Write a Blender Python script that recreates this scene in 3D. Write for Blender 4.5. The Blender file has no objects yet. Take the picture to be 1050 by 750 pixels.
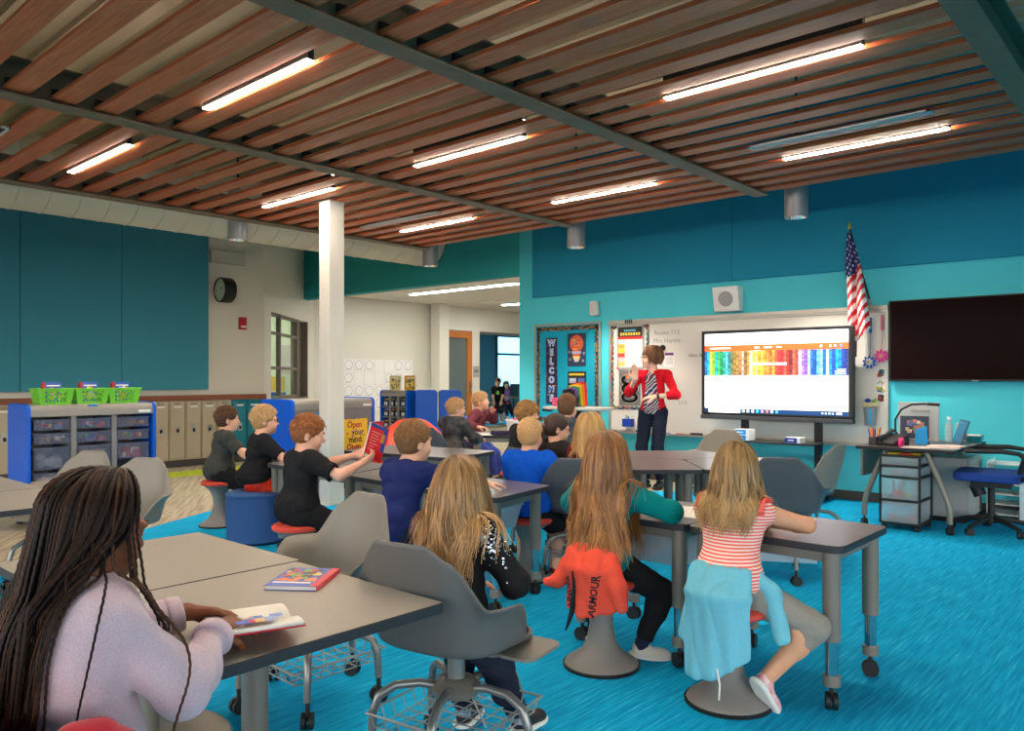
import bpy, bmesh, math, random
import numpy as np
from mathutils import Vector, Matrix
random.seed(7); np.random.seed(7)
PI = math.pi
scene = bpy.context.scene
COL = scene.collection

# ------------------------------------------------------------------ materials
MATS = {}
def lin(c):
    return tuple(((v/255)/12.92 if v/255 <= .04045 else ((v/255+.055)/1.055)**2.4) for v in c)
def mat(name, rgb, rough=.5, metal=0., spec=.5, noise=0., nscale=40., bump=0., bscale=200., stretch=None,
        emit=0., trans=0., ior=1.45, alpha=1., coat=0., sheen=0., rgb2=None, detail=3.):
    """sRGB colour; noise mixes rgb with rgb2 (or a darker rgb) through a noise texture in object space"""
    if name in MATS: return MATS[name]
    m = bpy.data.materials.new(name); m.use_nodes = True
    nt = m.node_tree; b = nt.nodes['Principled BSDF']
    c = lin(rgb)
    b.inputs['Base Color'].default_value = (*c, 1)
    b.inputs['Roughness'].default_value = rough
    b.inputs['Metallic'].default_value = metal
    b.inputs['Specular IOR Level'].default_value = spec
    b.inputs['IOR'].default_value = ior
    b.inputs['Transmission Weight'].default_value = trans
    b.inputs['Alpha'].default_value = alpha
    b.inputs['Coat Weight'].default_value = coat
    b.inputs['Sheen Weight'].default_value = sheen
    if emit > 0:
        b.inputs['Emission Color'].default_value = (*c, 1)
        b.inputs['Emission Strength'].default_value = emit
    if noise > 0 or bump > 0:
        tc = nt.nodes.new('ShaderNodeTexCoord'); mp = nt.nodes.new('ShaderNodeMapping')
        nt.links.new(tc.outputs['Object'], mp.inputs['Vector'])
        if stretch: mp.inputs['Scale'].default_value = stretch
    if noise > 0:
        n = nt.nodes.new('ShaderNodeTexNoise'); n.inputs['Scale'].default_value = nscale; n.inputs['Detail'].default_value = detail
        nt.links.new(mp.outputs['Vector'], n.inputs['Vector'])
        r = nt.nodes.new('ShaderNodeValToRGB'); r.color_ramp.elements[0].position = .5-.22; r.color_ramp.elements[1].position = .5+.22
        c2 = lin(rgb2) if rgb2 else tuple(v*(1-noise) for v in c)
        r.color_ramp.elements[0].color = (*c2, 1); r.color_ramp.elements[1].color = (*(c if rgb2 else tuple(min(1, v*(1+noise*.5)) for v in c)), 1)
        nt.links.new(n.outputs['Fac'], r.inputs['Fac']); nt.links.new(r.outputs['Color'], b.inputs['Base Color'])
    if bump > 0:
        n2 = nt.nodes.new('ShaderNodeTexNoise'); n2.inputs['Scale'].default_value = bscale; n2.inputs['Detail'].default_value = 2
        nt.links.new(mp.outputs['Vector'], n2.inputs['Vector'])
        bp = nt.nodes.new('ShaderNodeBump'); bp.inputs['Strength'].default_value = bump; bp.inputs['Distance'].default_value = .004
        nt.links.new(n2.outputs['Fac'], bp.inputs['Height']); nt.links.new(bp.outputs['Normal'], b.inputs['Normal'])
    MATS[name] = m
    return m
def attr_mat(name, attr='Col', rough=.55, spec=.4, emit=0., vary=0.):
    """material whose colour is a face / point colour attribute (printed covers, hair strands)"""
    if name in MATS: return MATS[name]
    m = bpy.data.materials.new(name); m.use_nodes = True
    nt = m.node_tree; b = nt.nodes['Principled BSDF']
    a = nt.nodes.new('ShaderNodeAttribute'); a.attribute_name = attr
    nt.links.new(a.outputs['Color'], b.inputs['Base Color'])
    if vary > 0:
        tc = nt.nodes.new('ShaderNodeTexCoord'); n = nt.nodes.new('ShaderNodeTexNoise'); n.inputs['Scale'].default_value = 60
        nt.links.new(tc.outputs['Object'], n.inputs['Vector'])
        mx = nt.nodes.new('ShaderNodeMix'); mx.data_type = 'RGBA'; mx.blend_type = 'MULTIPLY'; mx.inputs['Factor'].default_value = vary
        nt.links.new(a.outputs['Color'], mx.inputs['A']); nt.links.new(n.outputs['Color'], mx.inputs['B'])
        nt.links.new(mx.outputs['Result'], b.inputs['Base Color'])
    b.inputs['Roughness'].default_value = rough; b.inputs['Specular IOR Level'].default_value = spec
    if emit > 0:
        nt.links.new(a.outputs['Color'], b.inputs['Emission Color']); b.inputs['Emission Strength'].default_value = emit
    MATS[name] = m
    return m

# ------------------------------------------------------------------ mesh collector
class MB:
    def __init__(s): s.v = []; s.f = []; s.c = []; s.mi = []; s.sm = []; s.cc = (1, 1, 1, 1); s.cm = 0; s.M = None
    def col(s, rgb): s.cc = (*lin(rgb), 1); return s
    def mat(s, i): s.cm = i; return s
    def add(s, vs, fs, smooth=False):
        o = len(s.v)
        if s.M is not None: vs = [tuple(s.M @ Vector(p)) for p in vs]
        s.v += [tuple(p) for p in vs]
        for f in fs:
            s.f.append(tuple(i+o for i in f)); s.c.append(s.cc); s.mi.append(s.cm); s.sm.append(smooth)
        return s
    def box(s, x0, x1, y0, y1, z0, z1):
        v = [(x, y, z) for z in (z0, z1) for y in (y0, y1) for x in (x0, x1)]
        return s.add(v, [(0, 2, 3, 1), (4, 5, 7, 6), (0, 1, 5, 4), (2, 6, 7, 3), (0, 4, 6, 2), (1, 3, 7, 5)])
    def bx(s, c, d): return s.box(c[0]-d[0]/2, c[0]+d[0]/2, c[1]-d[1]/2, c[1]+d[1]/2, c[2]-d[2]/2, c[2]+d[2]/2)
    def quad(s, a, b, c, d): return s.add([a, b, c, d], [(0, 1, 2, 3)])
    def prism(s, poly, z0, z1):
        n = len(poly)
        v = [(p[0], p[1], z0) for p in poly]+[(p[0], p[1], z1) for p in poly]
        f = [tuple(range(n-1, -1, -1)), tuple(range(n, 2*n))]+[(i, (i+1) % n, n+(i+1) % n, n+i) for i in range(n)]
        return s.add(v, f)
    def cyl(s, a, b, r, r2=None, n=16, caps=True, smooth=True):
        r2 = r if r2 is None else r2
        a = Vector(a); b = Vector(b); d = (b-a).normalized()
        x = d.orthogonal().normalized(); y = d.cross(x)
        v = []
        for (p, rr) in ((a, r), (b, r2)):
            for i in range(n):
                t = 2*PI*i/n; v.append(p+x*(rr*math.cos(t))+y*(rr*math.sin(t)))
        s.add(v, [(i, (i+1) % n, n+(i+1) % n, n+i) for i in range(n)], smooth)
        if caps:
            s.add(v[:n], [tuple(range(n-1, -1, -1))]); s.add(v[n:], [tuple(range(n))])
        return s
    def lathe(s, prof, n=28, c=(0, 0, 0), smooth=True, capb=True, capt=True, sx=1., sy=1.):
        v = []
        for (r, z) in prof:
            for i in range(n):
                t = 2*PI*i/n; v.append((c[0]+sx*r*math.cos(t), c[1]+sy*r*math.sin(t), c[2]+z))
        m = len(prof)
        f = [(j*n+i, j*n+(i+1) % n, (j+1)*n+(i+1) % n, (j+1)*n+i) for j in range(m-1) for i in range(n)]
        if capb: f.append(tuple(range(n-1, -1, -1)))
        if capt: f.append(tuple(range((m-1)*n, m*n)))
        return s.add(v, f, smooth)
    def tube(s, pts, r, n=8, caps=True, closed=False):
        P = [Vector(p) for p in pts]; m = len(P); rs = r if isinstance(r, (list, tuple)) else [r]*m
        v = []; t0 = (P[1]-P[0]).normalized(); x = t0.orthogonal().normalized()
        for i in range(m):
            if closed: t = (P[(i+1) % m]-P[i-1]).normalized()
            else: t = (P[min(i+1, m-1)]-P[max(i-1, 0)]).normalized()
            x = (x-t*x.dot(t)).normalized(); y = t.cross(x)
            for k in range(n):
                a = 2*PI*k/n; v.append(P[i]+x*(rs[i]*math.cos(a))+y*(rs[i]*math.sin(a)))
        f = [(i*n+k, i*n+(k+1) % n, (i+1)*n+(k+1) % n, (i+1)*n+k) for i in range(m-1) for k in range(n)]
        if closed: f += [((m-1)*n+k, (m-1)*n+(k+1) % n, (k+1) % n, k) for k in range(n)]
        elif caps: f += [tuple(range(n-1, -1, -1)), tuple(range((m-1)*n, m*n))]
        return s.add(v, f, True)
    def ball(s, c, r, n=12, m=8):
        rx, ry, rz = r if isinstance(r, (tuple, list)) else (r, r, r)
        v = [(c[0], c[1], c[2]-rz)]
        for j in range(1, m):
            b = -PI/2+PI*j/m
            for i in range(n):
                t = 2*PI*i/n; v.append((c[0]+rx*math.cos(b)*math.cos(t), c[1]+ry*math.cos(b)*math.sin(t), c[2]+rz*math.sin(b)))
        v.append((c[0], c[1], c[2]+rz)); L = len(v)-1
        f = [(0, 1+(i+1) % n, 1+i) for i in range(n)]
        for j in range(m-2):
            for i in range(n):
                a = 1+j*n; f.append((a+i, a+(i+1) % n, a+n+(i+1) % n, a+n+i))
        a = 1+(m-2)*n
        f += [(a+i, a+(i+1) % n, L) for i in range(n)]
        return s.add(v, f, True)
    def grid(s, G, smooth=True, closed_u=False):
        """G[j][i] of points"""
        m = len(G); n = len(G[0]); v = [p for row in G for p in row]
        f = []
        for j in range(m-1):
            for i in range(n if closed_u else n-1):
                f.append((j*n+i, j*n+(i+1) % n, (j+1)*n+(i+1) % n, (j+1)*n+i))
        return s.add(v, f, smooth)
    def build(s, name, mats, parent=None, bevel=0., sub=0, solid=0., seg=2, autos=None, loc=None):
        me = bpy.data.meshes.new(name)
        me.from_pydata(s.v, [], s.f)
        mats = mats if isinstance(mats, (list, tuple)) else [mats]
        for m in mats: me.materials.append(m)
        me.polygons.foreach_set('material_index', s.mi)
        me.polygons.foreach_set('use_smooth', s.sm)
        if any(c != (1, 1, 1, 1) for c in s.c):
            a = me.attributes.new('Col', 'FLOAT_COLOR', 'FACE')
            a.data.foreach_set('color', np.array(s.c, dtype=np.float32).ravel())
        me.update()
        if any(s.sm): me.set_sharp_from_angle(angle=math.radians(autos or 42))
        o = bpy.data.objects.new(name, me); COL.objects.link(o)
        if parent: o.parent = parent
        if loc: o.location = loc
        if solid:
            q = o.modifiers.new('solid', 'SOLIDIFY'); q.thickness = solid; q.offset = 0
        if sub:
            q = o.modifiers.new('sub', 'SUBSURF'); q.levels = sub; q.render_levels = sub
        if bevel:
            q = o.modifiers.new('bevel', 'BEVEL'); q.width = bevel; q.segments = seg; q.limit_method = 'ANGLE'; q.angle_limit = math.radians(40)
        return o

def rrect(x0, x1, y0, y1, r, n=5):
    out = []
    for (cx, cy, a0) in ((x1-r, y1-r, 0), (x0+r, y1-r, PI/2), (x0+r, y0+r, PI), (x1-r, y0+r, 1.5*PI)):
        for i in range(n+1):
            a = a0+PI/2*i/n; out.append((cx+r*math.cos(a), cy+r*math.sin(a)))
    return out
def rpoly(poly, r, n=4):
    """round the corners of a convex ccw polygon"""
    out = []; m = len(poly)
    for i in range(m):
        p0 = Vector(poly[i-1]); p = Vector(poly[i]); p2 = Vector(poly[(i+1) % m])
        a = (p0-p).normalized(); b = (p2-p).normalized()
        for k in range(n+1):
            t = k/n; q0 = p+a*r; q2 = p+b*r
            q = q0*((1-t)**2)+p*(2*t*(1-t))+q2*(t*t); out.append((q.x, q.y))
    return out

# ------------------------------------------------------------------ object records
def tag(o, label, cat, group=None, kind=None):
    o['label'] = label; o['category'] = cat
    if group: o['group'] = group
    if kind: o['kind'] = kind
    return o
def thing(name, label, cat, loc=(0, 0, 0), rz=0., group=None):
    o = bpy.data.objects.new(name, None); COL.objects.link(o); o.empty_display_size = .1
    o.location = loc; o.rotation_euler = (0, 0, rz)
    return tag(o, label, cat, group)
def struct(o): o['kind'] = 'structure'; return o
def kids(o): return [c for c in o.children]
def copy_tree(o, label=None, group=None, loc=None, rz=None, parent=None):
    c = o.copy(); COL.objects.link(c)
    if parent is not None: c.parent = parent
    if label: c['label'] = label
    if group: c['group'] = group
    if loc is not None: c.location = loc
    if rz is not None: c.rotation_euler = (0, 0, rz)
    for k in kids(o): copy_tree(k, parent=c)
    return c
def text_mesh(body, size, depth=.001, align='CENTER', font_shear=0., spacing=1., bold=0.):
    cu = bpy.data.curves.new('t', 'FONT'); cu.body = body; cu.size = size; cu.extrude = depth; cu.align_x = align; cu.align_y = 'CENTER'
    cu.shear = font_shear; cu.space_character = spacing; cu.offset = bold; cu.resolution_u = 2
    ob = bpy.data.objects.new('t', cu); COL.objects.link(ob)
    bpy.context.view_layer.update()
    me = bpy.data.meshes.new_from_object(ob.evaluated_get(bpy.context.evaluated_depsgraph_get()))
    bpy.data.objects.remove(ob); bpy.data.curves.remove(cu)
    return me
def text_into(mb, body, size, M, depth=.001, **kw):
    """append lettering to a collector; M maps text space (x right, y up, z out) to the target"""
    me = text_mesh(body, size, depth, **kw)
    mb.add([tuple(M @ v.co) for v in me.vertices], [tuple(p.vertices) for p in me.polygons])
    bpy.data.meshes.remove(me)
def wallM(x, y, z, nrm='-y'):
    """frame of a sign on a wall: x to the reader's right, y up, z out of the wall"""
    if nrm == '-y': X, Z = (1, 0, 0), (0, -1, 0)
    elif nrm == '+x': X, Z = (0, 1, 0), (1, 0, 0)
    else:
        a = nrm; Z = (math.cos(a), math.sin(a), 0); X = (-Z[1], Z[0], 0)
    return Matrix(((X[0], 0, Z[0], x), (X[1], 0, Z[1], y), (X[2], 1, Z[2], z), (0, 0, 0, 1)))
def face_rz(fx, fy): return math.atan2(-fx, fy)

# ------------------------------------------------------------------ camera (level, with lens shift)
FPX, HY, YAW, HC = 806.2, 386.4, math.radians(41.87), 1.30
cam = bpy.data.cameras.new('camera'); camo = bpy.data.objects.new('camera', cam); COL.objects.link(camo)
camo.location = (0, 0, HC); camo.rotation_euler = (PI/2, 0, YAW)
cam.sensor_width = 36; cam.lens = FPX/1050*36; cam.shift_y = (HY-375)/1050; cam.clip_start = .05
scene.camera = camo
scene.view_settings.view_transform = 'Standard'; scene.view_settings.look = 'None'
scene.view_settings.gamma = 1; scene.view_settings.use_curve_mapping = False
# ------------------------------------------------------------------ room
WY = 8.55
def streak_mat(name, stops, scale, rot, stretch=(1.2, 26, 1), rough=.95):
    m = bpy.data.materials.new(name); m.use_nodes = True; nt = m.node_tree; b = nt.nodes['Principled BSDF']
    tc = nt.nodes.new('ShaderNodeTexCoord'); mp = nt.nodes.new('ShaderNodeMapping'); mp.inputs['Rotation'].default_value = (0, 0, rot)
    mp2 = nt.nodes.new('ShaderNodeMapping'); mp2.inputs['Scale'].default_value = stretch
    n = nt.nodes.new('ShaderNodeTexNoise'); n.inputs['Scale'].default_value = scale; n.inputs['Detail'].default_value = 4; n.inputs['Roughness'].default_value = .6
    n2 = nt.nodes.new('ShaderNodeTexNoise'); n2.inputs['Scale'].default_value = 220; n2.inputs['Detail'].default_value = 2
    r = nt.nodes.new('ShaderNodeValToRGB')
    while len(r.color_ramp.elements) < len(stops): r.color_ramp.elements.new(.5)
    for e, (p, c) in zip(r.color_ramp.elements, stops): e.position = p; e.color = (*lin(c), 1)
    nt.links.new(tc.outputs['Object'], mp.inputs['Vector']); nt.links.new(mp.outputs['Vector'], mp2.inputs['Vector']); nt.links.new(mp2.outputs['Vector'], n.inputs['Vector'])
    nt.links.new(tc.outputs['Object'], n2.inputs['Vector'])
    nt.links.new(n.outputs['Fac'], r.inputs['Fac'])
    mx = nt.nodes.new('ShaderNodeMix'); mx.data_type = 'RGBA'; mx.blend_type = 'SOFT_LIGHT'; mx.inputs['Factor'].default_value = .35
    nt.links.new(r.outputs['Color'], mx.inputs['A']); nt.links.new(n2.outputs['Color'], mx.inputs['B'])
    hs = nt.nodes.new('ShaderNodeHueSaturation'); hs.inputs['Saturation'].default_value = 1.0
    nt.links.new(mx.outputs['Result'], hs.inputs['Color']); nt.links.new(hs.outputs['Color'], b.inputs['Base Color'])
    bp = nt.nodes.new('ShaderNodeBump'); bp.inputs['Strength'].default_value = .3; bp.inputs['Distance'].default_value = .003
    nt.links.new(n2.outputs['Fac'], bp.inputs['Height']); nt.links.new(bp.outputs['Normal'], b.inputs['Normal'])
    b.inputs['Roughness'].default_value = rough; b.inputs['Specular IOR Level'].default_value = .15
    return m
m_blue = streak_mat('blue carpet', [(.34, (0, 140, 194)), (.52, (0, 164, 214)), (.66, (40, 182, 222)), (.78, (150, 212, 226))], 3.4, PI/2)
m_beige = streak_mat('taupe carpet', [(.3, (138, 128, 108)), (.5, (170, 160, 138)), (.72, (196, 186, 158))], 2.0, 0.6, (1, 14, 1))
m_lime = streak_mat('lime carpet', [(.3, (150, 165, 30)), (.6, (185, 200, 60))], 3, 0.6)
m_teal = mat('teal wall paint', (74, 204, 220), .75, bump=.06, bscale=300)
m_dteal = mat('deep teal acoustic fabric', (42, 146, 180), .95, spec=.1, noise=.08, nscale=260, bump=.3, bscale=500)
m_hteal = mat('header teal paint', (40, 164, 172), .8)
m_pteal = mat('left wall acoustic fabric', (66, 140, 162), .95, spec=.1, noise=.08, nscale=260, bump=.3, bscale=500)
m_white = mat('warm white wall paint', (222, 220, 210), .8, bump=.04, bscale=300)
m_grayw = mat('light grey wall paint', (212, 208, 196), .8, bump=.04, bscale=300)
m_deck = mat('cream painted metal deck', (190, 176, 150), .7)
m_base = mat('dark rubber baseboard', (70, 66, 64), .6)

struct(MB().box(-24, 8, -5, 26, -.12, 0).build('floor', m_beige))
BP = [(-2.4, -5), (8, -5), (8, 8.55), (-3.5, 8.55), (-4.82, 7.64), (-6.4, 5.08), (-8.0, 5.08)]
struct(MB().prism(BP, 0, .004).build('floor_blue_carpet', m_blue))
struct(MB().box(-10.55, -10.0, -3, 6.6, 0, .004).build('floor_lime_stripe', m_lime))
struct(MB().box(-19.5, -14.5, 11.5, 24, 0, .004).build('floor_blue_room', m_blue))
struct(MB().box(-7.52, 8, WY, WY+.2, 0, 4.4).build('wall_front', m_teal))
struct(MB().box(-13.6, -7.52, WY, WY+.2, 2.78, 4.4).build('wall_front_header', m_hteal))
struct(MB().box(-11.4, -11.15, -5, 6.6, 0, 4.4).build('wall_left', m_grayw))
struct(MB().box(-2.55, 8, WY-.012, WY, 0, .1).build('baseboard_front', m_base))
struct(MB().box(-7.4, -2.55, WY-.012, WY, 0, .1).build('baseboard_front.001', m_base))
# far ceiling deck with ribs
mb = MB().box(-16, 8, -5, WY+.2, 4.4, 4.5)
for i in range(60): mb.box(-11.15, 8, -4.9+i*.24, -4.82+i*.24, 4.34, 4.4)
struct(mb.build('ceiling', m_deck))
struct(MB().box(-14, -5.5, WY+.2, 22, 2.98, 3.1).build('ceiling_alcove', mat('white ceiling tile', (226, 224, 218), .85)))
# joists, ducts above the boards
for i, y in enumerate((-1.2, 1.3, 3.8, 6.3)):
    o = MB().box(-11.1, 8, y, y+.18, 4.05, 4.34).build('ceiling_joist', mat('cream joist paint', (176, 160, 132), .7))
    tag(o, ('cream steel joist above the wooden boards at the near end', 'cream steel joist above the boards, second from the camera', 'cream steel joist above the boards, third from the camera', 'cream steel joist above the boards, nearest the front wall')[i], 'joist')
# angled wall with window to the next room
AW, AD = Vector((-11.15, 6.6, 0)), Vector((-.69, .724, 0)).normalized()
AN = Vector((AD.y, -AD.x, 0))       # towards the room
def aw(t, n, z): p = AW+AD*t+AN*n; return (p.x, p.y, z)
def awbox(mb, t0, t1, n0, n1, z0, z1):
    v = [aw(t, n, z) for z in (z0, z1) for n in (n0, n1) for t in (t0, t1)]
    return mb.add(v, [(0, 2, 3, 1), (4, 5, 7, 6), (0, 1, 5, 4), (2, 6, 7, 3), (0, 4, 6, 2), (1, 3, 7, 5)])
w0, w1, zs, zt = .40, 3.0, .92, 2.36
mb = MB()
for a in ((0, w0, 0, 4.4), (w1, 3.5, 0, 4.4), (w0, w1, 0, zs), (w0, w1, zt, 4.4)): awbox(mb, a[0], a[1], -.3, 0, a[2], a[3])
struct(mb.build('wall_left_angled', m_white))
m_jamb = mat('taupe window frame', (108, 100, 88), .5)
win = awbox(MB(), w0, w1, -.3, .012, zs-.04, zs)
for (t0, t1) in ((w0, w0+.06), (w1-.06, w1), (1.05, 1.10), (2.26, 2.34)): awbox(win, t0, t1, -.3 if t0 > 2.9 else -.09, -.02 if t0 < 2.9 else .005, zs, zt)
for z in (zs, 1.42, 2.0, zt-.05): awbox(win, w0, 2.3, -.08, -.03, z, z+.05)
wo = struct(win.build('window_1', m_jamb))
m_glass = mat('clear window glass', (235, 245, 245), .02, trans=1., ior=1.02, spec=.3)
struct(awbox(MB(), w0+.05, 2.27, -.06, -.052, zs+.04, zt-.04).build('glass', m_glass, wo))
awj = struct(awbox(MB(), 2.34, w1, -.16, -.12, zs, zt).build('trim_1', m_jamb))
# room beyond that window
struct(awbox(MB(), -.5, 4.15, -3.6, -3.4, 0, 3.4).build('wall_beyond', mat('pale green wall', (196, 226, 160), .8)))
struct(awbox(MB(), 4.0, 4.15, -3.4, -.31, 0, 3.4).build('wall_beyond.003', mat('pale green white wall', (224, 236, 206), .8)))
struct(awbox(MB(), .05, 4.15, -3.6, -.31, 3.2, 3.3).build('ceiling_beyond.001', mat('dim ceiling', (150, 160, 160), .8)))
o = awbox(MB(), 3.96, 3.99, -.86, -.56, 1.36, 1.95).build('notice_board', mat('pale board', (206, 200, 192), .8)); tag(o, 'pale notice board seen through the window beside the lockers', 'board')
o = awbox(MB(), 3.96, 3.99, -.98, -.70, 1.0, 1.3).build('poster', mat('yellow poster', (226, 190, 70), .8)); tag(o, 'yellow poster seen low through the window beside the lockers', 'poster')
o = awbox(MB(), 3.5, 3.95, -1.2, -.66, 0, .98).build('cabinet', mat('blue cabinet paint', (40, 84, 170), .6)); tag(o, 'blue cabinet seen low through the window beside the lockers', 'cabinet')
o = awbox(MB(), 3.9, 3.99, -.54, -.44, .0, 3.1).build('green_post', mat('bright green paint', (150, 200, 90), .8)); tag(o, 'bright green post seen through the right panes of the window', 'post')
# alcove
struct(MB().box(-13.8, -13.6, 9.05, 12.75, 0, 2.98).build('wall_alcove', m_white))
mb = MB().box(-13.8, -13.6, 13.7, 13.97, 0, 2.98).box(-13.8, -13.6, 13.97, 16.4, 2.42, 2.98).box(-13.8, -13.6, 12.75, 13.7, 2.42, 2.98).box(-13.8, -13.6, 16.4, 24.2, 0, 2.98)
struct(mb.build('wall_alcove.001', m_white))
struct(MB().box(-13.6, -7, 20, 20.2, 0, 2.98).build('wall_alcove_end', m_white))
struct(MB().box(-7.52, -7.3, WY+.2, 20, 0, 2.98).build('wall_alcove_right', m_white))
m_oak = mat('orange oak', (196, 120, 58), .45, noise=.18, nscale=8, stretch=(8, 8, .8))
d = struct(MB().box(-13.66, -13.58, 12.75, 12.87, 0, 2.40).box(-13.66, -13.58, 13.53, 13.69, 0, 2.40).box(-13.66, -13.58, 12.87, 13.53, 2.24, 2.40).box(-13.66, -13.58, 12.87, 13.53, 0, .25).build('door_1', m_oak))
struct(MB().box(-13.63, -13.61, 12.87, 13.53, .25, 2.24).build('pane', mat('dim door glass', (120, 128, 122), .08, alpha=.55), d))
struct(MB().box(-13.58, -13.55, 13.58, 13.63, .92, 1.18).cyl((-13.55, 13.605, 1.0), (-13.5, 13.605, 1.0), .012).cyl((-13.5, 13.605, 1.0), (-13.5, 13.48, 1.0), .012).build('door_handle', mat('brushed steel', (190, 190, 186), .3, 1.), d))
w2 = MB().box(-13.72, -13.66, 13.97, 14.03, 0, 2.42).box(-13.72, -13.66, 13.97, 16.4, 2.36, 2.42).box(-13.72, -13.66, 13.97, 16.4, 0, .06)
w2 = struct(w2.build('window_2', mat('grey aluminium frame', (150, 152, 150), .4, .6)))
struct(MB().box(-13.695, -13.685, 14.03, 16.4, .06, 2.36).build('glass', m_glass, w2))
# room beyond the glass wall
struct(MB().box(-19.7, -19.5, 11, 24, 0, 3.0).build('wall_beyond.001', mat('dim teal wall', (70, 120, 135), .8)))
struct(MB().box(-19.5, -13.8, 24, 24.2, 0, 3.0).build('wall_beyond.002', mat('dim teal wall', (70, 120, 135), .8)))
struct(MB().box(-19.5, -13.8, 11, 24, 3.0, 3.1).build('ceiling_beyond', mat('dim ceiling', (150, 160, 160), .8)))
y0, y1 = 20.85, 22.6
w3 = MB().box(-19.5, -19.44, y0, y1, 2.75, 2.85).box(-19.5, -19.44, y0, y1, .85, .95).box(-19.5, -19.44, y0, y1, 2.08, 2.16)
for y in (y0, y1-.08): w3.box(-19.5, -19.44, y, y+.08, .9, 2.8)
w3 = struct(w3.build('window_3', mat('dark teal window frame', (40, 84, 96), .5)))
mb = MB()
for i in range(72): mb.box(-19.49, -19.465, y0+.08, y1-.08, .95+i*.025, .95+i*.025+.021)
struct(mb.build('window_blind', mat('daylight through blind', (150, 212, 235), .6, emit=1.6), w3))

# white post and steel column
def post(name, x, y, s, z0, z1, label):
    o = MB().box(x-s/2, x+s/2, y-s/2, y+s/2, z0, z1).build(name, mat('white column paint', (226, 224, 214), .55), bevel=.006)
    return tag(o, label, 'column')
post('alcove_column', -13.35, 12.4, .30, 0, 2.98, 'white square pillar beside the oak door in the alcove')
cl = thing('support_column', 'white square column standing among the tables up to the boards', 'column', (-6.73, 4.75, 0))
MB().box(-.09, .09, -.09, .09, .02, 3.08).build('shaft', mat('white column paint', (226, 224, 214), .55), cl, bevel=.006)
MB().box(-.12, .12, -.12, .12, 0, .02).build('base_plate', mat('white column paint', (226, 224, 214), .55), cl)
MB().box(-.11, .02, .0, .11, 3.05, 3.09).build('cap_plate', mat('white column paint', (226, 224, 214), .55), cl)

# acoustic panels
pl = [(-1.55, .9), (.905, 3.2), (3.205, 4.42), (4.425, 5.66)]
for (y0, y1), w in zip(pl, ('nearest the camera, mostly out of frame', 'at the left edge of the photo', 'in the middle above the green baskets', 'at the right, beside the wall clock')):
    o = MB().box(-11.128, -11.09, y0, y1-.0025, 1.11, 4.1).build('acoustic_panel', m_pteal, bevel=.0015, seg=1)
    tag(o, 'teal fabric acoustic panel above the lockers, '+w, 'wall panel', 'teal panels on the locker wall')
for x0, x1, w in ((-7.25, -4.2, 'left end, above the welcome board'), (-4.2, -.9, 'middle, behind the flag'), (-.9, 2.5, 'right end, cut by the photo edge')):
    o = MB().box(x0, x1-.003, WY-.03, WY, 2.42, 4.38).build('acoustic_panel', m_dteal)
    tag(o, 'dark teal acoustic panel high on the front wall, '+w, 'wall panel', 'dark teal panels on the front wall')

# spiral duct
prof = []
mb = MB(); rows = []
y = -1.55
while y < WY-.03:
    for dy, r in ((0, .40), (.27, .40), (.275, .407), (.285, .407), (.29, .40)):
        yy = min(y+dy, WY-.03); rows.append([(-9.45+r*math.cos(2*PI*i/36), yy+.10*math.sin(2*PI*i/36)*0, 3.47+r*math.sin(2*PI*i/36)) for i in range(36)])
    y += .30
mb.grid(rows, True, True)
o = mb.build('spiral_duct', mat('cream duct paint', (226, 220, 204), .55)); tag(o, 'long round cream spiral duct running along under the ceiling by the locker wall', 'duct')
o = MB().box(-11.15, -11.08, 5.7, 6.25, 3.0, 3.18).build('wall_vent', mat('pale vent paint', (196, 192, 180), .5), bevel=.004); tag(o, 'pale rectangular vent on the wall under the duct', 'vent')

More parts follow.
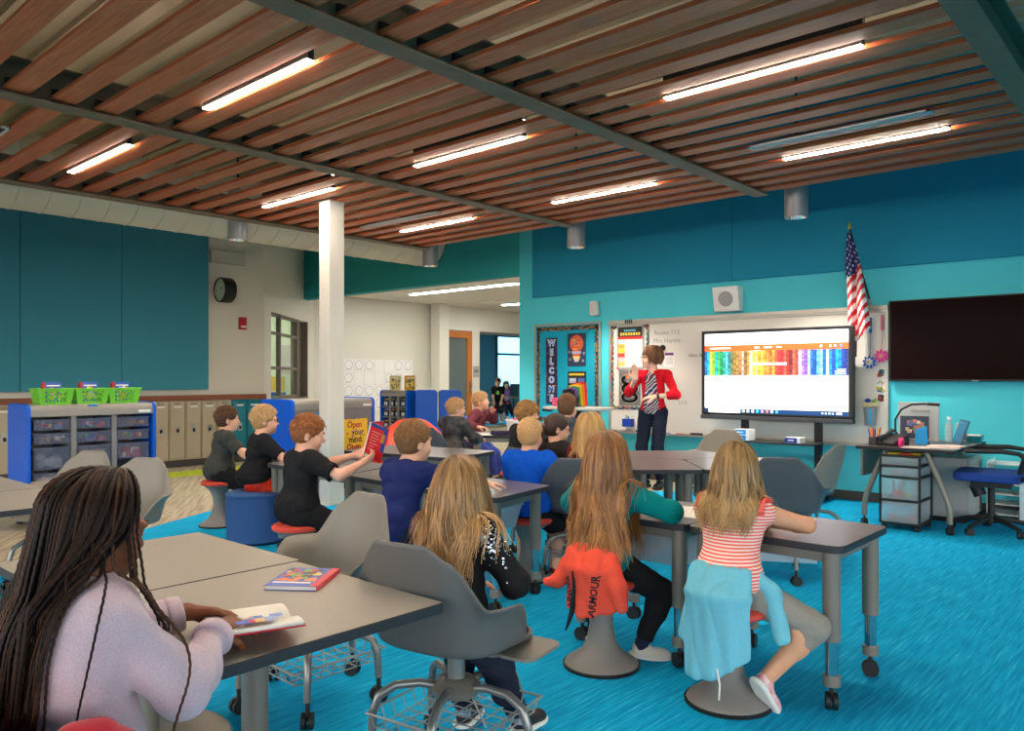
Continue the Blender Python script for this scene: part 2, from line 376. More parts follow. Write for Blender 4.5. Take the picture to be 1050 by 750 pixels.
# ------------------------------------------------------------------ board ceiling
def wood_mat(name, c1, c2, c3):
    m = bpy.data.materials.new(name); m.use_nodes = True; nt = m.node_tree; b = nt.nodes['Principled BSDF']
    tc = nt.nodes.new('ShaderNodeTexCoord'); oi = nt.nodes.new('ShaderNodeObjectInfo')
    ad = nt.nodes.new('ShaderNodeVectorMath'); ad.operation = 'ADD'
    sc = nt.nodes.new('ShaderNodeVectorMath'); sc.operation = 'SCALE'; sc.inputs['Scale'].default_value = 37.
    cb = nt.nodes.new('ShaderNodeCombineXYZ')
    nt.links.new(oi.outputs['Random'], cb.inputs['X']); nt.links.new(oi.outputs['Random'], cb.inputs['Y'])
    nt.links.new(cb.outputs[0], sc.inputs[0]); nt.links.new(tc.outputs['Object'], ad.inputs[0]); nt.links.new(sc.outputs[0], ad.inputs[1])
    mp = nt.nodes.new('ShaderNodeMapping'); mp.inputs['Scale'].default_value = (1.2, 18, 18)
    nt.links.new(ad.outputs[0], mp.inputs['Vector'])
    n = nt.nodes.new('ShaderNodeTexNoise'); n.inputs['Scale'].default_value = 2.5; n.inputs['Detail'].default_value = 5; n.inputs['Distortion'].default_value = .6
    nt.links.new(mp.outputs[0], n.inputs['Vector'])
    r = nt.nodes.new('ShaderNodeValToRGB'); r.color_ramp.elements.new(.5)
    for e, (p, c) in zip(r.color_ramp.elements, ((.25, c1), (.5, c2), (.78, c3))): e.position = p; e.color = (*lin(c), 1)
    nt.links.new(n.outputs['Fac'], r.inputs['Fac'])
    hs = nt.nodes.new('ShaderNodeHueSaturation'); mr = nt.nodes.new('ShaderNodeMapRange'); mr.inputs['To Min'].default_value = .82; mr.inputs['To Max'].default_value = 1.15
    nt.links.new(oi.outputs['Random'], mr.inputs['Value']); nt.links.new(mr.outputs[0], hs.inputs['Value']); nt.links.new(r.outputs['Color'], hs.inputs['Color'])
    nt.links.new(hs.outputs['Color'], b.inputs['Base Color']); b.inputs['Roughness'].default_value = .42; b.inputs['Specular IOR Level'].default_value = .35
    return m
m_wood = wood_mat('cherry wood board', (186, 88, 50), (206, 108, 66), (222, 132, 90))
BX = [-8.13, -5.63, -3.29, -.9]
PITCH, Y0, BW, ZB, BT = .267, 1.52, .142, 3.08, .028
for bay, wh in enumerate(('in the bay nearest the locker wall', 'in the middle bay over the tables', 'in the bay nearest the big dark television')):
    x0, x1 = BX[bay]+.02, BX[bay+1]-.02; L = x1-x0
    proto = None
    for k in range(-6, 22):
        loc = ((x0+x1)/2, Y0+k*PITCH+BW/2, ZB)
        if proto is None:
            proto = thing('ceiling_board', 'long cherry-brown wooden ceiling board hung flat between grey beams, '+wh, 'ceiling board', loc, 0, 'wooden ceiling boards '+wh)
            MB().box(-L/2, L/2, -BW/2, BW/2, 0, BT).build('plank', m_wood, proto, bevel=.003, seg=1)
            for s in (-1, 1): MB().box(s*(L/2-.012)-.012, s*(L/2-.012)+.012, -BW/2+.01, BW/2-.01, BT, BT+.05).build('bracket', mat('black bracket', (26, 25, 25), .5), proto)
        else: copy_tree(proto, loc=loc)
m_steel = mat('grey painted steel', (128, 110, 88), .6, 0., noise=.08, nscale=6)
for x, w in zip(BX, ('leftmost, in front of the cream duct', 'second from the left, over the white column', 'third from the left, ending by the flag', 'rightmost, at the top right corner')):
    mb = MB().box(x-.07, x+.07, -1.5, 7.3, 3.05, 3.065).box(x-.006, x+.006, -1.5, 7.3, 3.065, 3.28).box(x-.07, x+.07, -1.5, 7.3, 3.28, 3.295)
    o = mb.build('steel_beam', m_steel, bevel=.002, seg=1); tag(o, 'grey steel beam carrying the wooden boards, '+w, 'beam', 'grey ceiling beams')
m_led = mat('lit lamp lens', (255, 236, 214), .5, emit=55.)
m_house = mat('dark lamp housing', (40, 38, 37), .5)
def lamp(x0, y, label):
    t = thing('ceiling_light', label, 'ceiling lamp', (x0+.61, y, 3.0725), 0, 'linear lamps between the boards')
    MB().box(-.61, .61, -.02, .02, .0065, .13).build('housing', m_house, t, bevel=.003)
    MB().box(-.605, .605, -.026, .026, .0, .006).build('lens', m_led, t, bevel=.002)
    MB().box(-.61, .61, -.024, -.02, .10, .185).box(-.61, .61, .02, .024, .10, .185).build('uplight_shield', m_house, t)  # added plates hide the upward glow from below
    MB().box(-.6, .6, -.0195, .0195, .1305, .136).build('added_uplight', mat('added uplight glow', (255, 232, 205), .5, emit=9.), t)  # added upward glow that brightens the deck above the boards
    return t
G = [2.53, 4.40, 6.27]
lamp(-5.0, G[0], 'lit linear lamp at the upper left, between the second and third beams')
lamp(-7.42, G[0], 'lit linear lamp farthest left, near the cream duct')
lamp(-7.43, G[1], 'lit linear lamp directly above the white column')
lamp(-5.04, G[1], 'lit linear lamp in the middle bay right of the white column')
lamp(-5.06, G[2], 'lit linear lamp over the teacher, near the front wall')
lamp(-7.44, G[2], 'lit linear lamp farthest back, above the alcove opening')
lamp(-2.63, G[1], 'longest lit linear lamp at the upper right of the photo')
lamp(-2.64, G[2], 'lit linear lamp over the presentation screen, below the slotted vent')
for x, y, w in ((-2.6, G[0], 'above the camera, right bay'), (-5.0, .66, 'above the braided girl, out of frame'), (-2.6, .66, 'straight above the camera, out of frame')):
    lamp(x, y, 'lit linear lamp '+w)
def vent(x0, y, L, label, w=.10):
    t = thing('linear_vent', label, 'air vent', (x0+L/2, y, 3.05), 0, 'slotted vents between the boards')
    mb = MB().box(-L/2, L/2, -w/2, -w/2+.014, 0, .012).box(-L/2, L/2, w/2-.014, w/2, 0, .012).box(-L/2, -L/2+.03, -w/2, w/2, 0, .012).box(L/2-.03, L/2, -w/2, w/2, 0, .012).box(-L/2, L/2, -.007, .007, 0, .012)
    mb.build('frame', mat('white vent metal', (238, 234, 226), .5), t)
    MB().box(-L/2+.03, L/2-.03, -w/2+.014, w/2-.014, .0125, .02).build('slot', mat('dark slot', (38, 36, 34), .7), t)
vent(-2.68, 5.73, 1.28, 'white slotted vent among the boards above the presentation screen')
vent(-7.5, 5.73, 1.30, 'white slotted vent among the boards right of the white column')
vent(-7.7, 1.71, 1.36, 'white slotted vent at the left edge near the cream duct', .13)
def downlight(x, y, label, on=True):
    t = thing('downlight', label, 'ceiling lamp', (x, y, 2.86), 0, 'grey cylinder downlights')
    MB().lathe([(.098, .0), (.108, 0), (.11, .006), (.11, .56), (.10, .57)], 32, capb=False).build('shade', mat('silver grey paint', (158, 158, 160), .4, .3), t)
    MB().lathe([(.098, .0), (.06, .05), (.058, .052)], 24, capb=False, capt=True).build('reflector', mat('bright reflector', (235, 235, 230), .15, .9), t)
    MB().lathe([(.012, .57), (.012, 1.48)], 10).build('stem', m_house, t)
    MB().lathe([(.045, .046), (.045, .049)], 20).build('bulb', mat('downlight bulb', (255, 235, 205), .5, emit=12.), t)
    if on:
        l = bpy.data.lights.new('downlight_lamp', 'SPOT'); l.energy = 90; l.color = (1, .9, .78); l.spot_size = math.radians(100); l.spot_blend = .5; l.shadow_soft_size = .05
        lo = bpy.data.objects.new('downlight_lamp', l); COL.objects.link(lo); lo.location = (x, y, 2.85)
downlight(-3.07, 7.6, 'grey cylinder downlight hanging left of the flag')
downlight(-5.77, 7.6, 'grey cylinder downlight hanging above the welcome board')
downlight(-8.27, 7.5, 'grey cylinder downlight at the end of the cream duct')
downlight(-8.33, 4.6, 'grey cylinder downlight above the wall clock')
t = None
for x, y, L, w in ((-10.8, 10.6, 2.9, 'nearer, long'), (-11.5, 13.6, 1.9, 'farther, half hidden by the teal wall')):
    t = thing('recessed_light', 'lit strip lamp in the white alcove ceiling, '+w, 'ceiling lamp', (x, y, 2.97), 0, 'strip lamps in the alcove ceiling')
    MB().box(-L/2, L/2, -.07, .07, 0, .02).build('lens', mat('alcove lamp lens', (255, 250, 240), .5, emit=34.), t)
    MB().box(-L/2-.02, L/2+.02, -.085, .085, .005, .03).build('frame', mat('white vent metal', (238, 234, 226), .5), t)
t = thing('recessed_light', 'added strip lamp brightening the far room behind the glass', 'ceiling lamp', (-16.2, 17.5, 2.97)); MB().box(-.08, .08, -2, 2, 0, .02).build('lens', mat('alcove lamp lens', (255, 250, 240), .5, emit=34.), t); MB().box(-.1, .1, -2.02, 2.02, .005, .028).build('frame', mat('white vent metal', (238, 234, 226), .5), t)  # lamp added to brighten the far room
t = thing('recessed_light', 'added strip lamp brightening the room behind the window beside the clock', 'ceiling lamp', tuple(AW+AD*2.6+AN*(-1.4)+Vector((0, 0, 2.9)))); MB().box(-.6, .6, -.07, .07, 0, .02).build('lens', mat('alcove lamp lens', (255, 250, 240), .5, emit=34.), t); MB().box(-.62, .62, -.08, .08, .02, .05).build('housing', mat('white vent metal', (238, 234, 226), .5), t)  # lamp put in to light the room beyond the angled wall
o = MB().box(-12.4, -11.8, 12.6, 13.2, 2.955, 2.985).build('ceiling_diffuser', mat('white vent metal', (238, 234, 226), .5), bevel=.01); tag(o, 'flat square air diffuser in the white alcove ceiling', 'air vent')

# ------------------------------------------------------------------ light
w = bpy.data.worlds.new('daylight'); scene.world = w; w.use_nodes = True; nt = w.node_tree
bg = nt.nodes['Background']; tc = nt.nodes.new('ShaderNodeTexCoord'); sp = nt.nodes.new('ShaderNodeSeparateXYZ'); r = nt.nodes.new('ShaderNodeValToRGB')
nt.links.new(tc.outputs['Generated'], sp.inputs[0]); 
mr = nt.nodes.new('ShaderNodeMapRange'); mr.inputs['From Min'].default_value = -1; mr.inputs['From Max'].default_value = 1
nt.links.new(sp.outputs['Z'], mr.inputs['Value']); nt.links.new(mr.outputs[0], r.inputs['Fac'])
r.color_ramp.elements[0].position = .49; r.color_ramp.elements[0].color = (.02, .02, .02, 1)
r.color_ramp.elements[1].position = .52; r.color_ramp.elements[1].color = (1, .97, .93, 1)
nt.links.new(r.outputs['Color'], bg.inputs['Color']); bg.inputs['Strength'].default_value = 2.3
scene.cycles.use_denoising = True
scene.cycles.max_bounces = 6; scene.cycles.diffuse_bounces = 4; scene.cycles.transparent_max_bounces = 8
scene.cycles.sample_clamp_indirect = 6
scene.view_settings.exposure = 1.15
# added soffit behind the camera keeps open-side sky light off the board edges
struct(MB().box(-11.15, 8, -5, -1.6, 2.9, 3.0).build('ceiling_light_baffle', m_grayw))
struct(MB().box(7.9, 8, -5, WY, 3.0, 4.4).build('wall_right', m_grayw))
struct(MB().box(-11.4, 8, -5.1, -5, 3.0, 4.4).build('wall_back', m_grayw))
# ------------------------------------------------------------------ furniture
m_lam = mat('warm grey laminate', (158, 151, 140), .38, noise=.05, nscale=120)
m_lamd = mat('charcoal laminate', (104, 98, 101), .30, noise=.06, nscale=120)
m_edge = mat('dark grey table edge', (44, 47, 52), .5)
m_leg = mat('warm grey leg paint', (128, 124, 116), .4, .25)
m_chrome = mat('chrome tube', (200, 204, 206), .12, 1.)
m_black = mat('black rubber', (24, 24, 26), .5)
m_clear = mat('clear plastic', (205, 222, 234), .15, alpha=.38, spec=.6)
m_chair = mat('grey chair plastic', (100, 99, 97), .45, bump=.05, bscale=700)
m_chairl = mat('warm grey chair plastic', (132, 126, 116), .45, bump=.05, bscale=700)
m_chaird = mat('dark grey chair plastic', (78, 84, 90), .45, bump=.05, bscale=700)
m_tube = mat('satin grey tube', (142, 142, 140), .3, .6)
m_print = attr_mat('printed paper', rough=.6)
m_gloss = attr_mat('glossy print', rough=.3)
m_page = mat('white pages', (232, 228, 218), .8)

m_wire = mat('satin wire', (150, 152, 152), .45, .3)
def caster_mb(c, r=.034, a=0.):
    mb = MB(); x, y, z = c; d = Vector((math.cos(a), math.sin(a), 0)); cc = Vector((x, y, r))
    for s in (-1, 1): mb.cyl(cc+d*(s*.006), cc+d*(s*.022), r, n=18)
    mb.cyl((x, y, r), (x, y, z+.0), .009, n=8)
    mb.bx((x, y, r*1.55), (.03, .03, .02))
    return mb
def table_leg(x, y, ztop, parent, r=.034, cast=True):
    mb = MB().mat(0).cyl((x, y, .27), (x, y, ztop), r, n=20)
    mb.mat(1).cyl((x, y, .11), (x, y, .28), r*.72, n=16)
    mb.mat(0).cyl((x, y, .095), (x, y, .135), r*.98, n=18)
    o = mb.build('leg', [m_leg, m_chrome], parent)
    caster_mb((x, y, .1), a=random.uniform(0, 3)).build('caster', m_black, o)
    return o
def table(label, poly, z=.65, top=None, legs=True, r=.03, inset=.085, group='classroom tables', apron=True, legxy=None, pedestal=False):
    cx = sum(p[0] for p in poly)/len(poly); cy = sum(p[1] for p in poly)/len(poly)
    t = thing('student_table', label, 'table', (cx, cy, 0), 0, group)
    P = rpoly([(p[0]-cx, p[1]-cy) for p in poly], r)
    n = len(P)
    mb = MB(); mb.mat(1).prism(P, z-.030, z-.0004)
    mb.mat(0).add([(p[0]*.994, p[1]*.994, z) for p in P], [tuple(range(n))])
    mb.mat(1); 
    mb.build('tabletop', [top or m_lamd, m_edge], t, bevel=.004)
    pts = legxy and [(a-cx, b-cy) for a, b in legxy] or [((p[0]-cx)*(1-inset/abs(p[0]-cx) if abs(p[0]-cx) > .1 else 1), (p[1]-cy)*(1-inset/abs(p[1]-cy) if abs(p[1]-cy) > .1 else 1)) for p in poly]
    if pedestal:
        MB().cyl((0, 0, .03), (0, 0, z-.05), .037, n=24).lathe([(.10, z-.055), (.10, z-.031)], 24).build('pedestal', m_leg, t)
        o = MB().lathe([(.05, .06), (.07, .045), (.27, .025), (.28, .012), (.27, .004)], 36).build('base', m_leg, t); return t
    for (x, y) in pts: table_leg(x, y, z-.03, t)
    if apron:
        mb = MB(); m = len(pts)
        for i in range(m):
            a = Vector((*pts[i], z-.055)); b = Vector((*pts[(i+1) % m], z-.055)); d = (b-a).normalized(); nn = Vector((-d.y, d.x, 0))*.008; u = Vector((0, 0, .022))
            mb.add([a-nn-u, b-nn-u, b+nn-u, a+nn-u, a-nn+u, b-nn+u, b+nn+u, a+nn+u], [(0, 3, 2, 1), (4, 5, 6, 7), (0, 1, 5, 4), (1, 2, 6, 5), (2, 3, 7, 6), (3, 0, 4, 7)])
        mb.build('apron', m_leg, t)
    return t
def rect(x0, x1, y0, y1): return [(x0, y0), (x1, y0), (x1, y1), (x0, y1)]
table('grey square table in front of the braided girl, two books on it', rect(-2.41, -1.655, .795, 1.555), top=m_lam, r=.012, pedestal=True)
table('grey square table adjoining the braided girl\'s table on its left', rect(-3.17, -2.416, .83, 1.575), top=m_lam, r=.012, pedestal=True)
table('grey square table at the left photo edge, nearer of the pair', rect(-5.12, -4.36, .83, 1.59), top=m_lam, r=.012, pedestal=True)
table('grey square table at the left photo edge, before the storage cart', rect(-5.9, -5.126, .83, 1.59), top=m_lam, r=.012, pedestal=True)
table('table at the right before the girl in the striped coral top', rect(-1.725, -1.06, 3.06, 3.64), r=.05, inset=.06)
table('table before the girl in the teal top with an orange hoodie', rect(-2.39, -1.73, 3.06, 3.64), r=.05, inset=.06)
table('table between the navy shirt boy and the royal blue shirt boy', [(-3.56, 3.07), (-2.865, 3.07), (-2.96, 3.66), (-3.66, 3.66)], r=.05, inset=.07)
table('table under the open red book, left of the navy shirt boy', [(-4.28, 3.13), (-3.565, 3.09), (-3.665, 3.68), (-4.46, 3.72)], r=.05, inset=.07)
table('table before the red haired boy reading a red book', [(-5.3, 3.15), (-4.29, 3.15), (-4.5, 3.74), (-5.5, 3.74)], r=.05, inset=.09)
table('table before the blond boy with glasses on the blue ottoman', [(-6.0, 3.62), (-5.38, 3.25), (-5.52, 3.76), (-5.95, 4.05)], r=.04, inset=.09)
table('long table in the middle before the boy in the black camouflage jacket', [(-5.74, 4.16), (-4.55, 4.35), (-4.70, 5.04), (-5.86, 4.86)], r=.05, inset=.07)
table('far table with a white bucket, before the boy in the maroon shirt', [(-6.16, 6.16), (-5.52, 6.73), (-5.92, 7.18), (-6.56, 6.61)], r=.04, inset=.07)
# three wedge tables that meet in the middle
ctr = Vector((-3.10, 5.47)); S = .66
angs = [math.radians(a) for a in (-48, 72, 192)]
for i, lab in enumerate(('wedge table on the right of the round table cluster', 'wedge table at the back of the round table cluster, nearest the teacher', 'wedge table nearest the camera in the round table cluster')):
    a, b = angs[i], angs[(i+1) % 3]
    d1 = Vector((math.cos(a), math.sin(a))); d2 = Vector((math.cos(b), math.sin(b)))
    n1 = Vector((-d1.y, d1.x)); n2 = Vector((d2.y, -d2.x)); bis = (d1+d2).normalized()
    g = bis*.004
    poly = [ctr+g, ctr+g+d1*S, ctr+g+d1*S+n1*.50, ctr+g+d2*S+n2*.50, ctr+g+d2*S]
    table(lab, [(p.x, p.y) for p in poly], r=.045, inset=.09, group='wedge tables of the round cluster', legxy=[tuple(ctr+bis*.16), tuple(ctr+bis*.05+d1*(S-.1)+n1*.06), tuple(ctr+d1*(S-.12)+n1*.42), tuple(ctr+d2*(S-.12)+n2*.42), tuple(ctr+bis*.05+d2*(S-.1)+n2*.06)], apron=False)

# ---- swivel chairs with a one-piece shell
def chair_shell():
    NT = 120; rows = []
    def sm(x): x = max(0, min(1, x)); return x*x*(3-2*x)
    hw, hd = .225, .215
    G = []
    fr = [0., .35, .65, .88, 1.0]
    wl = [.12, .3, .55, .8, .93, 1.0]
    for k in range(len(fr)+len(wl)):
        row = []
        for i in range(NT):
            th = 2*PI*i/NT; dx = math.sin(th); dy = -math.cos(th)       # th=0 : back
            e = 3.2; q = (abs(dx/hw)**e+abs(dy/hd)**e)**(-1/e)
            ex, ey = dx*q, dy*q
            a = abs(math.degrees(th if th < PI else th-2*PI))
            back = 1-sm((a-42)/10)
            arm = (1-sm((a-74)/40))
            rim = .445+(.605-.445)*arm+(.80-.605-.05*sm((a-24)/18))*back
            if k < len(fr):
                f = fr[k]; x, y = ex*f, ey*f
                z = .428+.016*f**2*(1 if a < 120 else -.6)-.012*math.cos(dx*3)*0
            else:
                t = wl[k-len(fr)]
                z = .444+(rim-.444)*t if a < 150 else .418+(.414-.418)*t
                hgt = max(z-.444, 0)
                out = 1+.16*min(hgt/.16, 1)*(1-back)+.05*back*min(hgt/.2, 1)
                lip = .035*sm((t-.75)/.25)*arm*(1-back)
                x, y = ex*out, ey*out
                x *= 1-back*.10*sm((hgt-.16)/.2)
                nn = Vector((ex, ey)).normalized(); x += nn.x*lip; y += nn.y*lip
                y -= back*(.02*min(hgt/.2, 1)+.20*max(0, hgt-.1))
                if a >= 150: y += .012*t; 
            row.append((x, y, z))
        G.append(row)
    mb = MB().grid(G[1:], True, True)
    # close the seat centre
    o = len(mb.v); mb.v.append((0, 0, .426))
    for i in range(NT): mb.f.append((o, i, (i+1) % NT)); mb.c.append(mb.cc); mb.mi.append(0); mb.sm.append(True)
    # flip so normals point up / in
    mb.f = [tuple(reversed(f)) for f in mb.f]
    return mb
SH = chair_shell()
def node_chair(label, loc, rz, m=None, store=None, tablet=False, group='swivel chairs with grey shells', pad=None):
    t = thing('swivel_chair', label, 'chair', loc, rz, group)
    SH.build('shell', m or m_chair, t, solid=.012, sub=1, autos=180)
    if pad: MB().lathe([(.02, .446), (.18, .448), (.19, .46), (.175, .474), (.02, .478)], 24).build('seat_pad', pad, t)
    MB().lathe([(.10, .395), (.11, .41), (.09, .425)], 20).cyl((0, 0, .26), (0, 0, .40), .03, n=14).build('column', m_tube, t)
    MB().lathe([(.03, .235), (.075, .245), (.085, .268), (.06, .295), (.03, .30)], 20).build('hub', m_leg, t)
    for i in range(5):
        a = 2*PI*i/5+.3; d = (math.sin(a), math.cos(a))
        prof = [(.05, .268), (.12, .283), (.20, .278), (.255, .245), (.275, .19), (.28, .10)]
        pts = []
        for j in range(len(prof)-1):
            for s in range(3):
                u = s/3; pts.append((prof[j][0]*(1-u)+prof[j+1][0]*u, prof[j][1]*(1-u)+prof[j+1][1]*u))
        pts.append(prof[-1])
        o = MB().tube([(d[0]*p[0], d[1]*p[0], p[1]) for p in pts], .0145, 10).build('leg', m_tube, t)
        caster_mb((d[0]*.28, d[1]*.28, .11), .031, a=i).build('caster', m_black, o)
    if store == 'wire':
        mb = MB(); w = .19; z = .155
        for k in range(8):
            u = -w+2*w*k/7
            mb.tube([(u, -w-.02, z+.05), (u, -w, z), (u, w, z), (u, w+.02, z+.05)], .0028, 5)
            mb.tube([(-w-.02, u, z+.05), (-w, u, z+.003), (w, u, z+.003), (w+.02, u, z+.05)], .0028, 5)
        mb.tube([(-w-.02, -w-.02, z+.05), (w+.02, -w-.02, z+.05), (w+.02, w+.02, z+.05), (-w-.02, w+.02, z+.05)], .004, 6, closed=True)
        for a in range(4): mb.cyl((.12*math.cos(a*PI/2), .12*math.sin(a*PI/2), z), (.06*math.cos(a*PI/2), .06*math.sin(a*PI/2), .25), .003, n=6)
        mb.build('wire_basket', m_wire, t)
    if tablet:
        mb = MB().prism(rrect(.17, .31, -.04, .18, .04), .408, .420)
        mb.cyl((.12, .02, .39), (.20, .02, .41), .012, n=10)
        mb.build('side_tablet', m_chairl, t, bevel=.004)
    return t
RX = math.radians
node_chair('grey swivel chair the long-haired girl in the black sequin jacket sits on', (-1.89, 1.83, 0), face_rz(-.18, 1), m_chair, 'wire', True)
node_chair('empty warm grey chair behind the two front tables, near the blue ottoman', (-2.72, 1.82, 0), face_rz(-.02, -1), m_chairl, 'wire')
node_chair('empty warm grey chair at left, left one before the storage cart', (-5.52, 1.80, 0), face_rz(.45, -1), m_chairl)
node_chair('empty warm grey chair at left, right one before the storage cart', (-4.80, 1.86, 0), face_rz(.5, -1), m_chairl)
node_chair('dark grey swivel chair of the small blond girl in the maroon top', (-3.05, 4.12, 0), face_rz(-.38, .92), m_chaird, 'wire')
node_chair('empty dark blue-grey chair right of the girl in the coral top', (-2.12, 5.02, 0), face_rz(-.36, .93), m_chaird, None)
node_chair('empty warm grey chair beside the presentation screen stand', (-2.36, 5.95, 0), face_rz(-.95, .05), m_chairl)
node_chair('empty warm grey chair at the back of the round table cluster, below the screen', (-3.42, 6.62, 0), face_rz(.2, -1), m_chairl)
node_chair('dark grey chair under the braided girl, red jacket over its back', (-1.75, .52, 0), face_rz(.02, 1), m_chair, 'wire')
node_chair('dark chair with red seat under the boy in the camouflage jacket', (-5.79, 5.56, 0), face_rz(.2, 1), m_chaird, pad=mat('red seat cushion', (214, 66, 52), .7))
node_chair('dark chair under the ponytail girl with glasses', (-3.60, 4.42, 0), face_rz(.25, 1), m_chaird)
node_chair('blue chair under the boy in the maroon shirt', (-6.92, 7.03, 0), face_rz(.45, .35), mat('dark blue chair plastic', (52, 62, 130), .5))
# ---- wobble stools
m_stool = mat('warm grey stool plastic', (128, 124, 120), .5)
m_red = mat('coral red seat cushion', (214, 74, 60), .7, bump=.15, bscale=400)
def stool(label, loc, h=.40):
    t = thing('wobble_stool', label, 'stool', loc, 0, 'wobble stools')
    k = h/.40
    MB().lathe([(.165, .018), (.160, .026), (.13, .045), (.09, .075), (.065, .12), (.052, .19), (.055, .25*k), (.085, .32*k), (.128, .352*k), (.146, .362*k)], 32).build('pedestal', m_stool, t)
    MB().lathe([(.150, 0), (.172, .004), (.174, .016), (.165, .0178)], 32).build('base_ring', m_black, t)
    MB().lathe([(.146, .3625*k), (.152, .368*k), (.153, .385*k), (.140, .397*k), (.08, .402*k)], 32).build('seat', m_red, t)
stool('wobble stool under the girl in the coral striped top', (-1.45, 2.91, 0), .40)
stool('wobble stool under the girl in the teal top', (-2.06, 2.90, 0), .40)
stool('wobble stool with a red seat under the boy in the royal blue shirt', (-3.30, 3.84, 0), .40)
stool('wobble stool with a red seat under the boy in the dark grey shirt', (-6.47, 3.40, 0), .40)
stool('wobble stool under the red haired boy', (-4.21, 2.72, 0), .40)
stool('wobble stool under the boy in the navy shirt', (-3.31, 2.74, 0), .40)
stool('wobble stool with a red seat under the boy in the black jacket', (-4.80, 5.42, 0), .43)
stool('tall wobble stool under the boy in the grey hoodie', (-4.07, 5.22, 0), .48)
stool('empty wobble stool under the long middle table, beside the white column', (-5.62, 4.42, 0), .40)
# ---- ottoman and beanbag
t = thing('ottoman', 'round blue fabric ottoman under the blond boy with glasses', 'ottoman', (-5.63, 3.28, 0), 0)
m_den = mat('blue ottoman fabric', (52, 92, 150), .9, noise=.12, nscale=300, bump=.2, bscale=500)
MB().lathe([(.20, .012), (.232, .03), (.238, .20), (.242, .34), (.236, .385), (.21, .40)], 40, capt=False).build('side', m_den, t)
MB().lathe([(.238, .372), (.244, .378), (.238, .392), (.20, .404), (.1, .406)], 40).build('seat', m_den, t)
MB().lathe([(.19, 0), (.20, .012)], 30).build('base', m_black, t)
def blob(name, label, cat, loc, r, h, m, seed):
    rs = np.random.RandomState(seed); G = []
    for j in range(19):
        v = j/18; row = []
        for i in range(44):
            a = 2*PI*i/44
            rad = math.sin(PI*min(max(v, .02), .985)**.8)**.55
            zz = h*v
            w = 1+.05*math.sin(3*a+seed)+.04*math.sin(5*a+7*v)+.03*math.sin(9*a+12*v+seed)
            row.append((r*rad*w*math.cos(a), r*rad*w*math.sin(a), zz*(1+.05*math.sin(2*a+1)) if v < .98 else h))
        G.append(row)
    o = MB().grid(G, True, True).build(name, m, None, sub=1, loc=loc)
    return tag(o, label, cat)
blob('beanbag', 'orange-red shiny beanbag in the middle behind the long table', 'beanbag', (-6.86, 5.95, 0), .46, .82, mat('orange beanbag nylon', (232, 66, 34), .38, bump=.6, bscale=9), 2)
blob('beanbag', 'small blue-violet beanbag behind the boy in the camouflage jacket', 'beanbag', (-7.6, 7.35, 0), .36, .80, mat('blue violet nylon', (70, 84, 170), .6, bump=.5, bscale=9), 5)

# ---- storage bins under the tables / chairs
def bin_(label, loc, rz, d=(.42, .30, .13), cols=((60, 120, 200), (230, 230, 230), (180, 60, 60))):
    t = thing('storage_bin', label, 'bin', loc, rz, 'clear plastic storage bins')
    w, l, h = d; mb = MB()
    q = .03
    o = [(-w/2+q, -l/2+q, 0), (w/2-q, -l/2+q, 0), (w/2-q, l/2-q, 0), (-w/2+q, l/2-q, 0)]; u = [(-w/2, -l/2, h), (w/2, -l/2, h), (w/2, l/2, h), (-w/2, l/2, h)]
    mb.add(o+u, [(0, 1, 5, 4), (1, 2, 6, 5), (2, 3, 7, 6), (3, 0, 4, 7), (3, 2, 1, 0)])
    mb.build('tub', m_clear, t, solid=.004)
    MB().tube(u, .006, 6, closed=True).build('rim', m_clear, t)
    mb = MB()
    for k in range(7):
        mb.col(random.choice(cols)); x = random.uniform(-w/2+.1, w/2-.1); y = random.uniform(-l/2+.09, l/2-.09)
        mb.bx((x, y, .02+.012*k), (random.uniform(.05, .12), random.uniform(.04, .1), .02))
    mb.build('contents', m_print, t)
    return t
bin_('clear bin with papers held under the dark chair beyond the coral top girl', (-2.09, 5.0, .125), .5, (.40, .34, .13), ((235, 235, 230), (120, 170, 220), (210, 170, 200)))
def under_shelf(label, loc, rz, d):
    o = MB().prism(rrect(-d[0]/2, d[0]/2, -d[1]/2, d[1]/2, .03), 0, .008).build('under_shelf', m_clear, None, loc=loc); o.rotation_euler = (0, 0, rz); return tag(o, label, 'tray')
for lab, x, y in (('clear bin hanging under the table of the teal top girl', -2.06, 3.42), ('clear bin with blue things under the table before the blond boy', -5.66, 3.62), ('clear blue bin under the table beneath the open red book', -4.0, 3.46), ('clear bin under the table of the navy shirt boy', -3.3, 3.40)):
    z = .40
    t = bin_(lab, (x, y, z), 0, (.40, .30, .14))
    mb = MB()
    for s in (-1, 1): mb.box(s*.205-.008, s*.205+.008, -.15, .15, .132, .222)
    mb.build('runners', m_clear, t)

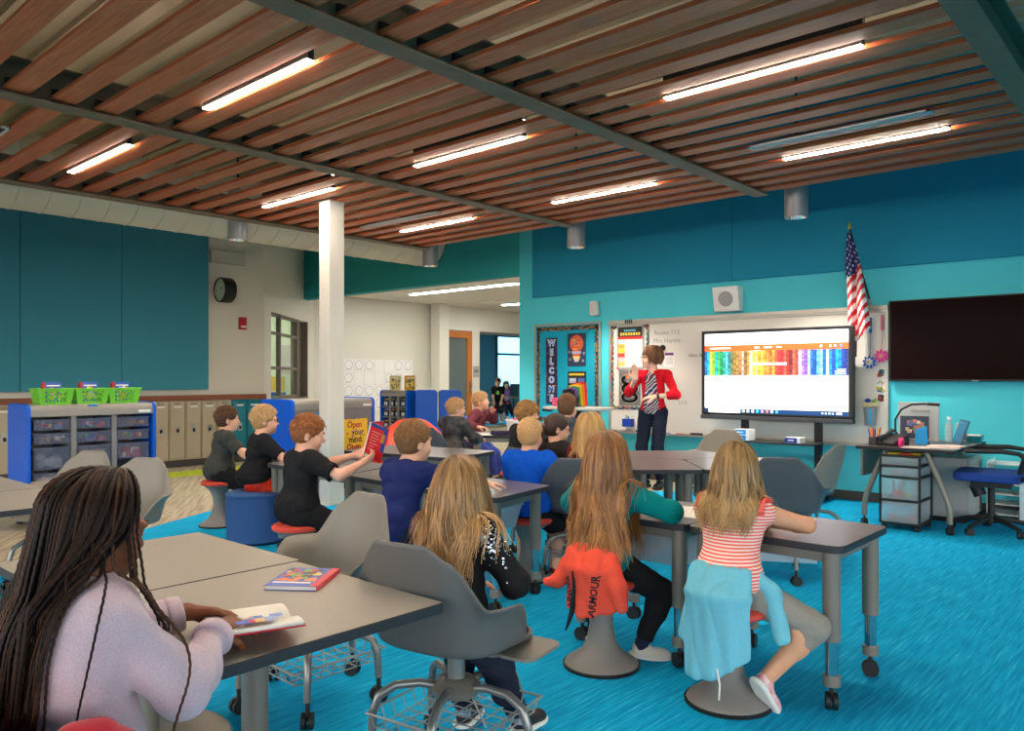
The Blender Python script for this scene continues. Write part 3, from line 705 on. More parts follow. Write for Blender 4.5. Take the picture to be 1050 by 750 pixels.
# ---- wheeled storage carts
m_cb = mat('cobalt blue panel', (0, 92, 214), .4)
m_ct = mat('warm grey cart top', (146, 144, 138), .45)
m_cg = mat('grey cart body', (122, 124, 128), .55)
m_bin = mat('smoky clear tray', (120, 130, 158), .2, alpha=.30, spec=.5)
def cart(label, loc, rz, w=1.08, d=.48, h=1.055, kind='open', group='blue ended storage carts'):
    t = thing('storage_cart', label, 'storage cart', loc, rz, group)
    # rounded grey top
    P = [(-d/2-.01, h-.10)]+[(-d/2-.01+.05*(1-math.cos(a)), h-.05+.05*math.sin(a)) for a in [PI/2*i/5 for i in range(6)]]+[(d/2, h), (d/2, h-.03), (-d/2+.03, h-.03), (-d/2+.03, h-.10)]
    n = len(P); v = [(-w/2+.02, p[0], p[1]) for p in P]+[(w/2-.02, p[0], p[1]) for p in P]
    MB().add(v, [tuple(range(n)), tuple(range(2*n-1, n-1, -1))]+[(i, n+i, n+(i+1) % n, (i+1) % n) for i in range(n)]).build('top', m_ct, t, bevel=.003)
    for s in (-1, 1):
        pl = rrect(-d/2-.02, d/2+.02, .12, h+.01, .05)
        MB().add([(s*w/2-.0, p[0], p[1]) for p in pl]+[(s*(w/2-.028), p[0], p[1]) for p in pl],
                 [tuple(range(len(pl))), tuple(range(2*len(pl)-1, len(pl)-1, -1))]+[(i, len(pl)+i, len(pl)+(i+1) % len(pl), (i+1) % len(pl)) for i in range(len(pl))]).build('end_panel', m_cb, t, bevel=.004)
    MB().box(-w/2+.03, w/2-.03, -d/2+.01, d/2, .12, .17).build('bottom', m_cg, t)
    for sx in (-1, 1):
        for sy in (-1, 1):
            c = MB(); x, y = sx*(w/2-.07), sy*(d/2-.06)
            c.cyl((x-.02, y, .055), (x+.02, y, .055), .055, n=22).cyl((x, y, .05), (x, y, .125), .012, n=8)
            c.build('caster', m_black, t)
    MB().box(-w/2+.03, w/2-.03, d/2-.02, d/2, .17, h-.03).build('back_panel', m_cg, t)
    if kind == 'back':
        MB().box(-w/2+.03, w/2-.03, -d/2, -d/2+.02, .17, h-.10).build('front_panel', mat('grey perforated panel', (126, 128, 132), .6, noise=.12, nscale=500), t)
        MB().box(w/2-.18, w/2-.05, -d/2-.012, -d/2-.011, h-.085, h-.06).build('name_strip', mat('white plate', (236, 236, 234), .5), t)
        return t
    cw = (w-.06)/3
    for k in (1, 2): MB().box(-w/2+.03+k*cw-.022, -w/2+.03+k*cw+.022, -d/2, d/2-.02, .17, h-.10).build('divider', m_cg, t)
    if kind == 'bins':
        MB().box(w/2-.16, w/2-.05, -d/2-.012, -d/2-.011, h-.085, h-.062).build('name_strip', mat('white plate', (236, 236, 234), .5), t)
        MB().box(-.06, .02, -d/2-.012, -d/2-.010, h-.02, h-.004).build('tape_strip', mat('blue tape', (40, 130, 210), .5), t)
        Z = {0: [(.84, .09), (.72, .09), (.50, .19), (.28, .19)], 1: [(.84, .09), (.72, .09), (.53, .16), (.30, .17)], 2: [(.84, .09), (.72, .09), (.55, .14), (.22, .15)]}
        C_ = {(0, 0): ((220, 60, 40), (240, 200, 60), (240, 130, 40), (60, 90, 160)), (0, 1): ((90, 60, 50), (240, 240, 240), (200, 160, 60)), (0, 2): ((150, 150, 165), (170, 170, 180)), (0, 3): ((225, 220, 210), (215, 210, 200)),
              (1, 0): ((240, 240, 240), (220, 60, 50), (40, 80, 180)), (1, 1): ((120, 60, 70), (60, 150, 60), (200, 60, 80), (50, 70, 150)), (1, 2): ((200, 190, 170), (190, 180, 160)), (1, 3): ((220, 210, 200), (180, 180, 180)),
              (2, 0): ((220, 150, 50), (40, 40, 50)), (2, 1): ((220, 40, 110), (230, 180, 40), (50, 160, 80), (190, 40, 90)), (2, 2): ((235, 225, 205), (180, 40, 50), (190, 150, 120)), (2, 3): ((60, 80, 120), (50, 70, 110))}
        for c in range(3):
            x0 = -w/2+.03+c*cw+.03; x1 = x0+cw-.06
            for q, (z, hh) in enumerate(Z[c]):
                mb = MB().box(x0, x1, -d/2+.015, d/2-.05, z, z+.004)
                mb.box(x0, x1, -d/2+.012, -d/2+.016, z, z+hh).box(x0, x0+.004, -d/2+.015, d/2-.05, z, z+hh).box(x1-.004, x1, -d/2+.015, d/2-.05, z, z+hh)
                mb.box(x0-.008, x1+.008, -d/2+.006, -d/2+.016, z+hh-.012, z+hh)
                b = mb.build('drawer', m_bin, t)
                mb = MB(); n = 16 if hh < .1 else 9
                for k in range(n):
                    mb.col(random.choice(C_[(c, q)])); s = random.uniform(.02, .05) if hh < .1 else random.uniform(.05, .09)
                    x = random.uniform(x0+.03, x1-.03-s); y = -d/2+.03+random.uniform(0, .06); zz = z+.006+random.uniform(0, max(.001, hh*.75-s))
                    if random.random() < .5: mb.ball((x+s/2, y+s/2, zz+s/2), s/2, 8, 6)
                    else: mb.bx((x+s/2, y+s/2, zz+s*.4), (s, s, s*.8))
                if (c, q) == (0, 3):
                    mb.col((228, 222, 212)); xm = (x0+x1)/2
                    mb.tube([(xm+.09*math.cos(a), -d/2+.06, z+.045+.095*math.sin(a)) for a in [PI*i/12 for i in range(13)]], .035, 10)
                if (c, q) == (1, 2):
                    for k in range(7): mb.col((205, 196, 176)).box(x0+.06, x1-.04, -d/2+.03, -d/2+.2, z+.01+k*.015, z+.021+k*.015)
                mb.build('contents', m_print, b)
                MB().box((x0+x1)/2-.05, (x0+x1)/2+.05, -d/2+.004, -d/2+.012, z+hh-.034, z+hh-.012).build('grip', m_bin, b)
        mb = MB()
        for c in range(3):
            for s in (0, 1):
                x = -w/2+.03+c*cw+(.026 if s == 0 else cw-.026)
                for z in np.arange(.25, .93, .06): mb.box(x-.003, x+.003, -d/2+.015, d/2-.05, z, z+.006)
        mb.build('runners', m_black, t)
    else:
        for z in (.38, .58, .76): MB().box(-w/2+.03, w/2-.03, -d/2+.01, d/2-.02, z, z+.02).build('shelf', m_cg, t)
    return t
c1 = cart('blue ended cart full of clear drawers at the left, green baskets on top', (-7.70, 2.74, 0), PI/2, kind='bins')
cxy = Vector((-6.95, 4.91)); cd = Vector((1.1, .24)).normalized()
cart('blue ended cart behind the white column, grey back with posters', (-7.33, 5.02, 0), RX(98.6), w=1.2, d=.46, kind='back')
cart('blue shelf cart in the alcove with two books on top', (-10.69, 8.97, 0), math.atan2(.11, .73), w=.62, d=.30, kind='open')
def cart_end(label, x, y):
    r = Vector((-.75, .66, 0)); return cart(label, (x+r.x*.31, y+r.y*.31, 0), math.atan2(r.y, r.x), w=.6, d=.34, kind='back')
cart_end('blue cart standing end-on in the alcove, left one right beside the shelf cart', -10.10, 9.07)
cart_end('blue cart standing end-on in the alcove, right one by the glass wall', -9.80, 9.35)
# ---- baskets with paperbacks on the near cart
m_green = mat('lime green plastic', (116, 205, 62), .4)
def basket(label, loc, rz):
    t = thing('book_basket', label, 'basket', loc, rz, 'green book baskets')
    W0, W1, D0, D1, H = .12, .145, .09, .115, .135
    mb = MB()
    def side(a0, b0, a1, b1):
        nx, nz = 17, 7
        for i in range(nx):
            for j in range(nz):
                if 0 < j < nz-1 and 2 < i < nx-3 and (i+j) % 2 == 0: continue
                pts = []
                for (u, v) in ((i/nx, j/nz), ((i+1)/nx, j/nz), ((i+1)/nx, (j+1)/nz), (i/nx, (j+1)/nz)):
                    lo = Vector(a0).lerp(Vector(b0), u); hi = Vector(a1).lerp(Vector(b1), u); pts.append(tuple(lo.lerp(hi, v)))
                mb.add(pts, [(0, 1, 2, 3)])
    lo = [(-W0, -D0, 0), (W0, -D0, 0), (W0, D0, 0), (-W0, D0, 0)]; hi = [(-W1, -D1, H), (W1, -D1, H), (W1, D1, H), (-W1, D1, H)]
    for k in range(4): side(lo[k], lo[(k+1) % 4], hi[k], hi[(k+1) % 4])
    mb.add(lo, [(3, 2, 1, 0)])
    mb.build('tub', m_green, t, solid=.004)
    MB().tube([(p[0]*1.02, p[1]*1.02, p[2]) for p in hi], .007, 6, closed=True).build('rim', m_green, t)
    return t
def paperback(label, loc, rz, w, h, th, cols, group=None, upright=True, art=True, name='paperback_book'):
    """cover stands in local xz (upright) or lies in xy; cover art is blocks of flat colour"""
    t = thing(name, label, 'book', loc, rz, group)
    mb = MB()
    def put(x0, x1, y0, y1, z0, z1):
        if upright: mb.box(x0, x1, z0, z1, y0, y1)
        else: mb.box(x0, x1, y0, y1, z0, z1)
    mb.col(cols[0]); put(-w/2, w/2, 0, h, -th/2, -th/2+.0012); put(-w/2, w/2, 0, h, th/2-.0012, th/2)
    mb.col(cols[1]); put(-w/2-.001, -w/2+.001, 0, h, -th/2, th/2); put(-w/2, -w/2+w*.14, .001, h-.001, -th/2-.0004, -th/2+.001); put(-w/2, -w/2+w*.14, .001, h-.001, th/2-.001, th/2+.0004)
    rs = random.Random(hash(label) % 1000)
    if art:
        for s in (-1, 1):
            for k in range(26):
                mb.col(rs.choice(cols[2:])); a = rs.uniform(-w*.28, w*.42); b = rs.uniform(h*.15, h*.72); e = rs.uniform(.06, .2)*w; g = rs.uniform(.05, .14)*h
                z0 = s*(th/2+.0003+k*.00006); pts = [(min(max(a+e*.7*math.cos(q), -w*.34), w*.49), min(max(b+g*.8*math.sin(q)*(1+.3*math.sin(3*q+k)), h*.02), h*.96)) for q in [2*PI*i/14 for i in range(14)]]; mb.add([(x, z0, y) if upright else (x, y, z0) for x, y in pts], [tuple(range(14)) if (s > 0) != upright else tuple(range(13, -1, -1))])
            mb.col((245, 245, 240)); z0 = s*(th/2+.001); put(-w*.3, w*.42, h*.80, h*.86, min(z0, z0-s*.0005), max(z0, z0-s*.0005))
    mb.build('cover', m_gloss, t)
    mb = MB(); 
    if upright: mb.box(-w/2+.002, w/2-.003, -th/2+.0015, th/2-.0015, .003, h-.003)
    else: mb.box(-w/2+.002, w/2-.003, .003, h-.003, -th/2+.0015, th/2-.0015)
    mb.build('pages', m_page, t)
    return t
BC = [(70, 110, 200), (200, 50, 50), (240, 150, 40), (240, 210, 70), (80, 160, 70), (230, 230, 240), (90, 60, 150)]
for i, (y, w) in enumerate(((2.46, 'left one'), (2.76, 'middle one'), (3.04, 'right one'))):
    basket('lime green basket of paperbacks on the storage cart, '+w, (-7.66, y, 1.056), PI/2)
    for k in range(4):
        paperback('blue covered paperbacks with red spines packed in the green basket, '+w, (-7.60-.03*k, y-.02+.006*k, 1.067), PI/2+.03*k, .15, .185-.004*k, .016, BC, 'paperbacks in the green basket, '+w)
# ---- lockers
m_lk = mat('taupe locker paint', (186, 174, 152), .5)
m_lt = mat('teal locker paint', (18, 124, 146), .5)
m_trim = mat('reddish brown wood trim', (134, 78, 54), .5, noise=.15, nscale=12, stretch=(1, 8, 8))
lp = {}
def locker(y, m, label, group):
    x = -11.13
    t = thing('locker', label, 'locker', (x, y, 0), 0, group)
    w = .232
    MB().box(0, .03, 0, w, .10, .95).build('frame', m, t)
    dr = MB().box(.031, .052, .012, w-.012, .12, .935).build('door', m, t, bevel=.004)
    mb = MB()
    for k in range(3): mb.box(.0525, .0555, .07, .16, .892+k*.012, .896+k*.012)
    mb.build('vent_slits', m_black, dr)
    MB().box(.0525, .056, .06, .175, .855, .88).build('number_plate', mat('white plate', (236, 236, 234), .5), dr)
    MB().box(.0525, .057, .085, .15, .48, .60).build('latch', mat('brushed steel', (190, 190, 186), .3, 1.), dr, bevel=.006)
    MB().box(.0575, .063, .10, .135, .50, .55).build('latch_pull', mat('dark slot', (38, 36, 34), .7), dr)
    return t
pr1 = None
for k in range(19):
    y = 6.03-.24*(k+1)
    lab = 'taupe metal locker in the row along the left wall'
    if pr1 is None: pr1 = locker(y, m_lk, lab, 'taupe lockers')
    else: copy_tree(pr1, loc=(-11.13, y, 0))
locker(6.035, m_lt, 'teal metal locker, left one of the teal pair', 'teal lockers'); locker(6.275, m_lt, 'teal metal locker at the end beside the wood trim', 'teal lockers')
struct(MB().box(-11.15, -11.075, -2, 6.6, .955, 1.03).build('trim_2', m_trim))
struct(MB().box(-11.15, -11.075, 6.52, 6.6, 0, .955).build('trim_3', m_trim))
struct(MB().box(-11.15, -11.11, -2, 6.52, 0, .10).build('baseboard_left', m_base))
# wall clock, alarm
t = thing('wall_clock', 'round black wall clock beside the teal panel', 'clock', (-10.93, 5.93, 2.58), -PI/2)
mb = MB(); mb.M = Matrix.Rotation(PI/2, 4, 'Y')
mb.lathe([(.17, 0), (.185, .02), (.185, .17), (.178, .19), (.165, .19), (.163, .175)], 40, capt=False).build('case', m_black, t)
mb = MB(); mb.M = Matrix.Rotation(PI/2, 4, 'Y'); mb.lathe([(.164, .172), (.164, .174)], 40).build('dial', mat('pale green dial', (196, 204, 178), .6), t)
mb = MB(); mb.M = wallM(.1755, 0, 0, '+x')
for k in range(12):
    a = PI/6*k; mb.add([(.13*math.sin(a)-.004, .13*math.cos(a)-.012, 0), (.13*math.sin(a)+.004, .13*math.cos(a)-.012, 0), (.13*math.sin(a)+.004, .13*math.cos(a)+.012, 0), (.13*math.sin(a)-.004, .13*math.cos(a)+.012, 0)], [(0, 1, 2, 3)])
mb.build('hour_marks', m_black, t)
mb = MB(); mb.M = wallM(.178, 0, 0, '+x')
for a, L, wd in ((1.25, .09, .007), (1.05, .125, .004)):
    d = (math.sin(a), math.cos(a)); n = (d[1]*wd, -d[0]*wd); mb.add([(-n[0], -n[1], 0), (n[0], n[1], 0), (d[0]*L+n[0]*.5, d[1]*L+n[1]*.5, 0), (d[0]*L-n[0]*.5, d[1]*L-n[1]*.5, 0)], [(0, 1, 2, 3)])
mb.build('hands', m_black, t)
MB().cyl((-.09, -.22, 0), (-.09, -.17, 0), .03, n=14).build('bracket', m_black, t)
t = thing('fire_alarm', 'small red fire alarm box under the wall clock', 'alarm', (-11.148, 6.22, 2.02))
MB().box(0, .05, -.06, .06, 0, .19).build('housing', mat('alarm red', (178, 34, 40), .4), t, bevel=.008)
MB().box(.05, .054, -.04, .045, .03, .06).build('strobe', mat('white plate', (236, 236, 234), .5), t)
# ------------------------------------------------------------------ front wall
m_alu = mat('anodised aluminium', (188, 186, 178), .35, .6)
m_wb = mat('whiteboard enamel', (226, 224, 216), .22, spec=.5)
m_plate = mat('white plate', (236, 236, 234), .5)
def frame(mb, x0, x1, z0, z1, y0, y1, w):
    mb.box(x0, x1, y0, y1, z0, z0+w).box(x0, x1, y0, y1, z1-w, z1).box(x0, x0+w, y0, y1, z0+w, z1-w).box(x1-w, x1, y0, y1, z0+w, z1-w)
    return mb
t = thing('whiteboard', 'long white marker board behind the teacher and the big screen', 'whiteboard', (-4.21, WY, 0))
MB().box(-1.70, 1.70, -.022, -.008, .60, 1.97).build('board', m_wb, t)
frame(MB(), -1.72, 1.72, .58, 1.99, -.035, -.002, .03).build('frame', m_alu, t, bevel=.003)
MB().box(-1.72, 1.72, -.05, -.002, 1.985, 2.03).build('map_rail', m_alu, t, bevel=.004)
MB().box(-1.72, 1.72, -.095, -.035, .575, .592).box(-1.72, 1.72, -.095, -.088, .592, .602).build('marker_tray', m_alu, t, bevel=.002)
mb = MB()
for k in range(4): mb.box(-1.455+k*.03, -1.44+k*.03, -.058, -.05, 1.98, 2.03)
mb.build('map_hook', m_black, t)
m_ink = mat('faded marker ink', (150, 150, 150), .6)
mb = MB()
for s, x, z in (('Room 113', -.86, 1.845), ('Mrs Harms', -.86, 1.745)): text_into(mb, s, .085, wallM(x, -.023, z), .0004)
mb.build('handwriting', m_ink, t)
mb = MB(); text_into(mb, 'class is', .07, wallM(-.47, -.023, 1.56), .0004); mb.build('handwriting', mat('dark marker ink', (90, 96, 100), .6), t)
mb = MB(); text_into(mb, '1/13', .07, wallM(-.64, -.023, .98), .0004); mb.build('handwriting', m_ink, t)

def border(label, x0, x1, z0, z1, y, cols, w=.06, n=46, name='border_trim'):
    mb = MB(); rs = random.Random(5)
    def strip(a, b, k, inw):
        A = Vector(a); B = Vector(b); I = Vector(inw)
        for i in range(k):
            p = A.lerp(B, i/k); q = A.lerp(B, (i+1)/k)
            for j in range(3):
                mb.col(rs.choice(cols)); ww = w*(.78+.22*abs(math.sin(PI*(i/2))))
                lo = p+I*(ww*j/3); l2 = q+I*(ww*j/3); hi = p+I*(ww*(j+1)/3); h2 = q+I*(ww*(j+1)/3)
                mb.add([lo, l2, h2, hi], [(0, 1, 2, 3)])
    kx = max(4, int((x1-x0)*n)); kz = max(4, int((z1-z0)*n))
    strip((x0, y, z1), (x1, y, z1), kx, (0, 0, -1)); strip((x1, y, z0), (x0, y, z0), kx, (0, 0, 1))
    strip((x0, y, z0), (x0, y, z1), kz, (1, 0, 0)); strip((x1, y, z1), (x1, y, z0), kz, (-1, 0, 0))
    o = mb.build(name, m_print, None, solid=.002); return tag(o, label, 'border')
border('dark patterned paper border on the left end of the white board, around the rule chart', -5.90, -5.32, .875, 1.96, WY-.0265, ((60, 48, 70), (170, 60, 60), (70, 110, 150), (190, 160, 80), (90, 130, 90), (44, 40, 60)), .045, 30)
# tack board
t = thing('tack_board', 'framed turquoise pin board with a WELCOME strip, left of the white board', 'pin board', (-6.64, WY, 0))
MB().box(-.55, .55, -.02, -.004, .66, 2.01).build('board', mat('turquoise pin board paper', (0, 160, 190), .85, noise=.05, nscale=200), t)
frame(MB(), -.575, .575, .635, 2.035, -.035, -.003, .03).build('frame', m_alu, t, bevel=.003)
border('brown gold patterned paper border around the turquoise pin board', -7.17, -6.11, .68, 1.99, WY-.0225, ((70, 52, 40), (120, 96, 60), (40, 60, 60), (150, 120, 70), (40, 34, 36), (90, 60, 60)), .06, 34)
def sheet(name, label, x, z, w, h, y, m, d=.004, cat='poster', group=None):
    t = thing(name, label, cat, (x, y, z), 0, group)
    MB().box(-w/2, w/2, 0, d, -h/2, h/2).build('sheet', m, t)
    return t
yb = WY-.026
t = sheet('welcome_banner', 'tall dark banner with blue letters spelling WELCOME on the pin board', -6.90, 1.38, .20, .92, yb, mat('navy banner', (40, 36, 72), .6))
mb = MB(); rs = random.Random(3)
for k in range(70):
    mb.col(rs.choice(((150, 40, 60), (70, 90, 170), (190, 120, 50), (90, 60, 120), (50, 120, 120)))); x, z = rs.uniform(-.09, .09), rs.uniform(-.44, .44); s = rs.uniform(.006, .014)
    mb.add([(x+s*math.cos(a), -.0008, z+s*math.sin(a)) for a in [PI*k/3 for k in range(6)]], [tuple(range(6))])
mb.build('confetti', m_print, t)
o = MB(); b = MB()
for i, ch in enumerate('WELCOME'):
    z = .385-i*.128; text_into(b, ch, .118, wallM(.0, -.002, z), .0006, bold=.008); text_into(o, ch, .118, wallM(.0, -.004, z), .0006, bold=.001)
b.build('letter_outline', mat('white letter', (236, 240, 244), .6), t); o.build('lettering', mat('bright blue letter', (40, 130, 215), .6), t)
t = sheet('light_bulb_poster', 'navy poster of an orange light bulb at the top of the pin board', -6.465, 1.665, .31, .45, yb, mat('navy poster', (40, 54, 82), .6))
mb = MB(); rs = random.Random(8)
def disc(mb, x, z, r, y, n=20, sz=1.): mb.add([(x+r*math.cos(2*PI*k/n), y, z+sz*r*math.sin(2*PI*k/n)) for k in range(n)], [tuple(range(n))])
mb.col((206, 96, 56)); disc(mb, 0, .085, .115, -.001)
for k in range(26):
    mb.col(rs.choice(((220, 120, 60), (190, 70, 60), (230, 160, 80), (90, 150, 130), (210, 130, 140), (170, 60, 50)))); a = rs.uniform(0, 6.28); r = rs.uniform(0, .085); w = rs.uniform(.012, .04)
    x, z = r*math.cos(a), .085+r*math.sin(a); mb.add([(x-w, -.0016-.00004*k, z-.01), (x+w, -.0016-.00004*k, z-.01), (x+w, -.0016-.00004*k, z+.01), (x-w, -.0016-.00004*k, z+.01)], [(0, 1, 2, 3)])
for z0, z1, w0, w1, c in ((-.06, -.02, .07, .085, (170, 176, 200)), (-.085, -.06, .062, .07, (190, 60, 60)), (-.12, -.085, .056, .062, (230, 200, 110)), (-.165, -.12, .03, .05, (190, 190, 196))):
    mb.col(c).add([(-w0, -.0012, z0), (w0, -.0012, z0), (w1, -.0012, z1), (-w1, -.0012, z1)], [(0, 1, 2, 3)])
mb.col((120, 130, 150))
for x, z in ((-.11, -.13), (.11, -.15), (.125, -.05), (-.12, -.03)): disc(mb, x, z, .022, -.0012, 10)
mb.build('picture', m_print, t)
t = sheet('photo_poster', 'black poster with a yellow heading, lower right on the pin board', -6.46, 1.15, .31, .44, yb, mat('black poster', (32, 32, 38), .5))
mb = MB().col((214, 190, 60))
for k in range(9): mb.box(-.13+k*.029, -.108+k*.029, -.0012, -.0005, .165, .195)
mb.col((150, 165, 190)).box(-.13, -.01, -.0012, -.0005, .06, .13).col((80, 100, 170)).box(.02, .13, -.0012, -.0005, .07, .13).col((180, 190, 205)).box(-.12, -.03, -.0015, -.001, .09, .12)
mb.build('picture', m_print, t)
# chart, road map, small items on the board
t = sheet('rule_chart', 'white chart with a black heading and coloured left column, hung in a clear holder', -5.60, 1.68, .37, .52, WY-.032, mat('chart paper', (238, 238, 232), .5))
mb = MB().col((34, 34, 36)).box(-.185, .185, -.0012, -.0004, .135, .26).col((214, 50, 44)).box(-.185, .185, -.0014, -.0004, .10, .135)
for i, c in enumerate(((170, 214, 214), (240, 160, 70), (236, 214, 60), (222, 70, 56), (206, 190, 196), (236, 190, 90))): mb.col(c).box(-.185, -.08, -.0012, -.0004, .10-(i+1)*.058, .097-i*.058)
mb.col((150, 150, 150))
for i in range(6): mb.box(-.08, .185, -.0012, -.0004, .099-i*.058, .101-i*.058)
mb.box(.05, .053, -.0012, -.0004, -.25, .10)
mb.col((240, 200, 70))
for k in range(8): mb.box(-.15+k*.039, -.125+k*.039, -.0018, -.0012, .15, .185)
mb.col((90, 190, 200))
for k in range(6): mb.box(-.09+k*.03, -.07+k*.03, -.0018, -.0012, .20, .225)
mb.build('print', m_print, t)
frame(MB(), -.2, .2, -.275, .275, -.006, .004, .014).build('clear_holder', mat('silver poster frame', (176, 176, 168), .4, .3), t)
MB().box(-.20, -.17, -.012, -.004, -.285, -.255).build('pink_magnet', mat('pink magnet', (230, 60, 140), .5), t)
t = sheet('road_map_poster', 'grey poster of looping black roads below the chart', -5.61, 1.155, .32, .46, WY-.032, mat('grey poster', (120, 116, 114), .6, noise=.2, nscale=20))
mb = MB()
def ribbon(mb, pts, w, y):
    for i in range(len(pts)-1):
        a = Vector((pts[i][0], y, pts[i][1])); b = Vector((pts[i+1][0], y, pts[i+1][1])); d = (b-a).normalized(); n = Vector((-d.z, 0, d.x))*w; e = d*w*.4
        mb.add([a-n-e, b-n+e, b+n+e, a+n-e], [(0, 1, 2, 3)])
loops = []
for z0 in (.10, -.01, -.12): loops.append([(.11*math.cos(t_)*(1 if abs(math.cos(t_)) < .9 else 1), z0+.055*math.sin(t_)) for t_ in [2*PI*k/24 for k in range(25)]])
for L in loops: mb.col((216, 214, 206)); ribbon(mb, L, .027, -.0008)
for L in loops: mb.col((40, 40, 42)); ribbon(mb, L, .018, -.0012)
for k, c in enumerate(((220, 100, 90), (230, 170, 80), (120, 160, 210), (200, 120, 170))): mb.col(c).box(-.06+k*.032, -.035+k*.032, -.0018, -.0014, .12, .17)
mb.build('print', m_print, t)
frame(MB(), -.165, .165, -.235, .235, -.003, .004, .008).build('poster_rim', mat('silver poster frame', (176, 176, 168), .4, .3), t)
t = thing('marker_cup', 'royal blue cup of markers stuck low on the white board', 'cup', (-5.61, WY-.023, .63))
MB().prism(rrect(-.07, .07, -.085, 0, .015), .03, .13).build('cup', mat('royal blue plastic', (24, 66, 176), .4), t, bevel=.004)
MB().box(-.06, .06, -.012, 0, -.0, .04).build('magnet_strip', m_plate, t)
for k, c in enumerate(((40, 170, 80), (40, 90, 200), (230, 230, 230))): MB().cyl((-.03+.03*k, -.04, .11), (-.032+.034*k, -.04, .165+.012*(k == 0)), .008, n=10).build('marker', mat('marker plastic %d' % k, c, .4), t)
t = thing('hanging_notice', 'white notice in a clear pocket beside the teacher\'s head', 'notice', (-5.03, WY-.03, 1.51))
MB().box(-.075, .075, 0, .006, -.10, .10).build('pocket', m_plate, t, bevel=.006)
mb = MB().col((90, 60, 130)).box(-.06, .06, -.0015, 0, .06, .085).col((160, 40, 60)).box(-.06, .06, -.0015, 0, .052, .06).col((180, 180, 190))
for k in range(5): mb.box(-.05, .05, -.0012, 0, .02-k*.018, .026-k*.018)
mb.build('print', m_print, t)
t = thing('magnet_hook', 'round black magnet hook above the white notice', 'hook', (-5.12, WY-.023, 1.66)); mb = MB(); mb.M = Matrix.Rotation(PI/2, 4, 'X')
mb.lathe([(.035, 0), (.035, .025), (.02, .035), (.012, .05)], 18).build('knob', m_black, t); MB().box(-.006, .006, -.05, -.03, -.05, 0).build('hook', m_black, t)
# tray things
def tag_(o, l, c, g=None): return tag(o, l, c, g)
o = MB().box(-.07, .07, -.025, .025, 0, .03).build('board_eraser', mat('black felt', (34, 34, 36), .9), None, bevel=.004, loc=(-4.64, WY-.066, .5925)); tag(o, 'black felt eraser on the board tray near the screen', 'eraser')
o = MB().box(-.06, .06, -.025, .025, 0, .03).build('board_eraser', m_black, None, bevel=.004, loc=(-5.42, WY-.066, .5925)); tag(o, 'black eraser on the board tray at the teacher\'s hip', 'eraser')
for x, c, w in ((-5.05, (40, 80, 190), 'blue'), (-4.93, (230, 230, 230), 'white'), (-4.86, (170, 60, 60), 'red')):
    o = MB().cyl((-.055, 0, .009), (.055, 0, .009), .009, n=12).build('marker', mat('marker plastic '+w, c, .4), None, loc=(x, WY-.068, .5925)); tag(o, w+' marker lying on the board tray', 'marker')
# wall speakers
t = thing('wall_speaker', 'small white box speaker above the pin board', 'speaker', (-6.14, WY, 2.11)); MB().box(-.055, .055, -.10, -.02, 0, .19).build('cabinet', m_plate, t, bevel=.01); MB().box(-.03, .03, -.02, -.002, .05, .14).build('bracket', m_plate, t); MB().box(-.045, .045, -.103, -.099, .015, .175).build('grille', mat('pale grille', (206, 206, 204), .7), t)
t = thing('wall_speaker', 'square white loudspeaker with a round grey grille on the turquoise wall', 'speaker', (-4.23, WY, 2.06))
v = [(-.15, -.02, 0), (.15, -.02, 0), (.15, -.002, 0), (-.15, -.002, 0), (-.17, -.16, .0), (.17, -.16, 0)]
MB().add([(-.16, -.10, 0), (.16, -.10, 0), (.16, -.003, 0), (-.16, -.003, 0), (-.16, -.16, .28), (.16, -.16, .28), (.16, -.003, .28), (-.16, -.003, .28)], [(0, 3, 2, 1), (4, 5, 6, 7), (0, 1, 5, 4), (1, 2, 6, 5), (2, 3, 7, 6), (3, 0, 4, 7)]).build('cabinet', m_plate, t, bevel=.008)
mb = MB(); mb.M = Matrix.Translation((0, -.131, .14)) @ Matrix.Rotation(PI/2+.21, 4, 'X'); mb.lathe([(.088, -.004), (.088, .006), (.08, .009), (.03, .012)], 32).build('grille', mat('grey grille', (172, 170, 168), .7, noise=.2, nscale=300), t)
# big dark television
t = thing('television', 'large black switched-off television on the wall over the desk', 'television', (-1.70, WY, 1.66))
MB().box(-.77, .77, -.085, -.02, -.405, .405).build('casing', mat('black tv casing', (20, 19, 20), .35), t, bevel=.006)
MB().box(-.755, .755, -.0865, -.0852, -.388, .392).build('screen', mat('black glass', (26, 12, 12), .15, spec=.02), t)
MB().box(-.3, .3, -.02, -.002, -.2, .2).build('wall_mount', m_black, t)
MB().box(-.03, .03, -.087, -.085, -.402, -.394).build('badge', mat('badge silver', (150, 150, 150), .3, .6), t)
# presentation screen on a wheeled stand
t = thing('presentation_screen', 'large lit presentation screen on a black wheeled stand', 'screen', (-3.575, 8.2, 0))
MB().box(-.845, .845, -.0, .07, .87, 1.82).build('casing', mat('black screen bezel', (28, 29, 32), .4), t, bevel=.008)
MB().box(-.845, .845, -.025, .07, .82, .868).build('sound_bar', mat('dark grey bar', (62, 64, 68), .4), t, bevel=.008)
MB().box(.845, .862, .01, .06, 1.50, 1.66).build('side_port', m_black, t)
mb = MB(); X0, X1, Z0, Z1 = -.80, .80, .895, 1.785
def px(u0, u1, v0, v1, c, y=-.0022): mb.col(c).add([(X0+(X1-X0)*u0, y, Z1-(Z1-Z0)*v1), (X0+(X1-X0)*u1, y, Z1-(Z1-Z0)*v1), (X0+(X1-X0)*u1, y, Z1-(Z1-Z0)*v0), (X0+(X1-X0)*u0, y, Z1-(Z1-Z0)*v0)], [(0, 1, 2, 3)])
px(0, 1, 0, 1, (250, 251, 252), -.0012)
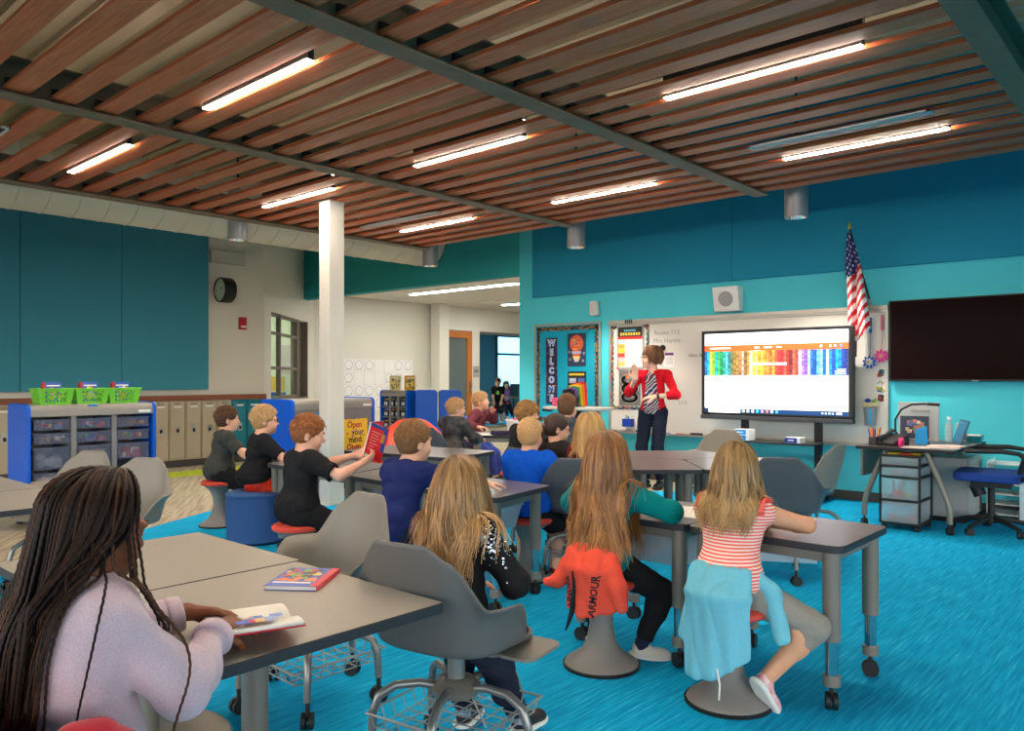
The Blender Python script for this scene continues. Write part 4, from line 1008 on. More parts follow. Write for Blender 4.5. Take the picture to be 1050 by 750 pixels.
px(0, 1, 0, .075, (238, 240, 244), -.0014); px(0, 1, .15, .225, (234, 88, 36))
pal = [(20, 110, 170), (40, 160, 190), (190, 210, 70), (120, 180, 60), (30, 170, 190), (60, 180, 90), (30, 140, 80), (40, 160, 150), (90, 180, 190), (30, 130, 130), (110, 100, 60), (130, 105, 50), (170, 120, 60), (150, 110, 70), (220, 150, 130), (120, 90, 50), (170, 130, 60), (245, 225, 190), (220, 170, 60), (240, 190, 110), (230, 150, 40), (236, 170, 60), (200, 130, 40), (230, 120, 50), (200, 90, 40), (230, 140, 50), (220, 70, 50), (220, 50, 50), (190, 40, 40), (200, 80, 60), (150, 40, 40), (110, 40, 40), (200, 90, 70), (170, 60, 40), (230, 200, 230), (150, 110, 200), (120, 80, 180), (150, 190, 230), (30, 90, 180), (20, 80, 160), (90, 170, 220), (130, 190, 230), (20, 90, 190), (180, 200, 220), (30, 120, 220), (20, 70, 180), (20, 150, 220), (20, 110, 200), (30, 60, 150), (30, 50, 120)]
n = len(pal); rs = random.Random(4)
for i, c in enumerate(pal):
    for j in range(14):
        k = rs.uniform(.72, 1.12); px(i/n, (i+.86)/n, .225+.305*j/14, .225+.305*(j+1)/14, tuple(min(255, v*k) for v in c), -.0024)
    px((i+.86)/n, (i+1)/n, .225, .53, tuple(v*.55 for v in c), -.0024)
for a, b in ((.04, .20), (.375, .41), (.44, .50), (.53, .565)): px(a, b, .178, .195, (255, 236, 226), -.0028)
for k in range(10): px(.345+k*.026, .365+k*.026, .375, .405, (255, 255, 255), -.0032)
for k, c in enumerate(((255, 255, 255), (255, 255, 255), (255, 255, 255), (90, 120, 240))): px((.82, .88, .91, .945)[k], (.835, .893, .925, .962)[k], .175, .20, c, -.0032)
px(.365, .42, .222, .228, (255, 230, 220), -.0032)
for k in range(3): px(.93-.015*(k > 0), .985, .455+.025*k, .465+.025*k, (220, 230, 245), -.0032)
px(.27, 1, .945, 1, (16, 52, 96)); px(0, .03, .945, 1, (20, 40, 70))
for k, c in enumerate(((230, 240, 250), (250, 230, 140), (240, 240, 240), (60, 200, 240), (230, 140, 220), (240, 110, 80), (220, 230, 240), (60, 190, 230))): px(.285+k*.034, .302+k*.034, .957, .988, c, -.0032)
for k in range(4): px(.83+k*.022, .843+k*.022, .965, .982, (210, 225, 240), -.0032)
px(.925, .96, .96, .985, (220, 230, 240), -.0032)
px(.325, .333, .62, .64, (120, 200, 220), -.0032); px(.325, .331, .77, .785, (120, 200, 220), -.0032); px(.96, .968, .085, .10, (90, 140, 230), -.0032)
mb.build('display', attr_mat('lit display', rough=.25, emit=.82), t)
for x in (-.36, .46): MB().box(x-.035, x+.035, .07, .13, .10, 1.5).build('post', m_black, t, bevel=.004)
MB().box(-.40, .50, .07, .12, 1.0, 1.05).box(-.40, .50, .07, .12, 1.45, 1.5).build('cross_bar', m_black, t)
MB().box(-.42, .52, -.22, .09, .59, .612).build('shelf', mat('dark shelf', (58, 58, 60), .5), t, bevel=.004)
MB().prism(rrect(-.50, .60, -.33, .22, .07), .075, .115).build('base', mat('grey base cover', (120, 118, 112), .4), t, bevel=.012)
for x in (-.42, .52):
    for y in (-.26, .15): caster_mb((x, y, .075), .036, 0).build('caster', m_black, t)
for z, x, w, c, l in ((.6125, -3.82, .17, (30, 130, 216), 'lower light blue box stacked on the screen stand shelf'), (.6725, -3.82, .17, (40, 150, 226), 'upper light blue box stacked on the screen stand shelf'), (.6125, -3.26, .16, (44, 52, 150), 'dark blue box lying on the right of the screen stand shelf')):
    t = thing('paper_box', l, 'box', (x, 8.02, z)); MB().box(-w/2, w/2, -.05, .10, 0, .058).build('carton', m_plate, t, bevel=.003)
    MB().box(-w/2, w*.3, -.0515, -.050, .003, .055).build('blue_panel', mat('box blue %d%d%d' % c, c, .5), t); MB().box(-w*.3, w*.1, -.0522, -.0515, .022, .034).build('print_line', m_plate, t)
# flag
t = thing('flag', 'American flag hanging on a slanted wall pole above the screen corner', 'flag', (-2.66, WY, 1.99))
MB().cyl((0, -.01, .03), (-.10, -.36, .80), .010, n=12).build('pole', mat('dark flag pole', (60, 40, 28), .4), t)
MB().lathe([(.0, 0), (.014, .0), (.018, .02), (.012, .05), (.003, .075)], 12).build('finial', mat('gold finial', (214, 176, 80), .3, .9), t, loc=(-.10, -.36, .80))
MB().box(-.025, .025, -.03, -.052+.04, -.0, .05).cyl((0, -.012, .02), (-.012, -.055, .11), .014, n=12).build('bracket', m_alu, t)
mb = MB(); NU, NV = 44, 90; G = []
for j in range(NV+1):          # cloth gathered in folds under the slanted pole
    v = j/NV; row = []
    for i in range(NU+1):
        s_ = -1+2*i/NU; w_ = .022+.075*min(1, v*2.6)**.8-.012*max(0, v-.75)
        zt_ = .785-.30*max(0, (s_+1)/2)*.35; zb_ = -.33+.10*abs(s_+.25)
        z = zt_+(zb_-zt_)*v
        x = -.095+.055*v+s_*w_+.010*math.sin(6*v+2*s_); y = -.345+.14*v*.5+.034*math.sin(s_*5.2+1.3*v+.6)*min(1, v*2.2)+.012*math.sin(s_*11+3*v)
        row.append((x, y, z))
    G.append(row)
for j in range(NV):
    for i in range(NU):
        p_ = G[j][i]; s_ = -1+2*(i+.5)/NU; v = (j+.5)/NV
        st = math.floor((p_[2]*1.0-(p_[0]+.05)*2.1+s_*.05)/.058); c = (200, 36, 44) if st % 2 == 0 else (238, 232, 228)
        if v+.10*s_ < .36:
            c = (34, 42, 104)
            if (i % 8 in (2, 3) and j % 8 in (1, 2)) or (i % 8 in (6, 7) and j % 8 in (5, 6)): c = (232, 232, 238)
        mb.col(c).add([G[j][i], G[j][i+1], G[j+1][i+1], G[j+1][i]], [(0, 1, 2, 3)], True)
# weld for smooth shading
o = mb.build('cloth', attr_mat('flag cloth', rough=.75), t)
bmm = bmesh.new(); bmm.from_mesh(o.data); bmesh.ops.remove_doubles(bmm, verts=bmm.verts, dist=.0002); bmm.to_mesh(o.data); bmm.free(); o.modifiers.new('s', 'SOLIDIFY').thickness = .0015
# hanging flowers
def flower(label, x, z, ztop, c1, c2, cs):
    t = thing('hanging_flower', label, 'ornament', (x, WY-.07, z))
    mb = MB()
    for k in range(9):
        a = 2*PI*k/9; mb.M = Matrix.Rotation(a, 4, 'Y') @ Matrix.Translation((0, -.01+.006*(k % 2), .042)); mb.ball((0, 0, 0), (.015, .006, .030), 10, 6)
    mb.build('petals', mat('petal '+label[:12], c1, .6), t)
    mb = MB()
    for k in range(7):
        a = 2*PI*k/7+.3; mb.M = Matrix.Rotation(a, 4, 'Y') @ Matrix.Translation((0, -.022, .024)); mb.ball((0, 0, 0), (.011, .005, .018), 10, 6)
    mb.build('inner_petals', mat('inner petal '+label[:12], c2, .6), t); MB().ball((0, -.028, 0), .013, 10, 8).build('eye', mat('flower eye '+label[:12], (226, 214, 110), .6), t)
    MB().tube([(0, .01, .03), (.004, .02, (ztop-z)*.5), (0, .03, ztop-z)], .003, 6).build('string', mat('string '+label[:12], cs, .7), t)
    MB().box(-.014, .014, .015, .035, ztop-z-.16, ztop-z).build('clip', mat('clip '+label[:12], cs, .6), t, bevel=.004)
flower('blue and white paper flower hanging under the flag', -2.66, 1.45, 1.91, (70, 110, 200), (240, 240, 244), (40, 110, 170))
flower('pink paper flower hanging beside the dark television', -2.545, 1.51, 1.93, (240, 60, 150), (246, 120, 180), (226, 130, 150))
rs = random.Random(11)
for i, (z, w, h, cs, l) in enumerate(((1.335, .075, .085, ((60, 130, 180), (60, 90, 70), (180, 70, 50)), 'topmost'), (1.24, .075, .06, ((226, 222, 210), (220, 150, 110), (170, 180, 170)), 'second from the top'), (1.165, .09, .065, ((200, 180, 60), (70, 130, 200), (120, 150, 60)), 'third from the top'), (1.08, .07, .08, ((150, 70, 70), (60, 40, 40), (200, 150, 140)), 'lowest'))):
    t = thing('small_photo', 'small photograph at the right edge of the white board, '+l+' of four', 'photo', (-2.565, WY-.026, z), 0, 'small photographs on the white board')
    MB().box(-w/2, w/2, 0, .003, -h/2, h/2).build('paper', m_plate, t); mb = MB()
    for k in range(14):
        mb.col(rs.choice(cs)); a, b = rs.uniform(-w/2, w/4), rs.uniform(-h/2, h/4); mb.box(a, min(w/2-.003, a+w*.4), -.0008-.0001*k, -.0004, max(-h/2+.003, b), min(h/2-.003, b+h*.4))
    mb.build('picture', m_print, t)
t = thing('magnetic_caddy', 'cream magnetic shelf with a grey cup and a blue clip on the white board', 'caddy', (-2.65, WY-.023, .80))
MB().box(-.075, .075, -.08, 0, .19, .235).build('shelf', mat('cream plastic', (214, 206, 160), .5), t, bevel=.006)
MB().lathe([(.05, 0), (.062, .18)], 20, c=(0, -.065, 0)).build('cup', mat('grey cup', (150, 156, 160), .4), t)
MB().box(.01, .035, -.135, -.128, .02, .17).build('striped_strip', mat('sky blue strip', (50, 160, 216), .5), t)
MB().ball((-.03, -.04, .255), (.03, .03, .02), 10, 6).build('blue_clip', mat('royal blue plastic', (24, 66, 176), .4), t); MB().ball((.045, -.05, .245), (.02, .03, .035), 10, 6).build('green_clip', mat('leaf green', (110, 180, 70), .5), t)
# high pedestal table with folders
t = thing('pedestal_table', 'tall pedestal table with a pale edge in front of the pin board', 'table', (-5.88, 7.78, 0))
MB().prism(rrect(-.46, .46, -.28, .28, .24, 8), .895, .925).build('tabletop', [mat('pale table edge', (190, 190, 184), .4)], t, bevel=.006)
MB().prism(rrect(-.14, .14, -.14, .14, .03), .875, .895).cyl((0, 0, .02), (0, 0, .876), .038, n=18).build('pedestal', m_black, t)
MB().prism(rrect(-.28, .28, -.24, .24, .06), .0, .03).build('foot', m_black, t, bevel=.006)
MB().box(-.44, -.30, -.16, -.12, .868, .894).build('crank', m_black, t)
t = thing('pink_basket', 'pink lattice basket on the tall pedestal table', 'basket', (-6.17, 7.76, .9255)); mb = MB()
for j in range(5):
    z = .012+j*.022; mb.tube([(.075*(1+.18*j/4)*math.cos(a), .06*(1+.18*j/4)*math.sin(a), z) for a in [2*PI*k/20 for k in range(20)]], .0055, 6, closed=True)
for k in range(20): a = 2*PI*k/20; mb.cyl((.075*math.cos(a), .06*math.sin(a), 0), (.09*math.cos(a), .072*math.sin(a), .10), .004, n=6)
mb.prism([(.074*math.cos(2*PI*k/20), .059*math.sin(2*PI*k/20)) for k in range(20)], 0, .006)
mb.build('lattice', mat('pink plastic', (226, 92, 130), .5), t)
t = thing('file_holder', 'black box of coloured folders on the tall pedestal table', 'file holder', (-5.96, 7.80, .9255))
MB().add([(-.10, -.09, 0), (.10, -.09, 0), (.10, .10, 0), (-.10, .10, 0), (-.12, -.12, .10), (.12, -.12, .10), (.12, .12, .20), (-.12, .12, .20)], [(3, 2, 1, 0), (0, 1, 5, 4), (1, 2, 6, 5), (2, 3, 7, 6), (3, 0, 4, 7)]).build('box', m_black, t, solid=.005)
for k, (c, l) in enumerate((((34, 32, 36), 'black folder at the front of the file holder'), ((130, 84, 170), 'purple folder in the file holder'), ((60, 160, 90), 'green folder in the file holder'), ((236, 200, 50), 'yellow folder in the file holder'), ((238, 130, 40), 'orange folder in the file holder'), ((220, 60, 60), 'red folder at the back of the file holder'))):
    t = thing('folder', l, 'folder', (-5.965+.018*k, 7.745+.022*k, .935), -.12+.02*k, 'coloured folders in the black holder')
    zz = .20+.018*k
    MB().add([(-.10, -.012, 0), (.10, -.012, 0), (.10, -.045+.0, zz), (-.10, -.045, zz), (-.10, -.004, 0), (.10, -.004, 0), (.10, -.037, zz), (-.10, -.037, zz)], [(0, 1, 2, 3), (7, 6, 5, 4), (0, 4, 5, 1), (1, 5, 6, 2), (2, 6, 7, 3), (3, 7, 4, 0)]).build('cover', mat('folder %d' % k, c, .5), t)
    MB().box(-.02, .06, -.045, -.040, zz, zz+.012).build('tab', mat('folder %d' % k, c, .5), t)

# ------------------------------------------------------------------ teacher's corner
t = thing('teacher_desk', 'teacher desk with curved grey legs at the right, loaded with papers', 'desk', (-1.96, 7.7, 0))
P = rrect(-.39, .38, -.60, .62, .03)
MB().mat(1).prism(P, .672, .6996).mat(0).add([(p[0], p[1], .70) for p in P], [tuple(range(len(P)))]).build('desktop', [m_lamd, m_black], t, bevel=.003)
MB().box(-.375, -.355, -.50, .50, .43, .67).build('modesty_panel', m_leg, t)
for y in (-.52, .52):
    for s, x in ((-1, -.30), (1, .30)):
        pts = [(x-s*.14, y, .665), (x-s*.09, y, .55), (x-s*.03, y, .40), (x+s*.02, y, .26), (x+s*.035, y, .18), (x+s*.035, y, .09)]
        o = MB().tube(pts, .024, 12).build('leg', m_leg, t); caster_mb((x+s*.035, y, .10), .034, .6).build('caster', m_black, o)
m_dr = mat('frosted clear drawer', (190, 208, 216), .3, alpha=.36)
t = thing('drawer_tower', 'black framed tower of four frosted drawers under the desk', 'drawers', (-1.99, 7.30, 0))
mb = MB()
for z in (.05, .245, .44, .535, .62): mb.box(-.16, .16, -.19, .19, z, z+.016)
for x in (-.155, .155):
    for y in (-.185, .185): mb.box(x-.008, x+.008, y-.008, y+.008, .05, .62)
mb.build('frame', m_black, t, bevel=.003)
for z0, z1, cs in ((.068, .24, ((200, 90, 90), (230, 220, 210), (150, 160, 170))), (.263, .435, ((230, 60, 90), (220, 190, 90), (230, 225, 220), (160, 60, 70))), (.458, .53, ((190, 190, 190), (150, 150, 160))), (.553, .618, ((170, 160, 100), (120, 130, 90)))):
    o = MB().box(-.143, .143, -.188, .17, z0, z1).build('drawer', m_dr, t, bevel=.006)
    mb = MB()
    for k in range(8): mb.col(random.choice(cs)).ball((random.uniform(-.10, .10), random.uniform(-.15, -.05), z0+.035), (random.uniform(.02, .035), .03, random.uniform(.015, .03)), 8, 6)
    mb.build('contents', m_print, o); MB().box(-.04, .04, -.198, -.187, z1-.025, z1-.012).build('pull', m_dr, o)
mb = MB().col((230, 214, 60)).box(-.13, -.03, -.12, .1, .637, .648).col((214, 80, 50)).box(-.02, .08, -.13, .08, .637, .646).col((200, 180, 60)).box(.06, .14, -.10, .1, .637, .652); mb.build('papers', m_print, t)
for x in (-.13, .13):
    for y in (-.16, .16): caster_mb((x, y, .055), .022, .4).build('caster', m_black, t)
t = thing('file_cabinet', 'low pale grey file cabinet under the far end of the desk', 'cabinet', (-1.85, 8.05, 0))
MB().box(-.22, .22, -.25, .25, .05, .58).build('body', mat('pale grey metal', (176, 178, 176), .45), t, bevel=.005); MB().box(-.20, .20, -.23, .23, 0, .05).build('plinth', m_black, t)
for z in (.06, .32): o = MB().box(.222, .236, -.24, .24, z, z+.245).build('drawer', mat('pale grey metal', (176, 178, 176), .45), t, bevel=.004); MB().box(.236, .25, -.06, .06, z+.19, z+.20).build('pull', m_alu, o)
t = thing('paper_stack_tower', 'white plastic letter trays standing by the wall under the desk', 'letter tray', (-1.42, 8.33, 0))
MB().box(-.13, .13, -.17, .17, 0, .012).build('base', m_plate, t)
for k in range(6): MB().box(-.13, .13, -.17, .17, .06+.09*k, .067+.09*k).box(-.13, -.124, -.17, .17, .0+.09*k, .09+.09*k).box(.124, .13, -.17, .17, .09*k, .09+.09*k).build('tray', m_plate, t)
# office chair
t = thing('office_chair', 'black mesh-back office chair with a royal blue seat by the desk', 'office chair', (-1.40, 7.55, 0), face_rz(-1, -.08))
MB().prism(rrect(-.245, .245, -.24, .26, .09), .44, .515).build('seat', mat('royal blue seat fabric', (22, 62, 140), .85, bump=.2, bscale=500), t, bevel=.022, seg=3)
G = []
for j in range(13):
    v = j/12; z = .52+.50*v; yb_ = -.24-.03*math.sin(v*2.6)-.12*v**1.5; w = .19+.035*math.sin(PI*v*.9)
    G.append([(w*(2*i/10-1), yb_+.03*(2*i/10-1)**2+0, z) for i in range(11)])
MB().grid(G).build('mesh_back', mat('black mesh fabric', (44, 46, 48), .8, alpha=.82), t, solid=.012)
e = [G[0][0]]+[G[j][0] for j in range(13)]+[p for p in G[12]]+[G[12-j][10] for j in range(13)]
MB().tube(e[1:], .014, 8).build('back_frame', m_black, t)
for s in (-1, 1):
    MB().tube([(s*.16, -.20, .46), (s*.24, -.29, .50), (s*.262, -.30, .60), (s*.262, -.22, .685), (s*.262, -.1, .70), (s*.262, .16, .69)], [.02, .022, .02, .018, .02, .02], 10).build('armrest', m_black, t)
MB().box(-.12, .12, -.15, .14, .385, .438).cyl((0, 0, .14), (0, 0, .40), .028, n=16).cyl((.02, .08, .30), (.02, .12, .39), .05, n=16).build('mechanism', m_black, t)
MB().cyl((.12, 0, .40), (.20, .02, .385), .006, n=8).ball((.205, .021, .382), .013, 8, 6).build('lever', m_chrome, t)
MB().lathe([(.05, .085), (.055, .11), (.035, .16)], 18).build('hub', m_black, t)
for k in range(5):
    a = 2*PI*k/5+.2; d = (math.cos(a), math.sin(a)); o = MB().tube([(.03*d[0], .03*d[1], .125), (.16*d[0], .16*d[1], .105), (.30*d[0], .30*d[1], .072)], [.024, .021, .016], 10).build('leg', m_black, t)
    caster_mb((.30*d[0], .30*d[1], .075), .032, a+1).build('caster', m_black, o)
# desk things
zd = .7005
t = thing('desk_lamp', 'black gooseneck lamp arching over the desk', 'lamp', (-2.06, 7.42, zd)); pts = [(0, 0, .02), (-.05, 0, .12), (-.055, .01, .22), (-.01, .03, .31), (.07, .04, .355), (.16, .05, .362), (.20, .05, .362)]
MB().tube(pts, .009, 10).build('neck', m_black, t); MB().cyl((.20, .05, .362), (.29, .05, .358), .014, n=14).build('lamp_head', m_black, t); MB().lathe([(.055, 0), (.058, .012), (.03, .025)], 20).build('base', m_black, t)
t = thing('laptop', 'open dark laptop standing tilted at the middle of the desk', 'laptop', (-1.80, 7.70, zd), -1.15)
MB().box(-.16, .16, -.11, .11, 0, .016).build('keyboard_base', mat('laptop grey', (90, 96, 104), .4), t, bevel=.004)
mb = MB(); mb.M = Matrix.Translation((0, .11, .012)) @ Matrix.Rotation(math.radians(-18), 4, 'X'); mb.box(-.16, .16, -.006, .006, 0, .215); o = mb.build('lid', mat('laptop lid blue grey', (40, 76, 104), .35), t, bevel=.003)
mb = MB(); mb.M = Matrix.Translation((0, .11, .012)) @ Matrix.Rotation(math.radians(-18), 4, 'X'); mb.box(-.148, .148, -.0072, -.0062, .012, .203).build('screen', mat('laptop screen blue', (30, 90, 130), .2, emit=.15), o)
t = thing('display_panel', 'grey upright panel holding a framed photo, behind the laptop', 'panel', (-2.08, 8.02, zd), .15); MB().box(-.17, .17, -.012, .012, 0, .36).build('board', mat('pale grey board', (178, 182, 182), .5), t, bevel=.006)
MB().box(-.15, .09, -.020, -.0125, .02, .23).build('photo_frame', mat('dark frame', (48, 62, 80), .4), t); mb = MB(); rs = random.Random(2)
for k in range(30): mb.col(rs.choice(((190, 170, 130), (120, 130, 110), (210, 200, 190), (90, 110, 150), (200, 120, 90)))); x, z = rs.uniform(-.12, .03), rs.uniform(.05, .17); mb.box(x, x+.03, -.0222-.00003*k, -.0205, z, z+.03)
mb.build('photo', m_print, t); MB().box(-.06, .1, -.03, -.013, .27, .29).build('clip', mat('steel clip', (150, 150, 146), .3, .8), t)
t = thing('phone', 'black desk phone tilted on the desk', 'phone', (-2.10, 7.30, zd), -.4); MB().add([(-.09, -.1, 0), (.09, -.1, 0), (.09, .1, 0), (-.09, .1, 0), (-.09, -.1, .03), (.09, -.1, .03), (.09, .1, .10), (-.09, .1, .10)], [(3, 2, 1, 0), (4, 5, 6, 7), (0, 1, 5, 4), (1, 2, 6, 5), (2, 3, 7, 6), (3, 0, 4, 7)]).build('base', m_black, t, bevel=.005)
MB().tube([(-.07, -.09, .06), (-.07, 0, .085), (-.07, .09, .125)], [.02, .014, .02], 10).build('handset', mat('dark grey handset', (60, 62, 64), .4), t)
t = thing('pen_cup', 'black mesh cup crammed with bright pencils and scissors on the desk', 'pen cup', (-2.24, 7.27, zd)); MB().lathe([(.045, 0), (.048, .07)], 20, capt=False).build('cup', m_black, t, solid=.003)
for k in range(11):
    a = k*2.4; c = ((230, 120, 40), (240, 170, 50), (220, 50, 60), (240, 70, 140), (60, 90, 180), (240, 200, 70))[k % 6]
    MB().cyl((.02*math.cos(a), .02*math.sin(a), .005), (.05*math.cos(a), .05*math.sin(a), .13+.012*(k % 3)), .0055, n=8).build('pencil', mat('pencil %d' % (k % 6), c, .5), t)
t = thing('tape_roll', 'bright pink roll standing at the desk edge', 'tape', (-1.995, 7.18, zd)); mb = MB(); mb.M = Matrix.Translation((0, 0, .04)) @ Matrix.Rotation(PI/2, 4, 'Y'); mb.lathe([(.022, -.012), (.04, -.012), (.04, .012), (.022, .012)], 20, capb=False, capt=False).build('roll', mat('hot pink', (226, 30, 120), .5), t, solid=.003)
t = thing('blue_card', 'folded bright blue card propped beside the laptop', 'card', (-1.945, 7.60, zd), .3); MB().add([(-.05, 0, 0), (.05, 0, 0), (.045, .03, .16), (-.045, .03, .13), (-.05, .09, 0), (.05, .09, 0)], [(0, 1, 2, 3), (3, 2, 5, 4)]).build('card', mat('sky blue card', (20, 150, 216), .6), t, solid=.003)
t = thing('water_bottle', 'clear bottle at the back of the desk', 'bottle', (-1.83, 8.05, zd)); MB().lathe([(.03, 0), (.033, .01), (.033, .15), (.015, .19), (.015, .21)], 18).build('body', mat('clear bottle', (200, 214, 220), .1, alpha=.5), t); MB().lathe([(.017, .205), (.017, .23)], 16).build('cap', m_plate, t)
t = thing('candy_jar', 'jar of orange sweets at the back of the desk', 'jar', (-1.72, 8.0, zd)); MB().lathe([(.042, 0), (.045, .02), (.042, .17), (.03, .19)], 20).build('glass', mat('clear jar', (220, 214, 196), .1, alpha=.35), t); mb = MB()
for k in range(24): mb.col(random.choice(((226, 130, 70), (230, 160, 110), (200, 190, 130)))).ball((random.uniform(-.022, .022), random.uniform(-.022, .022), .02+.006*k), .013, 8, 6)
mb.build('sweets', m_print, t)
t = thing('teal_tray', 'teal tray on the far right corner of the desk', 'tray', (-1.66, 8.18, zd), .1); MB().add([(-.06, -.10, 0), (.06, -.10, 0), (.06, .1, 0), (-.06, .1, 0), (-.075, -.115, .06), (.075, -.115, .06), (.075, .115, .06), (-.075, .115, .06)], [(3, 2, 1, 0), (0, 1, 5, 4), (1, 2, 6, 5), (2, 3, 7, 6), (3, 0, 4, 7)]).build('tray', mat('teal plastic', (30, 140, 160), .4), t, solid=.004); MB().box(-.05, .06, -.09, .08, .05, .066).build('papers', m_page, t)
rs = random.Random(6)
for k, (x, y, a, w, h, th, l) in enumerate(((-1.72, 7.42, .1, .24, .30, .012, 'white papers at the near right corner of the desk'), (-1.66, 7.75, -.2, .20, .28, .01, 'papers beside the laptop on the desk'), (-1.90, 7.22, .3, .21, .15, .006, 'pinkish papers at the near desk edge'), (-2.22, 7.50, .2, .14, .24, .035, 'stack of books and papers under the pencil cup side of the desk'))):
    t = thing('paper_stack', l, 'papers', (x, y, zd), a)
    for j in range(3): MB().box(-w/2+rs.uniform(-.012, .012), w/2+rs.uniform(-.012, .012), -h/2, h/2+rs.uniform(-.012, .012), th*j/3, th*(j+1)/3-.0004).build('sheets', mat(('white sheets', 'cream sheets', 'pink sheets')[(j+k) % 3], ((236, 234, 230), (226, 220, 206), (230, 206, 200))[(j+k) % 3], .8), t)

# ------------------------------------------------------------------ alcove pictures, posters, far room
proto = None
for r_ in range(4):
    for c_ in range(7):
        y = 10.02+.272*c_; z = 1.54-.275*r_
        drawn = (r_, c_) not in ((0, 3), (0, 4), (1, 1), (1, 2), (1, 3), (3, 5), (3, 6), (1, 6))
        t = thing('drawing_sheet', 'white sheet with a pencilled circle, pinned in the grid on the alcove wall' if drawn else 'blank white sheet pinned in the grid on the alcove wall', 'drawing', (-13.597, y, z), 0, 'circle drawings in the alcove grid' if drawn else 'blank sheets in the alcove grid')
        MB().box(0, .004, -.131, .131, -.133, .133).build('sheet', mat('drawing paper', (236, 236, 236), .8), t)
        if drawn:
            mb = MB(); mb.M = wallM(.005, 0, 0, '+x')
            L = [(.095*math.cos(a)+.006*math.sin(3*a+c_), .095*math.sin(a)+.01) for a in [2*PI*k/22 for k in range(23)]]
            for i in range(22):
                a, b = Vector((*L[i], 0)), Vector((*L[i+1], 0)); d = (b-a).normalized(); n = Vector((-d.y, d.x, 0))*.004; mb.add([a-n, b-n, b+n, a+n], [(0, 1, 2, 3)])
            mb.add([(-.11, -.10, 0), (.06, -.085, 0), (.06, -.08, 0), (-.11, -.093, 0)], [(0, 1, 2, 3)])
            mb.build('pencil_line', mat('pencil grey', (150, 152, 156), .8), t)
t = thing('room_sign', 'small grey room sign beside the oak door', 'sign', (-13.597, 13.84, 1.42)); MB().box(0, .012, -.10, .10, -.14, .14).build('plate', mat('sign grey', (170, 168, 162), .5), t); MB().box(.012, .014, -.07, .07, -.02, .05).build('window_slot', mat('sign dark', (120, 120, 118), .5), t)
# posters on the middle cart back (its front face looks to the camera)
cdir = Vector((math.cos(RX(98.6)), math.sin(RX(98.6)), 0)); cn = Vector((cdir.y, -cdir.x, 0)); cc = Vector((-7.33, 5.02, 0))
ang = math.atan2(cn.y, cn.x)
def cpost(u, z): p = cc+cdir*u+cn*.2335; return wallM(p.x, p.y, z, ang)
o = thing('open_book_poster', 'yellow poster reading Open your mind. Open a book. on the grey cart back', 'poster'); o.matrix_world = cpost(.31, .60)
MB().box(-.18, .18, -.23, .23, 0, .003).build('sheet', mat('yellow poster paper', (238, 206, 60), .6), o)
mb = MB(); rs = random.Random(9)
for k in range(46):
    x, y = rs.uniform(-.15, .15), rs.uniform(-.24, .24)
    if abs(x) < .12 and abs(y) < .2 and rs.random() < .7: continue
    mb.col(rs.choice(((220, 50, 50), (240, 140, 40), (250, 240, 200), (60, 140, 80), (60, 90, 170)))); s = rs.uniform(.006, .014); mb.add([(x+s*math.cos(a), y+s*math.sin(a), .0034) for a in [PI*k/3 for k in range(6)]], [tuple(range(6))])
mb.build('confetti', m_print, o)
for i, s in enumerate(('Open', 'your', 'mind.', 'Open', 'a book.')):
    mb = MB(); text_into(mb, s, .098, Matrix.Translation(((-.02, .03, .0, -.03, 0)[i], .165-.082*i, .0045)), .0006, bold=.002); mb.build('lettering', mat('poster ink %d' % (i % 3), ((170, 40, 60), (70, 50, 110), (40, 40, 50))[i % 3], .6), o)
o = thing('welcome_sign', 'blue poster with white lettering left of the white column on the cart back', 'poster'); o.matrix_world = cpost(-.36, .83)
MB().box(-.16, .16, -.09, .09, 0, .003).build('sheet', mat('cyan poster paper', (20, 140, 190), .6), o); mb = MB(); text_into(mb, 'Welcome', .07, Matrix.Translation((.03, .03, .004)), .0006, bold=.002); mb.box(-.13, -.09, .01, .05, .003, .0045); mb.build('lettering', m_plate, o)
for u, z, l, c in ((-.10, 1.056, 'pale book standing on the alcove shelf cart, left one', (222, 206, 150)), (.24, 1.056, 'yellow picture book standing on the alcove shelf cart, right one', (214, 160, 40))):
    dd = Vector((.73, .11, 0)).normalized(); p = Vector((-10.69, 8.97, z))+dd*u
    paperback(l, (p.x, p.y, z+.002), math.atan2(.11, .73), .24, .26, .03, [c, c, (90, 110, 70), (200, 180, 120), (240, 220, 120), (120, 90, 50)], None, True, True, 'picture_book')
dd = Vector((.73, .11, 0)).normalized(); nn = Vector((dd.y, -dd.x, 0))
for zi, z in enumerate((.782, .602, .402)):
    for k in range(4):
        p = Vector((-10.69, 8.97, z))+dd*(-.20+.132*k)+nn*.055
        t = thing('book_bin', 'small dark bin with a white label on the alcove shelf cart, '+('top', 'middle', 'low')[zi]+' shelf', 'bin', p, math.atan2(.11, .73), 'small bins on the alcove cart, '+('top', 'middle', 'low')[zi]+' shelf')
        MB().box(-.055, .055, -.08, .08, 0, .11).build('tub', mat('dark bin', (44, 44, 52), .5), t, bevel=.004); MB().box(-.035, .035, -.082, -.0805, .02, .075).build('label_card', mat('label card', (190, 200, 214), .6), t)
        mb = MB().col(random.choice(((200, 160, 70), (120, 120, 140), (190, 110, 60), (90, 130, 80), (210, 200, 180)))); mb.box(-.045, .045, -.06, .06, .111, .135); mb.build('contents', m_print, t)
